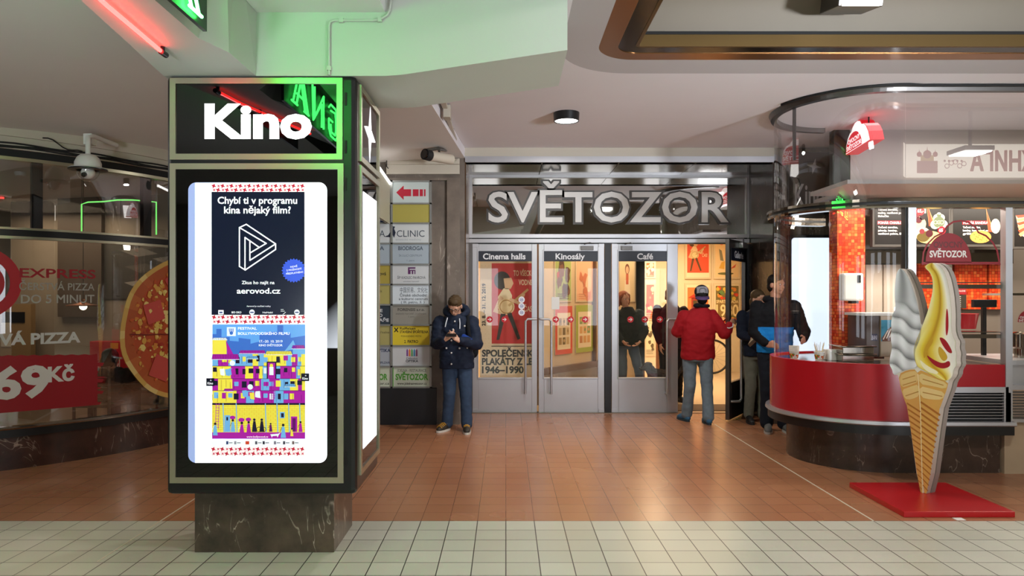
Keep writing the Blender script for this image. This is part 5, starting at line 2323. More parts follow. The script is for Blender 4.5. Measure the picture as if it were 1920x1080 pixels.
o_ = [(1729, 496), (1731, 474), (1738, 458), (1752, 444), (1768, 436), (1775, 424), (1787, 416), (1802, 414), (1816, 417), (1829, 427), (1834, 436), (1848, 442), (1861, 455), (1869, 470), (1874, 496)]
t.line(o_, 3.2, '#860a15')
t.rect(1728, 491, 1875, 496, '#860a15')
t.poly([(1735, 492)] + half(1778, 492, 43, 55) + [(1821, 492)], '#860a15')
t.up()
t.text('OVOCNÝ', 1750, 1805, 464, 10.5, '#5a1a18', .06)
t.text('SVĚTOZOR', 1743, 1812, 482, 11.5, '#d8d0c8', .09)
t.front('window_sign', M_decal, ks, KY - .80, k0=.004)

# building behind the counter: post, dividing wall, ceiling
m = MB()
m.box(3.66, 3.83, 8.02, 8.14, 0, 3.45)
struct(m.build('pillar', M_black), 'black post at the back of the ice cream counter')
m = MB()
m.box(3.84, 9.0, 8.02, 8.14, 2.5, 3.45)
M_kwall = mat('counter_wall_paint', '#aba39f', 0.6)
struct(m.build('wall_right', M_kwall), 'pale wall over the ice cream counter')
m = MB()
m.box(3.84, 9.0, 8.4, 8.5, 0, 2.5)
struct(m.build('wall_right', mat('steel_back_wall', '#8f857a', 0.35, 0.4)), 'steel clad back wall of the ice cream counter')
m = MB()
m.box(3.6, 9.0, 6.95, 8.4, 2.68, 2.72)
m.box(3.3, 3.6, 6.95, 7.8, 2.68, 2.72)
struct(m.build('ceiling', M_kwall), 'ceiling over the ice cream counter')
td = 7.8
m = MB()
m.pbox(1570, 392, 1622, 1100, td, .2)
a_ = P(1570, 392, td)
b_ = P(1622, 392, td)
m = MB()
m.box(a_.x, b_.x, td, td + .2, 0, a_.z)
struct(m.build('pillar', M_mosaic), 'orange mosaic tiled pillar inside the ice cream counter')
m = MB()
m.box(a_.x - .03, b_.x + .06, td - .04, td + .2, a_.z, a_.z + .05)
struct(m.build('trim_17', M_white), 'pale cap over the mosaic pillar')
for (xa, xb, ya, yb2) in ((1722, 1775, 478, 640), (1790, 1850, 484, 580), (1855, 1886, 484, 580)):
    m = MB()
    m.pbox(xa, ya, xb, yb2, 8.33, .06)
    struct(m.build('wall_inner', M_mosaic), 'orange mosaic panel on the back wall of the counter')
m = MB()
m.pbox(1624, 468, 1900, 494, 8.25, .14)
tag(m.build('ventilation_hood', M_polish), 'long steel hood under the menu boards', 'hood')
for i, (xa, xb) in enumerate(((1624, 1655), (1657, 1689), (1756, 1786))):
    m = MB()
    m.pbox(xa, 496, xb, 596, 8.26, .13)
    cbn = m.build('wall_cabinet', mat('cream_cabinet', '#cabfae', 0.4), bevel=.008)
    tag(cbn, ['cream cabinet door beside the mosaic pillar', 'second cream cabinet door from the mosaic pillar', 'cream cabinet door behind the yellow swirl of the cutout'][i], 'cabinet', 'cream cabinets')

# towel dispenser
m = MB()
m.pbox(1582, 512, 1620, 564, td - .13, .128)
ds = m.build('towel_dispenser', M_white, bevel=.02)
tag(ds, 'white paper towel dispenser on the orange mosaic pillar', 'dispenser')
m = MB()
m.pbox(1608, 516, 1614, 530, td - .136, .01)
m.build('window_strip', M_bronze_d, ds)
m = MB()
m.pbox(1597, 563, 1610, 569, td - .11, .08)
m.build('outlet', M_black_m, ds)

# menu boards
md = 7.9


def board(name, label, xa, xb, ya, yb2, fn, frame=True):
    m = MB()
    m.pbox(xa - 4, ya - 4, xb + 4, yb2 + 5, md, .06)
    b = m.build(name, mat('board_frame_dark', '#4a4540', 0.4), bevel=.004)
    tag(b, label, 'menu board', 'menu boards over the counter')
    t = PA(xa, ya, md)
    t.rect(xa, ya, xb, yb2, '#1a1512')
    t.up()
    fn(t)
    t.front('menu_print', attr_mat('menu_print', .3, .22, base=.6) if 'menu_print' not in MATS else MATS['menu_print'], b, md, k0=.003)
    return b


def cream(t, x, y, s, c='#e8ead0'):
    for dx, dy, r in ((0, 0, .5), (-.35, .2, .38), (.35, .2, .4), (-.15, -.35, .36), (.2, -.4, .3), (0, -.65, .2)):
        t.disc(x + dx * s, y + dy * s, r * s, c, 14)
    t.up()
    for dx in (-.3, 0, .25):
        t.ring(x + dx * s, y, .12 * s, .17 * s, '#c9cfb0', 10)


def wafer(t, x, y, w, h, c='#d84a2e'):
    t.poly([(x, y), (x + w, y + h), (x + w * .3, y + h)], '#e0a860')
    t.up()
    t.poly([(x + w * .1, y + h * .1), (x + w * .85, y + h), (x + w * .3, y + h)], c)
    t.up()


def m1(t):
    t.rect(1646, 381, 1687, 387, '#c81a28')
    t.rect(1645, 414, 1700, 421, '#c81a28')
    t.up()
    t.text('POHÁR RUDY', 1647, 1685, 386, 4.4, '#f4e8e4', .07)
    t.text('POHÁR CHARLOTT', 1646, 1699, 420, 4.4, '#f4e8e4', .07)
    for y, s, x1_ in ((395, 'Točená zmrzlina,', 1683), (401, 'maliny, vanilková poleva,', 1700), (407, 'šlehačka', 1666), (428, 'Točená zmrzlina,', 1683), (434, 'jahody, banány,', 1682), (440, 'vanilková poleva, šlehač', 1700)):
        t.text(s, 1646, x1_, y, 3.6, '#f0ece8', .05)
    t.disc(1697, 404, 7, '#b04a3a')


def m2(t):
    t.rect(1713, 378, 1736, 400, '#dfe4d6')
    t.up()
    wafer(t, 1736, 378, 18, 46)
    t.disc(1722, 420, 14, '#d8c890', 18)
    t.up()
    for x, y, r, c in ((1722, 413, 6, '#5a1420'), (1729, 408, 5, '#2a1418'), (1719, 404, 5, '#7a2a30')):
        t.disc(x, y, r, c, 12)
    cream(t, 1760, 417, 22)
    t.disc(1742, 445, 24, '#d8c078', 22, 12)
    t.disc(1730, 440, 14, '#e0d0a0', 18)
    t.up()
    t.disc(1742, 438, 7, '#4a141c', 12)
    t.disc(1728, 434, 5, '#7a2a30', 12)
    t.up()
    t.disc(1725, 396, 8, '#d01a2a', 18)
    t.disc(1765, 432, 7.5, '#d01a2a', 18)
    t.up()
    t.text('65,-', 1719.5, 1731, 398.5, 6, '#f6eee8', .07)
    t.text('65,-', 1760, 1771, 434.5, 5.6, '#f6eee8', .07)


def m3(t):
    t.rect(1806, 380, 1864, 387, '#c81a28')
    t.rect(1804, 414, 1854, 421, '#c81a28')
    t.up()
    t.text('TOČENÁ ZMRZLINA', 1808, 1862, 386, 4.4, '#f4e8e4', .07)
    t.text('POHÁR SANDRA', 1806, 1852, 420, 4.4, '#f4e8e4', .07)
    for y, s, x1_ in ((428, 'Točená zmrzlina,', 1838), (434, 'banány, karamelová poleva,', 1862), (440, 'griliáš', 1824)):
        t.text(s, 1805, x1_, y, 3.6, '#f0ece8', .05)
    wafer(t, 1848, 389, 15, 46)
    t.disc(1838, 444, 20, '#d89a4a', 18, 12)
    t.disc(1866, 424, 9, '#e8dcc0', 14, 14)
    t.up()
    for i in range(12):
        t.disc(1826 + (i * 7) % 26, 440 + (i * 5) % 12, .9, '#5a3214', 6)


def m4(t):
    t.poly([(1904, 404), (1930, 402), (1930, 450), (1912, 440)], '#e8d0b0')
    t.up()
    for i in range(6):
        t.poly([(1904 + i, 404 + i * 7), (1930, 402 + i * 5), (1930, 406 + i * 5), (1908 + i, 409 + i * 7)], '#d8502e' if i % 2 == 0 else '#f0a070')
        t.up()


board('menu_board', 'dark menu board with white lists under red headings, beside the mosaic pillar', 1640, 1701, 381, 458, m1)
board('menu_board', 'menu board showing a whipped cream sundae and two red price dots', 1711, 1779, 381, 458, m2)
board('menu_board', 'dark menu board with an ice cream wafer, behind the red window sign', 1787, 1884, 381, 458, m3)
board('menu_board', 'menu board with red and cream stripes at the right edge of the picture', 1902, 1960, 392, 462, m4)

# things on the worktop
WT = .975


def cup(name, label, x, y, n, sticks):
    r = T(name, label, 'paper cup', (x, y, WT))
    m = MB()
    m.lathe([(.0, .001), (.034, .001), (.046, .075), (.049, .078), (.049, .083)], (x, y, WT))
    for i in range(n):
        z_ = .083 + i * .012
        m.lathe([(.047, z_), (.049, z_ + .009), (.050, z_ + .011), (.046, z_ + .012)], (x, y, WT))
    m.build('cup_body', mat('paper_white', '#e4e2da', 0.6), r)
    m = MB()
    m.lathe([(.0362, .01), (.0445, .055), (.0452, .055), (.0368, .01)], (x, y, WT))
    m.build('fruit_band', mosaic_mat('fruit_print', ['#c83a28', '#e0b030', '#5a8a3a', '#d86a2a', '#e4e2da'], .014) if 'fruit_print' not in MATS else MATS['fruit_print'], r)
    if sticks:
        m = MB()
        rr = random.Random(2)
        for i in range(14):
            a_ = rr.uniform(0, 6.28)
            m.cyl((x + .015 * cos(a_), y + .015 * sin(a_), WT + .02), (x + .045 * cos(a_), y + .045 * sin(a_), WT + .16 + rr.uniform(-.02, .02)), .0025, n=5)
        m.build('wooden_sticks', mat('pale_sticks', '#d8c8a4', 0.7), r)
    return r


cup('paper_cup', 'stack of white paper cups with a fruit band at the left end of the counter', PX(1489, 7.1), 7.1, 4, False)
cup('paper_cup', 'fruit printed paper cup full of small sticks beside the stacked cups', PX(1536, 6.95), 6.95, 0, True)


def pan(label, xa, xb, yb_, d, h):
    m = MB()
    a_, b_ = PX(xa, d), PX(xb, d)
    dp = .28
    z0 = WT + yb_
    m.box(a_, b_, d, d + dp, z0 + h - .012, z0 + h)
    m.box(a_ + .02, b_ - .02, d + .02, d + dp - .02, z0, z0 + h - .012)
    o = m.build('steel_pan', M_polish, bevel=.012)
    return tag(o, label, 'pan', 'steel pans on the counter')


pan('lower stainless steel pan of the stack on the counter', 1578, 1645, 0.0, 6.75, .075)
pan('upper stainless steel pan of the stack on the counter', 1578, 1645, 0.076, 6.75, .075)
m = MB()
m.pbox(1555, 648, 1571, 668, 6.9, .15)
tag(m.build('napkin_box', M_white, bevel=.006), 'small white box left of the steel pans', 'box')
for o in [bpy.data.objects['napkin_box']]:
    o.location.z = WT + .0005
# coffee machine with ice cream picture
xa, xm_, xb = PX(1624, 7.35), PX(1649, 7.35), PX(1702, 7.35)
mc = T('ice_cream_machine', 'boxy ice cream machine with a picture of a cocoa swirl on its front', 'machine', ((xa + xb) / 2, 7.5, WT))
m = MB()
m.box(xa, xm_, 7.35, 7.75, WT, PZ(592, 7.35))
m.build('dark_side', mat('machine_dark', '#4a3a34', 0.3), mc, bevel=.006)
m = MB()
m.box(xm_, xb, 7.33, 7.75, WT, PZ(592, 7.35))
m.build('body', mat('machine_beige', '#a2917c', 0.35, .3), mc, bevel=.006)
m = MB()
m.box(xa - .02, xb, 7.33, 7.78, PZ(592, 7.35), PZ(587, 7.35))
m.build('lid', M_white, mc)
t = PA(1652, 598, 7.33)
t.rect(1652, 600, 1686, 640, '#3a94b8')
t.up()
t.poly([(1653, 634), (1664, 618), (1680, 604), (1686, 606), (1686, 640), (1654, 640)], '#6a3a24')
t.up()
for i in range(4):
    t.line([(1656 + i * 6, 636 - i * 2), (1664 + i * 6, 620 - i * 3)], 2, '#e8dcd0')
t.front('picture', M_print, mc, 7.33)
t = PA(1633, 625, 7.35)
t.rect(1634, 626, 1645, 639, '#30304a')
t.up()
t.text('BANI', 1635, 1644, 637, 8, '#c8c8d8', .03)
t.front('side_label', M_decal, mc, 7.35)
# tub, till display, price notice
m = MB()
x_, y_ = PX(1813, 6.9), 6.95
m.lathe([(0, 0), (.10, 0), (.125, .14), (.13, .145), (0, .145)], (x_, y_, 1.281))
tub = m.build('red_tub', mat('red_tub', '#b8202a', 0.3))
tag(tub, 'red dotted tub on the glass shelf right of the cone cutout', 'tub')
tub.location.z = 1.2805
m = MB()
x_ = PX(1845, 7.0)
m.obox((x_, 7.0, PZ(569, 7.0)), V((.115, 0, 0)), V((0, .02, .0)), V((0, .0, .038)))
ms = m.build('till_display', M_black, org=(x_, 7.0, WT), bevel=.006)
tag(ms, 'black till display on a post behind the front glass', 'till display')
m = MB()
m.box(x_ - .018, x_ + .018, 6.99, 7.02, WT, PZ(574, 7.0))
m.box(x_ - .07, x_ + .07, 6.93, 7.08, WT, WT + .015)
m.build('post', M_black, ms)
t = PA(1785, 541, 8.3)
t.rect(1783, 541, 1812, 552, '#a8242c')
t.rect(1783, 553, 1812, 578, '#3a3228')
t.up()
t.text('ZMRZLÉ CHLAZENÉ', 1785, 1810, 547, 3, '#e8d8d0', .04)
t.text('OVOCE', 1786, 1798, 551, 3, '#e8d8d0', .04)
for i in range(6):
    t.line([(1797, 556 + i * 3.6), (1801, 556 + i * 3.6)], 1.4, '#d8d0c0')
pn = t.front('price_notice', M_print, None, 8.3, k0=.0)
tag(pn, 'small red and brown price notice on the mosaic back wall', 'notice')

# neighbouring counter unit at the right edge
nb = T('serving_counter', 'steel serving counter at the right edge beyond the ice cream counter', 'counter', (5.0, 6.8, 0))
m = MB()
m.box(4.47, 5.6, 6.45, 7.2, 0, .47)
m.build('lower_panel', mat('beige_panel', '#b09c80', 0.45, noise_amt=.1), nb)
m = MB()
m.box(4.475, 5.6, 6.40, 7.2, .47, .50)
m.box(4.475, 5.6, 6.40, 6.45, .76, .80)
m.box(4.475, 5.6, 6.40, 7.2, .98, 1.02)
m.build('steel_frame', M_steel, nb)
m = MB()
m.box(4.48, 5.6, 6.45, 6.5, .80, .98)
m.build('upper_panel', M_steel, nb)
m = MB()
for i in range(10):
    m.box(4.48, 5.6, 6.41, 6.45, .505 + i * .025, .518 + i * .025)
m.build('grille_slats', M_steel_d, nb)
m = MB()
m.box(4.5, 5.6, 6.46, 6.465, 1.02, 2.37)
m.build('front_glass', M_glass, nb)
m = MB()
m.box(4.5, 5.6, 6.46, 6.8, 1.60, 1.62)
m.build('glass_shelf', M_polish, nb)
m = MB()
cx_ = PX(1922, 6.75)
m.lathe([(0, 0), (.09, 0), (.09, .08), (.13, .1), (.13, .22), (.08, .24), (0, .24)], (cx_, 6.75, 1.02))
tag(m.build('soup_warmer', M_polish), 'round steel food warmer at the right edge on the serving counter', 'food warmer')
t = PA(1908, 612, 6.455)
t.poly(half(1926, 604, 18, 22), '#860a15')
t.up()
t.text('OVOCNÝ', 1912, 1936, 597, 4, '#d8d0c8', .06)
t.text('SVĚTOZOR', 1910, 1938, 603, 4, '#d8d0c8', .06)
t.front('window_sign', M_decal, nb, 6.455)

# lit sign of the shop, a lobed box facing the doors
A0, B0 = V((3.78, 8.0, 3.165)), V((3.66, 7.22, 3.15))
us = (B0 - A0).normalized()
us.z = 0
us.normalize()
ns = V((-us.y, us.x, 0)) * -1
ns = us.cross(V((0, 0, 1)))
LS = (V((B0.x, B0.y, 0)) - V((A0.x, A0.y, 0))).length
shape = [(0, 0), (.02, .09), (.07, .16), (.14, .205), (.20, .215), (.24, .255), (.31, .285), (.40, .29), (.48, .27), (.53, .225), (.60, .21), (.67, .17), (.74, .10), (LS, 0.0)]
shape = [(x * LS / .79, y) for x, y in shape[:-1]] + [(LS, 0)]
sgn = T('lit_shop_sign', 'red and white illuminated lobed shop sign hanging behind the upper curved glass', 'sign', A0)
m = MB()
m.prism(shape, A0, us, (0, 0, 1), -ns * .13)
m.build('box', M_red_glow, sgn)
t = Art()
t.poly([(x * .97 + .01, -y * .96 - .004) for x, y in shape], '#fff8f8')
t.up()
t.poly([(.02, -.01)] + [(.35 * LS + .33 * LS * cos(pi - pi * i / 16), -.01 - .185 * sin(pi * i / 16)) for i in range(17)], '#c81428')
t.up()
t.text('OVOCNÝ', .11 * LS, .60 * LS, -.092, .045, '#ffffff', .07)
t.text('SVĚTOZOR', .05 * LS, .66 * LS, -.026, .046, '#ffffff', .07)
t.build('lit_face', M_print_glow, sgn, o=A0, u=us, k0=.003)
for f_ in (.3, .7):
    m = MB()
    p_ = A0 + us * LS * f_ - ns * .06
    m.cyl((p_.x, p_.y, 3.36), (p_.x, p_.y, 3.449), .008, n=6)
    m.build('hanger', M_black, sgn)

# ================================================================ ICE CREAM CONE CUTOUT
cs = T('ice_cream_cutout', 'big double ice cream cone cutout standing on a red square plate', 'advertising cutout', (3.26, 5.58, 0))
m = MB()
m.box(2.86, 3.66, 5.17, 5.99, 0, .042)
m.build('base_plate', M_red_base, cs, bevel=.004)
ca = radians(62)
uc_ = V((cos(ca), -sin(ca), 0))
nc_ = uc_.cross(V((0, 0, 1)))
oc_ = V((3.31, 5.62, .042))


def cut(x, y):
    p = ray_plane(x, y, oc_, nc_) - oc_
    return p.dot(uc_), p.z


C2 = lambda x, y: (1560 + x / 2.25, 480 + y / 2.25)
whiteL = [(283, 52), (300, 57), (318, 80), (340, 130), (358, 190), (372, 250), (378, 320), (370, 360), (350, 400), (352, 440), (362, 470), (320, 478), (285, 490), (268, 502), (258, 496), (256, 480), (243, 458), (246, 425), (256, 385), (248, 350), (252, 310), (250, 280), (258, 240), (270, 225), (264, 160), (270, 85)]
yellowR = [(390, 48), (405, 33), (430, 28), (458, 42), (480, 78), (497, 150), (505, 240), (503, 310), (512, 345), (522, 362), (518, 390), (526, 410), (522, 440), (526, 460), (512, 480), (510, 505), (490, 528), (455, 520), (420, 500), (385, 480), (358, 465), (347, 425), (345, 390), (362, 340), (385, 290), (408, 225), (425, 160), (428, 105), (415, 68)]
coneL = [(280, 500), (320, 480), (360, 478), (366, 540), (372, 600), (375, 640), (384, 1005), (371, 1005), (320, 640), (305, 605), (291, 560)]
coneR = [(360, 476), (420, 500), (492, 530), (486, 560), (474, 592), (462, 625), (452, 650), (404, 1005), (384, 1005), (375, 640), (371, 600), (364, 540)]
outer = [(283, 52), (300, 57), (318, 80), (340, 130), (358, 190), (368, 240), (378, 300), (392, 265), (408, 225), (425, 160), (428, 105), (415, 68), (390, 48), (405, 33), (430, 28), (458, 42), (480, 78), (497, 150), (505, 240), (503, 310), (512, 345), (524, 362), (520, 390), (528, 410), (524, 440), (528, 460), (514, 480), (512, 505), (492, 530), (486, 560), (474, 592), (462, 625), (452, 650), (404, 1010), (370, 1010), (320, 640), (305, 605), (291, 560), (280, 500), (268, 502), (258, 496), (256, 480), (243, 458), (246, 425), (256, 385), (248, 350), (252, 310), (250, 280), (258, 240), (270, 225), (264, 160), (270, 85)]


def smooth_poly(p, it=1):
    for _ in range(it):
        q = []
        for i in range(len(p)):
            a_, b_ = p[i], p[(i + 1) % len(p)]
            q += [(a_[0] * .75 + b_[0] * .25, a_[1] * .75 + b_[1] * .25), (a_[0] * .25 + b_[0] * .75, a_[1] * .25 + b_[1] * .75)]
        p = q
    return p


om = [cut(*C2(*p)) for p in smooth_poly(outer)]
zmin = min(b for a, b in om)
om = [(a, max(b, 0.0)) for a, b in om]
m = MB()
m.prism(om, oc_, uc_, (0, 0, 1), -nc_ * .055)
m.build('front_board', mat('board_edge', '#b3a79a', 0.6), cs)
m = MB()
m.prism(om, oc_ - nc_ * .062 + uc_ * .006, uc_, (0, 0, 1), -nc_ * .05)
m.build('rear_board', mat('board_edge_grey', '#8a8078', 0.6), cs)
t = Art(0, 0, 1)


def cp(pts, col, it=1):
    t.poly([(lambda q_: (q_[0], -max(q_[1], .002)))(cut(*C2(*p))) for p in (smooth_poly(pts, it) if it else pts)], col)


def cl_(pts, w, col):
    t.line([(lambda q_: (q_[0], -q_[1]))(cut(*C2(*p))) for p in pts], w, col)


cp(outer, '#d8d4c8')
t.up()
cp(coneL, '#cf9a52')
cp(coneR, '#d2a052', 1)
t.up()
# wafer collars and spiral ribs
for pts, c in (([(284, 506), (320, 488), (362, 484), (366, 530), (330, 545), (292, 556)], '#d8b878'), ([(294, 565), (330, 552), (368, 540), (371, 590), (335, 605), (308, 604)], '#dcbc7c'),
               ([(366, 490), (420, 512), (488, 536), (482, 562), (420, 548), (370, 540)], '#dcc080'), ([(370, 548), (420, 560), (478, 575), (468, 606), (420, 606), (374, 596)], '#e0c486')):
    cp(pts, c)
t.up()
for (x0_, y0_, x1_, y1_) in ((300, 520, 350, 505), (300, 545, 355, 528), (312, 590, 365, 572), (385, 520, 470, 545), (385, 575, 465, 592)):
    cl_([(x0_, y0_), (x1_, y1_)], .008, '#b88a48')
for k_ in range(15):
    y_ = 622 + k_ * 25
    f_ = (y_ - 622) / 390
    xl_ = 315 + (371 - 315) * f_ + 4
    xr_ = 374 + (384 - 374) * f_
    cl_([(xl_, y_), (xr_ - 2, y_ + 34 * (1 - f_ * .7))], .013 * (1 - .5 * f_), '#a86a2c')
    xl2, xr2 = 378 + (386 - 378) * f_, 458 + (402 - 458) * f_
    cl_([(xl2, y_ - 5), (xr2 - 3, y_ + 48 * (1 - f_ * .7))], .015 * (1 - .5 * f_), '#a8692a')
cl_([(364, 500), (374, 640), (383, 1000)], .008, '#e6d2a0')
t.up()
# swirls: the printed shading, drawn as small cells of colour
def span(poly, y):
    xs__ = []
    for i in range(len(poly)):
        (x0_, y0_), (x1_, y1_) = poly[i], poly[(i + 1) % len(poly)]
        if (y0_ <= y) != (y1_ <= y):
            xs__.append(x0_ + (x1_ - x0_) * (y - y0_) / (y1_ - y0_))
    return (min(xs__), max(xs__)) if len(xs__) > 1 else None


def ramp(stops, s_):
    for (a0_, c0_), (a1_, c1_) in zip(stops[:-1], stops[1:]):
        if s_ <= a1_:
            f_ = (s_ - a0_) / (a1_ - a0_)
            return tuple(u_ + (w_ - u_) * f_ for u_, w_ in zip(lin(c0_), lin(c1_)))
    return lin(stops[-1][1])


def shade(poly, fn, y0_, y1_, dy=2.5, n=40):
    y = y0_
    while y < y1_:
        a_, b_ = span(poly, y + .05), span(poly, min(y + dy, y1_) - .05)
        if a_ and b_:
            for i in range(n):
                f0_, f1_ = i / n, (i + 1) / n
                pts = [(b_[0] + (b_[1] - b_[0]) * f0_, y + dy), (b_[0] + (b_[1] - b_[0]) * f1_, y + dy), (a_[0] + (a_[1] - a_[0]) * f1_, y), (a_[0] + (a_[1] - a_[0]) * f0_, y)]
                c = fn((f0_ + f1_) / 2, y + dy / 2, (pts[0][0] + pts[1][0]) / 2)
                t.poly([(lambda q_: (q_[0], -max(q_[1], .002)))(cut(*C2(*p))) for p in pts], c)
        y += dy


def white_fold(s_, y, x):
    up__ = .70 + .14 * sin(s_ * 7.0 + y * .012) - .16 * s_
    ph = (y - .60 * (x - 310) - 7 * sin(x * .07 + y * .01)) / 70.0
    fr_ = ph - math.floor(ph)
    lo__ = .84 - .40 * max(0.0, (fr_ - .45) / .55) ** 1.6 - .22 * max(0.0, (.14 - fr_) / .14) - .10 * s_ + .05 * sin(x * .11)
    f_ = max(0, min(1, (y - 170) / 80))
    f_ = f_ * f_ * (3 - 2 * f_)
    v_ = max(.42, min(.97, (up__ * (1 - f_) + lo__ * f_) * 1.12)) ** 1.9
    return (v_ * .92, v_ * .96, v_ * 1.02, 1)


sl, sr_ = smooth_poly(whiteL, 2), smooth_poly(yellowR, 2)
cp(whiteL, '#c8d0d8')
cp(yellowR, '#e0cf6a')
t.up()
shade(sl, white_fold, 54, 500)
YR = [(0, '#f0e9b0'), (.18, '#e6d25c'), (.36, '#d8b838'), (.46, '#b08418'), (.56, '#dcc048'), (.70, '#efe4a8'), (.82, '#f2eee4'), (1, '#dcd8d0')]
YB = [(0, '#e0cc60'), (.15, '#f0e69a'), (.30, '#e2c83c'), (.42, '#c09020'), (.55, '#e0c444'), (.72, '#f0e6a0'), (.86, '#f4efe4'), (1, '#e4e0d8')]


def yellow_fold(s_, y, x):
    top_ = ramp(YR, max(0, min(1, s_ + .05 * sin(y * .02))))
    w_ = s_ + .16 * sin((y - 330) * .019) - (y - 330) * .0006
    low_ = ramp(YB, max(0, min(1, w_)))
    g_ = max(0, min(1, (y - 270) / 110))
    return tuple(a__ * (1 - g_) + b__ * g_ for a__, b__ in zip(top_, low_))


shade(sr_, yellow_fold, 30, 527)
t.up()
for pts, c in (([(484, 215), (492, 235), (494, 310), (484, 345), (480, 300)], '#a81c26'), ([(452, 340), (480, 350), (505, 392), (510, 412), (490, 407), (465, 372)], '#a01a24'),
               ([(395, 412), (430, 438), (470, 455), (497, 438), (503, 466), (465, 478), (425, 457)], '#a01a24'), ([(420, 335), (432, 360), (402, 400), (392, 440), (384, 405)], '#c49a2a'),
               ([(452, 375), (480, 405), (492, 432), (470, 448), (448, 410)], '#c9a032'), ([(365, 430), (400, 462), (455, 490), (440, 500), (392, 484)], '#f2ebc4')):
    cp(pts, c, 2)
t.build('printed_face', M_print, cs, o=oc_, u=uc_, k0=.0015)
m = MB()
q_ = P(1797, 972, 5.14)
m.box(q_.x - .035, q_.x + .03, 5.10, 5.16, 0.0005, .003)
tag(m.build('paper_scrap', MATS['paper']), 'scrap of white paper on the floor beside the red plate', 'paper')

# ================================================================ ACROSS THE PASSAGE (seen only as reflections)
bn = T('shop_banner', 'white bookshop banner with red lettering across the passage, seen mirrored in the upper glass', 'banner', (10.5, -2.6, 4.05))
m = MB()
m.box(8.0, 13.6, -2.7, -2.6, 4.15, 4.85)
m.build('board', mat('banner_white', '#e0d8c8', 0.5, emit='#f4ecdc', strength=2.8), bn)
t = Art()
BX = 13.6
t.text('КНИГА', BX - 11.22, BX - 9.9, .56, .38, '#a83428', .1)
lx_ = BX - 8.97
t.poly([(lx_ - .22, +.62), (lx_ + .22, +.62), (lx_ + .22, +.36), (lx_ - .22, +.36)], '#b04a40')
t.poly([(lx_ - .14, +.36), (lx_ + .14, +.36), (lx_ + .14, +.24), (lx_ - .14, +.24)], '#d8a24a')
t.up()
for dx, r_ in ((-.17, .055), (.17, .055), (0, .09)):
    t.disc(lx_ + dx, +.22, r_, '#b04a40', 14)
    t.poly([(lx_ + dx - .02, +.25), (lx_ + dx, +.22 - r_ * 2), (lx_ + dx + .02, +.25)], '#b04a40')
for i in range(5):
    q_ = BX - 9.75 + i * .09
    t.ring(q_, +.42 + .05 * sin(i * 2), .04, .055, '#b06a64', 10)
    t.disc(q_ + .05, +.36, .025, '#b06a64', 8)
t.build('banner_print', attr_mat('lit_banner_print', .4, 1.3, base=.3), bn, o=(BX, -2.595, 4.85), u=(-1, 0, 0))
for i, x_ in enumerate((-8.8, -7.4, -2.3, -1.0, 1.2, 2.6, 4.4, 5.8)):
    m = MB()
    m.box(x_, x_ + .75, -2.99, -2.9, .7, 2.5)
    o_ = m.build('fill_panel', [mat('fill_panel_glow', '#ffffff', .4, emit=(.85, .9, 1.0), strength=2.6)])  # unseen glowing panels added to light the passage
    tag(o_, 'tall bluish glowing panel added on the shop side across the passage for more light', 'fill light', 'glowing panels added across the passage')
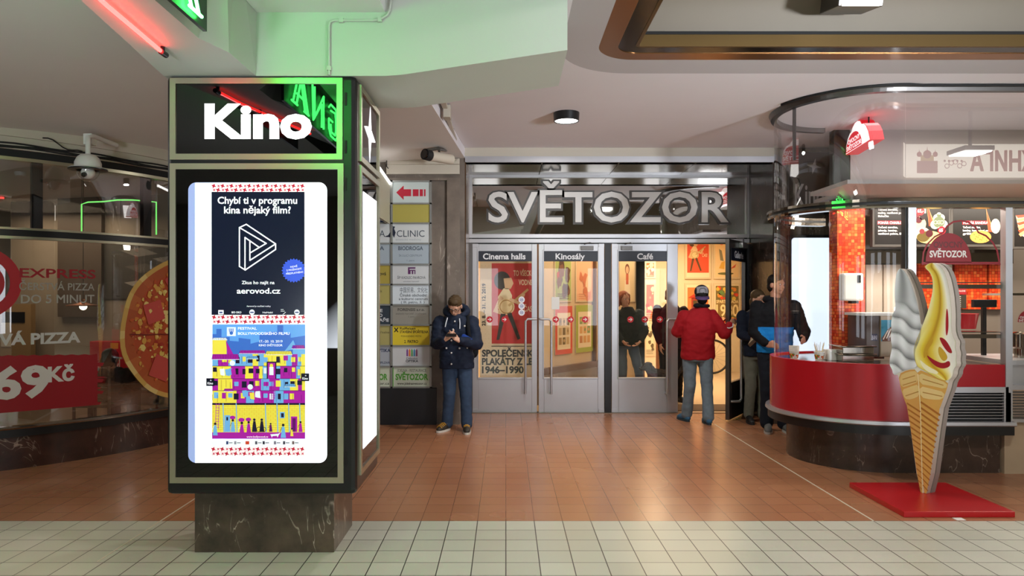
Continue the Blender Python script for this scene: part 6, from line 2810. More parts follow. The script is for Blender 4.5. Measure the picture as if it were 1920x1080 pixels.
# ================================================================ PEOPLE
class Blob(MB):
    def cap_(self, p0, r0, p1, r1, n=14):
        self.cyl(p0, p1, r0, r1, n)
        self.ball(p0, r0, nu=n, nv=8)
        self.ball(p1, r1, nu=n, nv=8)
        return self

    def chain(self, pts, rs, n=14):
        for i in range(len(pts) - 1):
            self.cap_(V(pts[i]), rs[i], V(pts[i + 1]), rs[i + 1], n)
        return self

    def loft(self, secs, n=22):
        """secs: [(centre, radius along R, radius along Fw, R)]"""
        vs_ = []
        for c, rx, ry, R in secs:
            R = V(R).normalized()
            Fw = V((-R.y, R.x, 0)).normalized()
            for k in range(n):
                q = 2 * pi * k / n
                cx_, sx_ = cos(q), sin(q)
                e = .82
                vs_.append(V(c) + R * rx * math.copysign(abs(cx_) ** e, cx_) + Fw * ry * math.copysign(abs(sx_) ** e, sx_))
        fs = []
        N = len(secs)
        for i in range(N - 1):
            fs += [(i * n + k, i * n + (k + 1) % n, (i + 1) * n + (k + 1) % n, (i + 1) * n + k) for k in range(n)]
        fs += [tuple(reversed(range(n))), tuple((N - 1) * n + k for k in range(n))]
        return self.add(vs_, fs, 0, True)

    def bake(self, name, mats, parent, voxel=.011, smooth=4, wr=0.0, wscale=9.0, pick=None, org=None):
        me = bpy.data.meshes.new('blob')
        me.from_pydata([tuple(p) for p in self.v], [], self.f)
        bm = bmesh.new()
        bm.from_mesh(me)
        bmesh.ops.recalc_face_normals(bm, faces=bm.faces)
        bm.to_mesh(me)
        bm.free()
        ob = bpy.data.objects.new('blob', me)
        COL.objects.link(ob)
        r = ob.modifiers.new('r', 'REMESH')
        r.mode = 'VOXEL'
        r.voxel_size = voxel
        r.use_smooth_shade = True
        if smooth:
            s = ob.modifiers.new('s', 'SMOOTH')
            s.factor = .5
            s.iterations = smooth
        dg = bpy.context.evaluated_depsgraph_get()
        dg.update()
        me2 = bpy.data.meshes.new_from_object(ob.evaluated_get(dg))
        bpy.data.objects.remove(ob)
        bpy.data.meshes.remove(me)
        me2.name = name
        if wr:
            nr = [V(v.normal) for v in me2.vertices]
            for v, n in zip(me2.vertices, nr):
                p = v.co
                d = noise.noise(V((p.x * wscale, p.y * wscale, p.z * wscale * 1.6))) + .5 * noise.noise(V((p.x * wscale * 2.3 + 5, p.y * wscale * 2.3, p.z * wscale * 3.2)))
                v.co = p + n * d * wr
        o0 = ORG[parent.name] if parent is not None else V(org)
        me2.materials.clear()
        for m_ in (mats if isinstance(mats, (list, tuple)) else [mats]):
            me2.materials.append(m_)
        for p in me2.polygons:
            p.use_smooth = True
            p.material_index = pick(p.center, p.normal) if pick else 0
        for v in me2.vertices:
            v.co = v.co - o0
        me2.update()
        return link(name, me2, parent, o0)


def hand(B, w, d, pn, side, curl=.5, s=1.0):
    """palm and five fingers: w wrist, d direction of the fingers, pn palm normal, side = across towards the thumb"""
    w, d, pn = V(w), V(d).normalized(), V(pn).normalized()
    side = V(side).normalized()
    pe = w + d * .085 * s
    for k in (-1.2, -.4, .4, 1.2):
        B.cap_(w + side * k * .014 * s + d * .01, .016 * s, pe + side * k * .021 * s, .0125 * s, 10)
    for i, (k, L) in enumerate(((1.25, .070), (.42, .079), (-.42, .074), (-1.25, .058))):
        b = pe + side * k * .0215 * s
        c1 = curl * (.8 + .12 * i)
        d1 = (d * cos(c1) + pn * sin(c1)).normalized()
        d2 = (d * cos(c1 * 2.1) + pn * sin(c1 * 2.1)).normalized()
        m1 = b + d1 * L * .52 * s
        B.chain([b, m1, m1 + d2 * L * .5 * s], [.0098 * s, .009 * s, .0075 * s], 10)
    tb_ = w + side * .028 * s + d * .028 * s
    td = (side * .65 + d * .6 + pn * .45 * (1 if curl > .2 else .3)).normalized()
    td2 = (d * .8 + pn * .6 - side * .1).normalized()
    B.chain([tb_, tb_ + td * .04 * s, tb_ + td * .04 * s + td2 * .03 * s], [.0125 * s, .0105 * s, .0085 * s], 10)


def head_blob(B, c, face, up, s=1.0):
    """head with brow, nose, lips, chin and ears; c = centre of the skull"""
    f, u = V(face).normalized(), V(up).normalized()
    u = (u - f * u.dot(f)).normalized()
    r = f.cross(u).normalized()
    M = Matrix((r, f, u)).transposed()
    B.ball(c + u * .02 * s, V((.074, .092, .092)) * s, M, 20, 14)
    B.ball(c + f * .025 * s - u * .035 * s, V((.060, .068, .078)) * s, M, 18, 12)
    B.ball(c + f * .062 * s - u * .092 * s, V((.028, .024, .020)) * s, M)
    B.cap_(c + f * .088 * s + u * .008 * s, .010 * s, c + f * .108 * s - u * .034 * s, .0135 * s, 10)
    for k in (-1, 1):
        B.ball(c + r * k * .03 * s + f * .083 * s + u * .022 * s, V((.022, .012, .009)) * s, M, 10, 8)
        B.ball(c + r * k * .077 * s - f * .005 * s - u * .012 * s, V((.010, .020, .032)) * s, M, 10, 8)
        B.ball(c + r * k * .014 * s + f * .088 * s - u * .062 * s, V((.018, .010, .006)) * s, M, 10, 8)
    return r, f, u, M


def eyes(parent, c, r, f, u, s=1.0, col='#3a2a20'):
    for k in (-1, 1):
        m = MB()
        m.ball(c + r * k * .031 * s + f * .083 * s + u * .004 * s, V((.012, .012, .008)) * s, None, 12, 8)
        e = m.build('eye', mat('eye_white', '#d8d2cc', .2), parent)
        m = MB()
        m.ball(c + r * k * .031 * s + f * .092 * s + u * .004 * s, .0055 * s, None, 10, 8)
        m.build('iris', mat('iris', col, .2), e)


def shoe(name, parent, heel, toe, w, mats, top=.10, sole=True):
    heel, toe = V(heel), V(toe)
    d = (toe - heel).normalized()
    B = Blob()
    h0 = heel.z
    B.cap_(heel + V((0, 0, .045)), w * .42, heel + d * .07 + V((0, 0, .05)), w * .45, 12)
    B.cap_(heel + d * .05 + V((0, 0, .05)), w * .43, heel.lerp(toe, .68) + V((0, 0, .038)), w * .46, 12)
    B.cap_(heel.lerp(toe, .6) + V((0, 0, .032)), w * .46, toe - d * .03 + V((0, 0, .028)), w * .36, 12)
    B.cap_(heel + d * .03 + V((0, 0, .06)), w * .36, heel + d * .035 + V((0, 0, top)), w * .36, 12)
    for i, v in enumerate(B.v):
        if v.z < h0 + .018:
            B.v[i] = V((v.x, v.y, h0 + .018))
    o = B.bake(name, mats[0], parent, .008, 2)
    r = V((-d.y, d.x, 0))
    L = (toe - heel).length
    pts = []
    for k in range(28):
        q = 2 * pi * k / 28
        a_ = (cos(q) * .5 + .5)
        ww = w * (.40 + .10 * sin(min(1, a_ * 1.1) * pi * .75))
        pts.append((heel - d * w * .35) + d * (L + w * .45) * a_ + r * ww * math.copysign(abs(sin(q)) ** .7, sin(q)))
    m = MB()
    n = len(pts)
    m.add([V((p.x, p.y, h0 + .0005)) for p in pts] + [V((p.x, p.y, h0 + .024)) for p in pts],
          [tuple(range(n)), tuple(range(n, 2 * n))] + [(i, (i + 1) % n, n + (i + 1) % n, n + i) for i in range(n)])
    m.build('sole', mats[1], o)
    return o


def cloth(name, c, amt=.25, scale=25, rough=.85):
    return mat(name, c, rough, spec=.2, noise_amt=amt, noise_scale=scale, bump=.15)


def legs(B, hipL, hipR, kL, kR, aL, aR, rs=(.095, .065, .052), flare=.055):
    for h, k, a in ((hipL, kL, aL), (hipR, kR, aR)):
        h, k, a = V(h), V(k), V(a)
        mid = h.lerp(k, .5)
        B.chain([h, mid, k, k.lerp(a, .45), a], [rs[0], rs[0] * .88, rs[1], rs[1] * .93, flare])


# ---------------------------------------------------------------- man with the phone, facing the passage
pm = T('person', 'man in a navy hooded parka and jeans looking at his phone beside the directory board', 'person', (-.6, 8.6, 0))
J = dict(pel=(-.585, 8.62, .86), ch=(-.60, 8.60, 1.18), nk=(-.59, 8.57, 1.375), hd=V((-.60, 8.49, 1.485)),
         sL=(-.79, 8.58, 1.285), sR=(-.405, 8.57, 1.285), eL=(-.815, 8.50, 1.035), eR=(-.345, 8.49, 1.03), wL=(-.705, 8.285, 1.095), wR=(-.535, 8.28, 1.085),
         hL=(-.675, 8.62, .80), hR=(-.50, 8.62, .80), kL=(-.672, 8.57, .44), kR=(-.475, 8.54, .44), aL=(-.70, 8.58, .085), aR=(-.462, 8.50, .085))
Rx = V((1, .0, 0))
face, up_ = V((-.12, -.80, -.58)), V((0, -.5, .85))
B = Blob()
B.loft([(V(J['pel']) + V((0, 0, -.06)), .14, .09, Rx), (V(J['pel']) + V((0, 0, .12)), .13, .085, Rx), (J['ch'], .15, .095, Rx), (V(J['ch']) + V((0, 0, .12)), .14, .08, Rx), (V(J['nk']) + V((0, 0, -.03)), .06, .055, Rx)])
B.chain([V(J['nk']) - V((0, 0, .05)), V(J['nk']) + V((0, -.02, .05))], [.058, .054])
hr, hf, hu, hM = head_blob(B, J['hd'], face, up_)
legs(B, J['hL'], J['hR'], J['kL'], J['kR'], J['aL'], J['aR'], (.075, .05, .042), .04)
for s_, e_, w_ in (('sL', 'eL', 'wL'), ('sR', 'eR', 'wR')):
    B.chain([J[s_], J[e_], J[w_]], [.048, .038, .027])
hand(B, J['wL'], (.55, -.35, .38), (.35, .55, .55), (.1, .3, .9), .75)
hand(B, J['wR'], (-.55, -.35, .38), (-.35, .55, .55), (-.1, .3, .9), .75)
body = B.bake('body', mat('skin_pale', '#c99a80', .5), pm, .0085, 2)
eyes(pm, J['hd'], hr, hf, hu)
B = Blob()
B.ball(J['hd'] + hu * .045 - hf * .012, (.083, .098, .080), hM, 20, 14)
B.ball(J['hd'] + hu * .085 + hf * .035, (.062, .055, .035), hM, 16, 10)
B.ball(J['hd'] - hf * .045 + hu * .0, (.074, .060, .075), hM, 16, 10)
B.bake('hair', cloth('brown_hair', '#4a3a26', .45, 60, .6), pm, .009, 1, .006, 40)
m = MB()
for k in (-1, 1):
    c_ = J['hd'] + hr * k * .033 + hf * .103 + hu * .003
    m.tube([c_ + hr * .026 * cos(q) + hu * .017 * sin(q) for q in [2 * pi * i / 14 for i in range(14)]], .0028, 6, closed=True)
    m.tube([c_ + hr * k * .026, J['hd'] + hr * k * .08 + hf * .0 + hu * .004], .0025, 5)
m.tube([J['hd'] + hr * -.008 + hf * .106 + hu * .004, J['hd'] + hr * .008 + hf * .106 + hu * .004], .0025, 5)
m.build('glasses', M_black, pm)
NAVYC = cloth('navy_parka', '#1b2436', .2, 18, .7)
B = Blob()
B.loft([((-.585, 8.61, .735), .205, .135, Rx), ((-.585, 8.61, .80), .212, .14, Rx), ((-.588, 8.61, .95), .200, .135, Rx), ((-.592, 8.60, 1.08), .205, .138, Rx), ((-.598, 8.59, 1.20), .215, .14, Rx),
        ((-.598, 8.58, 1.30), .19, .12, Rx), ((-.595, 8.57, 1.36), .12, .095, Rx), ((-.592, 8.56, 1.385), .085, .08, Rx)])
for s_, e_, w_ in (('sL', 'eL', 'wL'), ('sR', 'eR', 'wR')):
    mid = V(J[s_]).lerp(V(J[e_]), .5)
    w2 = V(J[e_]).lerp(V(J[w_]), .9)
    B.chain([J[s_], mid, J[e_], V(J[e_]).lerp(V(J[w_]), .5), w2], [.085, .082, .074, .062, .05])
jk = B.bake('parka', NAVYC, pm, .010, 3, .011, 11)
B = Blob()
hoodp = [V((-.59, 8.57, 1.365)) + V((.125 * sin(q), -.09 * cos(q) + .03, .05 - .05 * cos(q))) for q in [radians(35 + 290 * i / 16) for i in range(17)]]
B.chain(hoodp, [.03 + .022 * sin(pi * i / 16) for i in range(17)], 10)
B.bake('hood', NAVYC, jk, .010, 3, .006, 14)
m = MB()
for x_, z_ in ((-.60, 1.30), (-.485, 1.245), (-.62, 1.205), (-.64, 1.075), (-.64, .93), (-.64, .80), (-.70, .985), (-.545, .985), (-.455, .99), (-.765, 1.0)):
    m.ball((x_, 8.60 - .142 * sqrt(max(.1, 1 - ((x_ + .59) / .23) ** 2)) - .012, z_), .011, None, 10, 8)
m.build('snap_buttons', mat('button_white', '#d8d6d2', .4), jk)
m = MB()
m.tube([(-.685, 8.455, 1.345), (-.70, 8.435, 1.29), (-.712, 8.435, 1.235)], .006, 6)
m.tube([(-.545, 8.45, 1.335), (-.538, 8.43, 1.28), (-.54, 8.43, 1.215)], .006, 6)
m.build('drawstrings', mat('cord_white', '#d8dce2', .6), jk)
JEANS = cloth('dark_jeans', '#33435a', .3, 22)
B = Blob()
B.loft([((-.587, 8.62, .76), .165, .115, Rx), ((-.587, 8.62, .88), .165, .115, Rx), ((-.587, 8.62, .93), .15, .105, Rx)])
legs(B, J['hL'], J['hR'], J['kL'], J['kR'], J['aL'], J['aR'], (.098, .074, .064), .068)
B.bake('jeans', JEANS, pm, .010, 3, .006, 9)
SH = (mat('dark_sneaker', '#2a241c', .6), mat('sole_white', '#cfccc4', .5))
for hl, to in (((-.692, 8.60, 0), (-.795, 8.40, 0)), ((-.462, 8.55, 0), (-.452, 8.28, 0))):
    sh = shoe('shoe', pm, hl, to, .098, SH)
    m = MB()
    d_ = (V(to) - V(hl)).normalized()
    rr_ = V((-d_.y, d_.x, 0))
    for i in range(5):
        c_ = V(hl) + d_ * (.075 + .028 * i) + V((0, 0, .106 - .008 * i))
        m.tube([c_ - rr_ * .034 - V((0, 0, .022)), c_ - rr_ * .015, c_ + rr_ * .015, c_ + rr_ * .034 - V((0, 0, .022))], .0065, 5)
    m.build('laces', mat('yellow_laces', '#b98a32', .7), sh)
# phone, backpack, blue pouch
m = MB()
pc_ = V((-.622, 8.205, 1.152))
m.obox(pc_, V((.060, 0, 0)), V((0, .030, .014)), V((0, -.002, .005)))
tag(m.build('mobile_phone', M_black, bevel=.004), 'black mobile phone in the hands of the man in the navy parka', 'phone')
bp_ = T('backpack', 'dark backpack on the back of the man in the navy parka', 'backpack', (-.58, 8.82, 1.0))
B = Blob()
B.loft([((-.56, 8.80, .90), .13, .07, Rx), ((-.56, 8.81, 1.1), .15, .08, Rx), ((-.57, 8.80, 1.28), .12, .065, Rx)])
B.ball((-.40, 8.74, .93), (.07, .06, .09))
B.bake('bag', cloth('backpack_cloth', '#14161a', .2, 20), bp_, .012, 3)
m = MB()
m.tube([(-.46, 8.74, 1.33), (-.455, 8.64, 1.375), (-.450, 8.53, 1.345), (-.445, 8.458, 1.25), (-.435, 8.455, 1.14), (-.40, 8.52, 1.02), (-.39, 8.66, .95)], .024, 8)
m.build('strap', MATS['backpack_cloth'], bp_)
m = MB()
m.obox((-.455, 8.40, 1.10), V((.055, -.01, -.03)), V((.01, .03, 0)), V((.012, 0, .026)))
tag(m.build('blue_pouch', cloth('blue_cloth', '#22408c', .2), bevel=.008), 'small blue pouch tucked under the arm of the man with the phone', 'pouch')

# ---------------------------------------------------------------- man in red, seen from behind, opening the door
rm = T('person', 'man in a red jacket and backwards cap pulling the open door, seen from behind', 'person', (2.36, 9.1, 0))
X0 = 2.425
Rb_ = V((1, .08, 0))
jr = dict(sL=(2.245, 9.08, 1.355), sR=(2.60, 9.06, 1.355), eL=(2.175, 9.14, 1.15), eR=(2.735, 8.99, 1.125), wL=(2.26, 9.36, 1.10), wR=(2.815, 9.02, 1.245),
          hL=(2.325, 9.10, .82), hR=(2.515, 9.06, .82), kL=(2.325, 9.10, .46), kR=(2.525, 9.03, .45), aL=(2.315, 9.20, .10), aR=(2.525, 8.97, .09))
hd2 = V((2.47, 9.08, 1.625))
fc2, up2 = V((.12, .98, -.10)), V((0, .1, 1))
B = Blob()
B.loft([((X0, 9.08, .8), .14, .09, Rb_), ((X0, 9.08, 1.0), .14, .09, Rb_), ((X0, 9.07, 1.25), .16, .1, Rb_), ((X0 + .02, 9.07, 1.38), .13, .08, Rb_), ((X0 + .04, 9.07, 1.46), .06, .055, Rb_)])
B.chain([(X0 + .03, 9.07, 1.42), hd2 + V((0, -.01, -.07))], [.06, .055])
r2, f2, u2, M2 = head_blob(B, hd2, fc2, up2)
legs(B, jr['hL'], jr['hR'], jr['kL'], jr['kR'], jr['aL'], jr['aR'], (.075, .05, .042), .04)
for s_, e_, w_ in (('sL', 'eL', 'wL'), ('sR', 'eR', 'wR')):
    B.chain([jr[s_], jr[e_], jr[w_]], [.048, .038, .027])
hand(B, jr['wR'], (.15, .12, .10), (.5, .6, -.5), (-.2, .1, .95), .95)
hand(B, jr['wL'], (.5, .6, .1), (.6, -.5, .1), (.1, .1, .95), .5)
B.bake('body', mat('skin_tan', '#b9836a', .5), rm, .0085, 2)
eyes(rm, hd2, r2, f2, u2)
B = Blob()
B.ball(hd2 - u2 * .015 - f2 * .012, (.082, .098, .085), M2, 18, 12)
B.ball(hd2 - f2 * .055 - u2 * .085, (.062, .05, .05), M2, 16, 10)
B.bake('hair', cloth('black_hair', '#14110f', .3, 60, .6), rm, .009, 2, .004, 40)
B = Blob()
B.ball(hd2 + u2 * .030 - f2 * .004, (.090, .106, .088), M2, 24, 16)
cap_o = hd2 + u2 * .005


def pick_cap(c, n):
    d_ = c - hd2
    bk = -d_.dot(f2)
    sd = d_.dot(r2)
    return 1 if (bk > .02 and abs(sd) < .068 and d_.dot(u2) < .088) else 0


cpo = B.bake('cap', [cloth('cap_navy', '#20222c', .15), cloth('cap_grey', '#9a9aa2', .1)], rm, .007, 2, pick=pick_cap)
m = MB()
bp2 = []
for j in range(2):
    for i in range(11):
        q = -1.05 + 2.1 * i / 10
        rad = .098 if j == 0 else .150
        bp2.append(hd2 - f2 * (rad * cos(q)) + r2 * (.098 if j == 0 else .098) * sin(q) + u2 * (-.035 - (.018 + .035 * cos(q) if j else 0)))
m.add(bp2, [(i, i + 1, 11 + i + 1, 11 + i) for i in range(10)], 0, True)
vis = m.build('visor', cloth('visor_purple', '#5c4670', .1), cpo)
so_ = vis.modifiers.new('solid', 'SOLIDIFY')
so_.thickness = .006
t = Art()
for pts in ([(-.040, .012), (-.036, -.018), (-.018, -.032), (0, -.028), (.018, -.032), (.036, -.018), (.040, .012)],):
    t.line(pts, .006, '#1c1e28', closed=True)
for y_ in (-.014, -.003, .008):
    t.line([(-.024, y_), (.024, y_)], .004, '#1c1e28')
Lc = lambda a, b, k: hd2 + r2 * a + u2 * (b + .032) - f2 * (sqrt(max(.0002, .107 ** 2 - a * a * 1.1 - (b * .75) ** 2)) + .002 + k)
t.build('cap_badge', M_decal, cpo, fn=Lc)
REDJ = cloth('red_jacket', '#9c1620', .12, 16, .75)
WH = mat('stripe_white', '#d8d4d4', .6)
B = Blob()
B.loft([((X0, 9.09, .80), .205, .14, Rb_), ((X0, 9.09, .85), .212, .145, Rb_), ((X0, 9.08, 1.0), .208, .145, Rb_), ((X0, 9.07, 1.18), .21, .145, Rb_), ((X0, 9.07, 1.30), .205, .135, Rb_),
        ((X0 + .01, 9.07, 1.385), .165, .11, Rb_), ((X0 + .035, 9.07, 1.455), .09, .085, Rb_), ((X0 + .04, 9.07, 1.475), .078, .075, Rb_)])
for s_, e_, w_ in (('sL', 'eL', 'wL'), ('sR', 'eR', 'wR')):
    mid = V(jr[s_]).lerp(V(jr[e_]), .5)
    w2 = V(jr[e_]).lerp(V(jr[w_]), .85)
    B.chain([jr[s_], mid, jr[e_], V(jr[e_]).lerp(V(jr[w_]), .45), w2], [.074, .076, .074, .064, .052])
rj = B.bake('jacket', REDJ, rm, .010, 3, .009, 10)
m = MB()
m.tube([V(jr['eR']).lerp(V(jr['wR']), .62) + V((-.072, -.03, .015)), V(jr['eR']).lerp(V(jr['wR']), .62) + V((-.01, -.064, .0)), V(jr['eR']).lerp(V(jr['wR']), .75) + V((.03, -.05, -.0)), V(jr['eR']).lerp(V(jr['wR']), 1.1) + V((.01, -.055, .0))], .008, 6)
m.build('sleeve_stripe', WH, rj)
B = Blob()
B.chain([V((X0 + .05, 9.06, 1.47)) + V((.07 * sin(q), -.075 * cos(q), .006)) for q in [2 * pi * i / 14 for i in range(15)]], [.024] * 15, 10)
B.ball((X0 - .03, 8.985, 1.482), (.06, .035, .03))
B.bake('hood', cloth('black_hoodie', '#15161a', .2), rj, .009, 3)
JB = cloth('faded_jeans', '#6c7a86', .25, 22)
B = Blob()
B.loft([((X0 - .005, 9.085, .78), .16, .12, Rb_), ((X0 - .005, 9.085, .90), .16, .12, Rb_)])
legs(B, jr['hL'], jr['hR'], jr['kL'], jr['kR'], jr['aL'], jr['aR'], (.095, .074, .066), .074)
B.bake('jeans', JB, rm, .010, 3, .005, 9)
SB = (mat('blue_suede', '#2c5a7c', .7), mat('blue_sole', '#20303c', .6))
for hl, to in (((2.318, 9.17, 0), (2.25, 9.40, 0)), ((2.525, 8.93, 0), (2.53, 9.20, 0))):
    shoe('shoe', rm, hl, to, .095, SB)

# ---------------------------------------------------------------- woman inside, behind the Café door
wm = T('person', 'red haired woman in a dark jacket and jeans leaning forward behind the Café door', 'person', (1.86, 11.0, 0))
hd3 = V((1.80, 10.95, 1.565))
f3_, u3_ = V((.35, -.9, -.15)), V((-.1, -.1, 1))
R3 = V((1, .25, 0))
j3 = dict(sL=(1.70, 11.03, 1.33), sR=(2.05, 11.08, 1.33), eL=(1.66, 10.98, 1.05), eR=(2.12, 11.02, 1.07), wL=(1.76, 10.85, .93), wR=(2.03, 10.86, .92),
          hL=(1.78, 11.1, .84), hR=(1.96, 11.13, .84), kL=(1.80, 11.08, .46), kR=(2.05, 11.12, .47), aL=(1.78, 11.1, .09), aR=(2.11, 11.2, .09))
B = Blob()
B.loft([((1.87, 11.1, .82), .14, .09, R3), ((1.87, 11.08, 1.05), .13, .09, R3), ((1.87, 11.05, 1.28), .14, .09, R3), ((1.86, 11.02, 1.41), .055, .05, R3)])
B.chain([(1.86, 11.02, 1.38), hd3 + V((.01, .03, -.07))], [.053, .05])
r3, f3_, u3_, M3 = head_blob(B, hd3, f3_, u3_, .95)
legs(B, j3['hL'], j3['hR'], j3['kL'], j3['kR'], j3['aL'], j3['aR'], (.07, .05, .04), .038)
for s_, e_, w_ in (('sL', 'eL', 'wL'), ('sR', 'eR', 'wR')):
    B.chain([j3[s_], j3[e_], j3[w_]], [.044, .036, .025])
hand(B, j3['wR'], (-.5, -.1, -.5), (-.4, .3, .4), (-.3, -.8, 0), .5, .95)
hand(B, j3['wL'], (.4, -.2, -.5), (.4, .3, .4), (.3, -.8, 0), .5, .95)
B.bake('body', MATS['skin_pale'], wm, .0085, 2)
eyes(wm, hd3, r3, f3_, u3_, .95)
B = Blob()
B.ball(hd3 + u3_ * .04 - f3_ * .018, (.082, .094, .080), M3, 18, 12)
B.ball(hd3 - f3_ * .05 - u3_ * .03, (.078, .06, .09), M3, 16, 10)
for k in (-1, 1):
    B.chain([hd3 + r3 * k * .068 + u3_ * .05 + f3_ * .02, hd3 + r3 * k * .083 - u3_ * .03, hd3 + r3 * k * .08 - u3_ * .10 - f3_ * .02], [.025, .022, .02])
B.bake('hair', cloth('red_hair', '#8a4a2a', .35, 60, .55), wm, .009, 2, .004, 40)
B = Blob()
B.loft([((1.88, 11.1, .84), .19, .13, R3), ((1.88, 11.08, 1.0), .19, .135, R3), ((1.875, 11.06, 1.18), .195, .135, R3), ((1.87, 11.05, 1.31), .175, .12, R3), ((1.865, 11.03, 1.40), .1, .09, R3), ((1.86, 11.02, 1.44), .085, .08, R3)])
for s_, e_, w_ in (('sL', 'eL', 'wL'), ('sR', 'eR', 'wR')):
    B.chain([j3[s_], j3[e_], V(j3[e_]).lerp(V(j3[w_]), .85)], [.078, .072, .05])
B.bake('jacket', cloth('dark_green_jacket', '#16201e', .2, 16), wm, .011, 3, .010, 11)
B = Blob()
B.loft([((1.87, 11.1, .80), .155, .11, R3), ((1.87, 11.1, .90), .15, .11, R3)])
legs(B, j3['hL'], j3['hR'], j3['kL'], j3['kR'], j3['aL'], j3['aR'], (.09, .07, .058), .058)
B.bake('jeans', cloth('blue_jeans', '#3c4a5c', .25, 22), wm, .011, 3, .005, 9)
for hl, to in (((1.78, 11.13, 0), (1.80, 10.88, 0)), ((2.11, 11.23, 0), (2.16, 10.99, 0))):
    shoe('shoe', wm, hl, to, .09, SH)

# ---------------------------------------------------------------- dark clothed person in the doorway, partly behind the door frame
dm = T('person', 'person in dark purple and black clothes between the Café door and the man in red', 'person', (2.52, 11.05, 0))
hd4 = V((2.53, 11.0, 1.62))
R4 = V((1, 0, 0))
j4 = dict(sL=(2.33, 11.05, 1.39), sR=(2.73, 11.05, 1.38), eL=(2.30, 11.02, 1.09), eR=(2.77, 11.03, 1.09), wL=(2.345, 10.92, .87), wR=(2.72, 10.9, .92),
          hL=(2.43, 11.07, .86), hR=(2.63, 11.07, .86), kL=(2.43, 11.03, .47), kR=(2.64, 10.98, .47), aL=(2.42, 11.1, .09), aR=(2.64, 11.0, .09))
B = Blob()
B.loft([((2.53, 11.06, .84), .14, .09, R4), ((2.53, 11.05, 1.1), .14, .09, R4), ((2.53, 11.04, 1.33), .15, .1, R4), ((2.53, 11.03, 1.47), .06, .055, R4)])
B.chain([(2.53, 11.03, 1.44), hd4 + V((0, .02, -.07))], [.056, .053])
r4, f4_, u4_, M4 = head_blob(B, hd4, (0, -1, -.05), (0, 0, 1))
legs(B, j4['hL'], j4['hR'], j4['kL'], j4['kR'], j4['aL'], j4['aR'], (.075, .05, .042), .04)
for s_, e_, w_ in (('sL', 'eL', 'wL'), ('sR', 'eR', 'wR')):
    B.chain([j4[s_], j4[e_], j4[w_]], [.046, .038, .027])
hand(B, j4['wL'], (.05, -.1, -1), (.9, .2, 0), (.1, -.9, 0), .35)
hand(B, j4['wR'], (-.05, -.2, -1), (-.9, .2, 0), (-.1, -.9, 0), .35)
B.bake('body', MATS['skin_pale'], dm, .0085, 2)
eyes(dm, hd4, r4, f4_, u4_)
B = Blob()
B.ball(hd4 + u4_ * .042 - f4_ * .016, (.085, .098, .084), M4, 18, 12)
B.ball(hd4 - f4_ * .05 - u4_ * .03, (.080, .06, .09), M4, 16, 10)
B.chain([hd4 + r4 * .075 + u4_ * .05, hd4 + r4 * .082 - u4_ * .06], [.022, .018])
B.chain([hd4 - r4 * .075 + u4_ * .05, hd4 - r4 * .082 - u4_ * .06], [.022, .018])
B.bake('hair', cloth('auburn_hair', '#5c3826', .35, 60, .55), dm, .009, 2, .004, 40)
B = Blob()
B.loft([((2.53, 11.06, .80), .19, .125, R4), ((2.53, 11.05, 1.0), .19, .13, R4), ((2.53, 11.05, 1.22), .2, .135, R4), ((2.53, 11.04, 1.36), .18, .12, R4), ((2.53, 11.03, 1.46), .1, .085, R4), ((2.53, 11.03, 1.49), .08, .075, R4)])
for s_, e_, w_ in (('sL', 'eL', 'wL'), ('sR', 'eR', 'wR')):
    B.chain([j4[s_], j4[e_], V(j4[e_]).lerp(V(j4[w_]), .85)], [.078, .07, .05])
B.bake('jacket', cloth('dark_purple_jacket', '#241a22', .2, 16), dm, .011, 3, .009, 11)
B = Blob()
B.loft([((2.53, 11.07, .80), .155, .11, R4), ((2.53, 11.07, .90), .15, .11, R4)])
legs(B, j4['hL'], j4['hR'], j4['kL'], j4['kR'], j4['aL'], j4['aR'], (.09, .07, .06), .06)
B.bake('trousers', cloth('black_trousers', '#17161a', .2, 22), dm, .011, 3, .008, 14)
for hl, to in (((2.42, 11.13, 0), (2.42, 10.88, 0)), ((2.64, 11.03, 0), (2.68, 10.78, 0))):
    shoe('shoe', dm, hl, to, .095, (mat('black_shoe', '#141416', .5), mat('black_sole', '#1e1e20', .6)))

# ---------------------------------------------------------------- dog behind the Café door
dg_ = T('dog', 'small dark grey shaggy dog standing behind the glass of the Café door', 'dog', (2.30, 10.75, 0))
B = Blob()
dx, dy = 2.30, 10.72
B.chain([(dx + .20, dy + .05, .40), (dx + .05, dy + .02, .41), (dx - .08, dy, .415)], [.088, .10, .112])
B.chain([(dx - .11, dy, .45), (dx - .17, dy - .02, .53)], [.085, .068])
B.ball((dx - .19, dy - .03, .56), (.075, .07, .066))
B.chain([(dx - .23, dy - .05, .545), (dx - .29, dy - .075, .525)], [.045, .030])
for sx, fr in ((-.045, 1), (.045, 1)):
    B.chain([(dx - .11, dy + sx, .36), (dx - .12, dy + sx, .20), (dx - .115, dy + sx, .05)], [.05, .034, .026])
    B.chain([(dx - .115, dy + sx, .03), (dx - .145, dy + sx, .025)], [.028, .024])
    B.chain([(dx + .19, dy + .05 + sx, .37), (dx + .15, dy + .05 + sx, .25), (dx + .215, dy + .05 + sx, .15), (dx + .20, dy + .05 + sx, .04)], [.062, .042, .028, .024])
    B.chain([(dx + .20, dy + .05 + sx, .028), (dx + .165, dy + .05 + sx, .024)], [.028, .024])
B.chain([(dx + .27, dy + .07, .43), (dx + .34, dy + .09, .50), (dx + .36, dy + .09, .57)], [.035, .03, .02])
B.bake('body', cloth('grey_fur', '#3a3634', .5, 50), dg_, .010, 2, .010, 30)
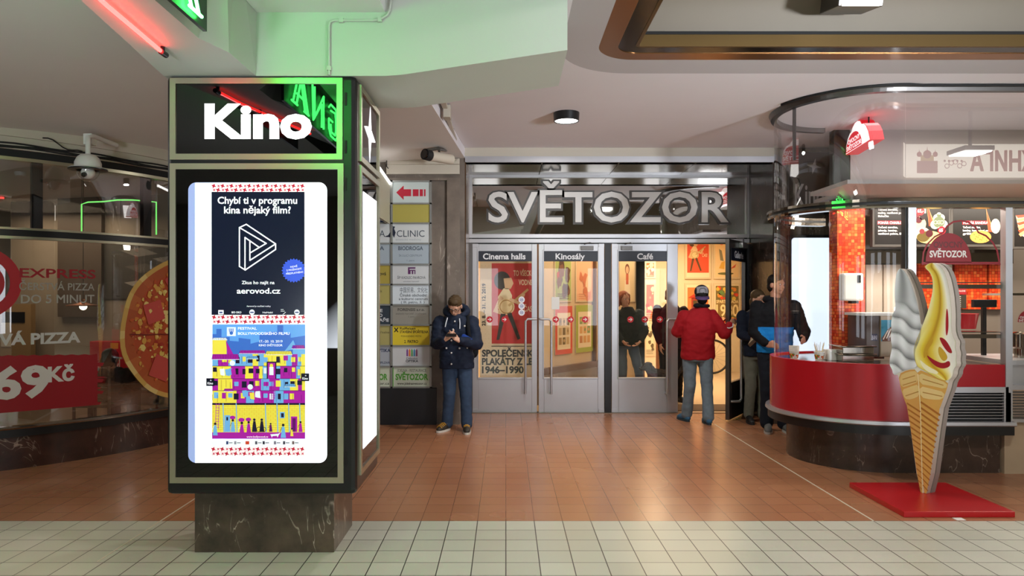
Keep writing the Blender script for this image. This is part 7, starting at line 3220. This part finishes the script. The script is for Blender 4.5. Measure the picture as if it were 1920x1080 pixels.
for k in (-1, 1):
    B = Blob()
    B.chain([(dx - .16, dy - .03 + k * .06, .60), (dx - .155, dy - .035 + k * .085, .55), (dx - .16, dy - .04 + k * .085, .51)], [.022, .026, .016])
    B.bake('ear', cloth('dark_fur', '#242120', .4, 50), dg_, .008, 2)
m = MB()
m.ball((dx - .318, dy - .085, .535), .016)
m.build('nose', M_black, dg_)
for k in (-1, 1):
    m = MB()
    m.ball((dx - .245, dy - .045 + k * .035, .58), .009)
    m.build('eye', M_black_g, dg_)

# ---------------------------------------------------------------- customer in the black and blue jacket
cm = T('person', 'man in a black and blue jacket standing at the counter behind the curved glass', 'person', (3.200, 8.500, 0))
R5 = V((.95, -.3, 0)).normalized()
hd5 = V((3.190, 8.500, 1.735))
f5_, u5_ = V((.55, -.83, -.06)), V((0, 0, 1))
j5 = dict(sL=(2.990, 8.560, 1.47), sR=(3.380, 8.440, 1.47), eL=(2.945, 8.500, 1.17), eR=(3.460, 8.360, 1.18), wL=(3.030, 8.330, 1.03), wR=(3.390, 8.200, 1.10),
          hL=(3.090, 8.550, .90), hR=(3.270, 8.480, .90), kL=(3.095, 8.520, .49), kR=(3.280, 8.450, .49), aL=(3.100, 8.560, .09), aR=(3.290, 8.520, .09))
B = Blob()
B.loft([((3.180, 8.520, .88), .14, .09, R5), ((3.180, 8.510, 1.15), .14, .09, R5), ((3.180, 8.510, 1.40), .16, .1, R5), ((3.190, 8.510, 1.56), .06, .058, R5)])
B.chain([(3.190, 8.510, 1.53), hd5 + V((0, .02, -.07))], [.06, .056])
r5, f5_, u5_, M5 = head_blob(B, hd5, f5_, u5_)
legs(B, j5['hL'], j5['hR'], j5['kL'], j5['kR'], j5['aL'], j5['aR'], (.078, .052, .043), .042)
for s_, e_, w_ in (('sL', 'eL', 'wL'), ('sR', 'eR', 'wR')):
    B.chain([j5[s_], j5[e_], j5[w_]], [.048, .04, .028])
hand(B, j5['wL'], (.3, -.8, .1), (.5, .3, -.5), (.1, .1, .9), .6)
hand(B, j5['wR'], (-.2, -.8, .1), (-.5, .3, -.5), (-.1, .1, .9), .6)
B.bake('body', MATS['skin_tan'], cm, .0085, 2)
eyes(cm, hd5, r5, f5_, u5_)
B = Blob()
B.ball(hd5 + u5_ * .042 - f5_ * .014, (.084, .099, .084), M5, 18, 12)
B.ball(hd5 - f5_ * .045 - u5_ * .02, (.076, .06, .08), M5, 16, 10)
B.bake('hair', MATS['black_hair'], cm, .009, 2, .004, 40)
B = Blob()
B.loft([((3.180, 8.520, .93), .2, .14, R5), ((3.180, 8.520, 1.05), .205, .145, R5), ((3.180, 8.510, 1.25), .215, .145, R5), ((3.180, 8.510, 1.42), .2, .13, R5), ((3.185, 8.510, 1.52), .12, .1, R5), ((3.190, 8.510, 1.58), .088, .085, R5)])
for s_, e_, w_ in (('sL', 'eL', 'wL'), ('sR', 'eR', 'wR')):
    B.chain([j5[s_], j5[e_], V(j5[e_]).lerp(V(j5[w_]), .85)], [.085, .078, .054])
tor = V((3.180, 8.510, 0))


def pick5(c, n):
    d_ = V((c.x, c.y, 0)) - tor
    return 1 if (c.z < 1.235 and abs(d_.dot(R5)) < .205 and d_.length < .24) else 0


jk5 = B.bake('jacket', [cloth('black_jacket', '#121318', .2, 16), cloth('bright_blue_cloth', '#1a78c0', .12, 16)], cm, .010, 3, .009, 11, pick=pick5)
B = Blob()
B.chain([V((3.190, 8.530, 1.56)) + V((.10 * sin(q), -.09 * cos(q), 0)) for q in [radians(40 + 280 * i / 14) for i in range(15)]], [.03 + .02 * sin(pi * i / 14) for i in range(15)], 10)
B.bake('hood', MATS['black_jacket'], jk5, .010, 3)
B = Blob()
B.loft([((3.180, 8.520, .86), .165, .118, R5), ((3.180, 8.520, .98), .165, .118, R5)])
legs(B, j5['hL'], j5['hR'], j5['kL'], j5['kR'], j5['aL'], j5['aR'], (.102, .082, .07), .076)
B.bake('trousers', cloth('navy_trousers', '#1a1e28', .25, 22), cm, .011, 3, .005, 9)
SG = (mat('grey_suede', '#5c5c5a', .7), mat('pale_sole', '#a8a49c', .6))
for hl, to in (((3.120, 8.560, 0), (3.030, 8.310, 0)), ((3.300, 8.520, 0), (3.290, 8.250, 0))):
    shoe('shoe', cm, hl, to, .1, SG)
# woman beside him, half hidden
fm = T('person', 'person in grey green trousers half hidden behind the man in black and blue', 'person', (3.165, 9.100, 0))
R6 = V((1, 0, 0))
hd6 = V((3.185, 9.080, 1.56))
j6 = dict(sL=(2.995, 9.100, 1.35), sR=(3.245, 9.080, 1.35), eL=(2.955, 9.020, 1.12), eR=(3.27, 9.060, 1.1), wL=(3.025, 8.860, 1.08), wR=(3.325, 8.940, 1.05),
          hL=(3.095, 9.120, .85), hR=(3.255, 9.120, .85), kL=(3.095, 9.100, .46), kR=(3.265, 9.100, .46), aL=(3.085, 9.150, .09), aR=(3.265, 9.150, .09))
B = Blob()
B.loft([((3.175, 9.110, .82), .13, .085, R6), ((3.175, 9.110, 1.1), .13, .085, R6), ((3.175, 9.100, 1.28), .14, .09, R6), ((3.175, 9.100, 1.42), .055, .05, R6)])
B.chain([(3.175, 9.100, 1.39), hd6 + V((0, .02, -.07))], [.053, .05])
r6, f6_, u6_, M6 = head_blob(B, hd6, (.4, -.9, -.1), (0, 0, 1), .95)
legs(B, j6['hL'], j6['hR'], j6['kL'], j6['kR'], j6['aL'], j6['aR'], (.07, .05, .04), .038)
for s_, e_, w_ in (('sL', 'eL', 'wL'), ('sR', 'eR', 'wR')):
    B.chain([j6[s_], j6[e_], j6[w_]], [.044, .036, .025])
hand(B, j6['wL'], (.1, -.9, .0), (.6, .2, -.5), (.1, .1, .9), .7, .95)
hand(B, j6['wR'], (-.1, -.9, .0), (-.6, .2, -.5), (-.1, .1, .9), .7, .95)
B.bake('body', MATS['skin_pale'], fm, .0085, 2)
eyes(fm, hd6, r6, f6_, u6_, .95)
B = Blob()
B.ball(hd6 + u6_ * .042 - f6_ * .016, (.083, .095, .082), M6, 18, 12)
B.ball(hd6 - f6_ * .05 - u6_ * .04, (.080, .06, .1), M6, 16, 10)
B.bake('hair', MATS['brown_hair'], fm, .009, 2, .004, 40)
B = Blob()
B.loft([((3.175, 9.110, .84), .175, .12, R6), ((3.175, 9.110, 1.05), .175, .12, R6), ((3.175, 9.100, 1.24), .185, .125, R6), ((3.175, 9.100, 1.36), .16, .11, R6), ((3.175, 9.100, 1.43), .085, .08, R6)])
for s_, e_, w_ in (('sL', 'eL', 'wL'), ('sR', 'eR', 'wR')):
    B.chain([j6[s_], j6[e_], V(j6[e_]).lerp(V(j6[w_]), .8)], [.075, .066, .05])
B.bake('jacket', cloth('blue_black_jacket', '#1a2030', .2, 16), fm, .011, 3, .008, 11)
B = Blob()
B.loft([((3.175, 9.120, .80), .15, .108, R6), ((3.175, 9.120, .92), .145, .105, R6)])
legs(B, j6['hL'], j6['hR'], j6['kL'], j6['kR'], j6['aL'], j6['aR'], (.088, .07, .06), .062)
B.bake('trousers', cloth('grey_green_trousers', '#6a6a60', .2, 22), fm, .011, 3, .005, 9)
for hl, to in (((3.085, 9.160, 0), (3.055, 8.910, 0)), ((3.265, 9.160, 0), (3.285, 8.910, 0))):
    shoe('shoe', fm, hl, to, .092, (MATS['black_shoe'], MATS['black_sole']))
m = MB()
m.obox((2.995, 8.710, 1.06), V((.03, -.01, .03)), V((.03, .05, -.02)), V((.0, 0, .004)) + V((0.02, 0, .03)))
tag(m.build('folded_leaflet', cloth('leaflet', '#b8a88a', .3), bevel=.003), 'folded leaflet held out by the person behind the black and blue jacket', 'leaflet')

# ---------------------------------------------------------------- diner seated inside the pizza shop
sm_ = T('person', 'diner in dark clothes seated with back turned behind the pizza shop glass', 'person', (PX(192, 7.6), 7.65, .008))
sx_, sy_ = PX(192, 7.6), 7.62
R7 = V((1, 0, 0))
hd7 = V((sx_ - .05, sy_ + .22, .90))
B = Blob()
B.loft([((sx_, sy_, .52), .15, .11, R7), ((sx_, sy_ + .05, .64), .14, .1, R7), ((sx_, sy_ + .12, .74), .14, .095, R7), ((sx_, sy_ + .17, .80), .06, .055, R7)])
B.chain([(sx_, sy_ + .17, .78), hd7 + V((0, -.02, -.07))], [.055, .053])
r7, f7_, u7_, M7 = head_blob(B, hd7, (0, 1, -.35), (0, .3, 1))
for k in (-1, 1):
    B.chain([(sx_ + k * .09, sy_ + .02, .52), (sx_ + k * .11, sy_ + .42, .53), (sx_ + k * .11, sy_ + .40, .10)], [.08, .055, .042])
    B.chain([(sx_ + k * .11, sy_ + .38, .06), (sx_ + k * .11, sy_ + .55, .045)], [.042, .035])
    B.chain([(sx_ + k * .165, sy_ + .13, .74), (sx_ + k * .21, sy_ + .26, .62), (sx_ + k * .12, sy_ + .40, .775)], [.05, .04, .028])
    hand(B, (sx_ + k * .12, sy_ + .40, .775), (-k * .3, .9, .0), (0, .1, -1), (-k, 0, 0), .3)
B.bake('body', MATS['skin_tan'], sm_, .009, 2)
eyes(sm_, hd7, r7, f7_, u7_)
B = Blob()
B.ball(hd7 + u7_ * .04 - f7_ * .014, (.085, .1, .084), M7, 18, 12)
B.ball(hd7 - f7_ * .05 - u7_ * .03, (.078, .06, .09), M7, 16, 10)
B.bake('hair', MATS['black_hair'], sm_, .009, 2, .004, 40)
B = Blob()
B.loft([((sx_, sy_, .50), .18, .135, R7), ((sx_, sy_ + .04, .60), .175, .135, R7), ((sx_, sy_ + .10, .70), .18, .13, R7), ((sx_, sy_ + .15, .77), .15, .11, R7), ((sx_, sy_ + .18, .82), .085, .08, R7)])
for k in (-1, 1):
    B.chain([(sx_ + k * .165, sy_ + .13, .74), (sx_ + k * .21, sy_ + .26, .62), (sx_ + k * .135, sy_ + .37, .765)], [.08, .068, .05])
B.bake('jacket', MATS['black_jacket'], sm_, .011, 3, .009, 11)
B = Blob()
for k in (-1, 1):
    B.chain([(sx_ + k * .09, sy_ + .02, .54), (sx_ + k * .11, sy_ + .42, .54), (sx_ + k * .11, sy_ + .40, .10)], [.095, .075, .062])
B.bake('trousers', MATS['black_trousers'], sm_, .011, 3, .008, 12)
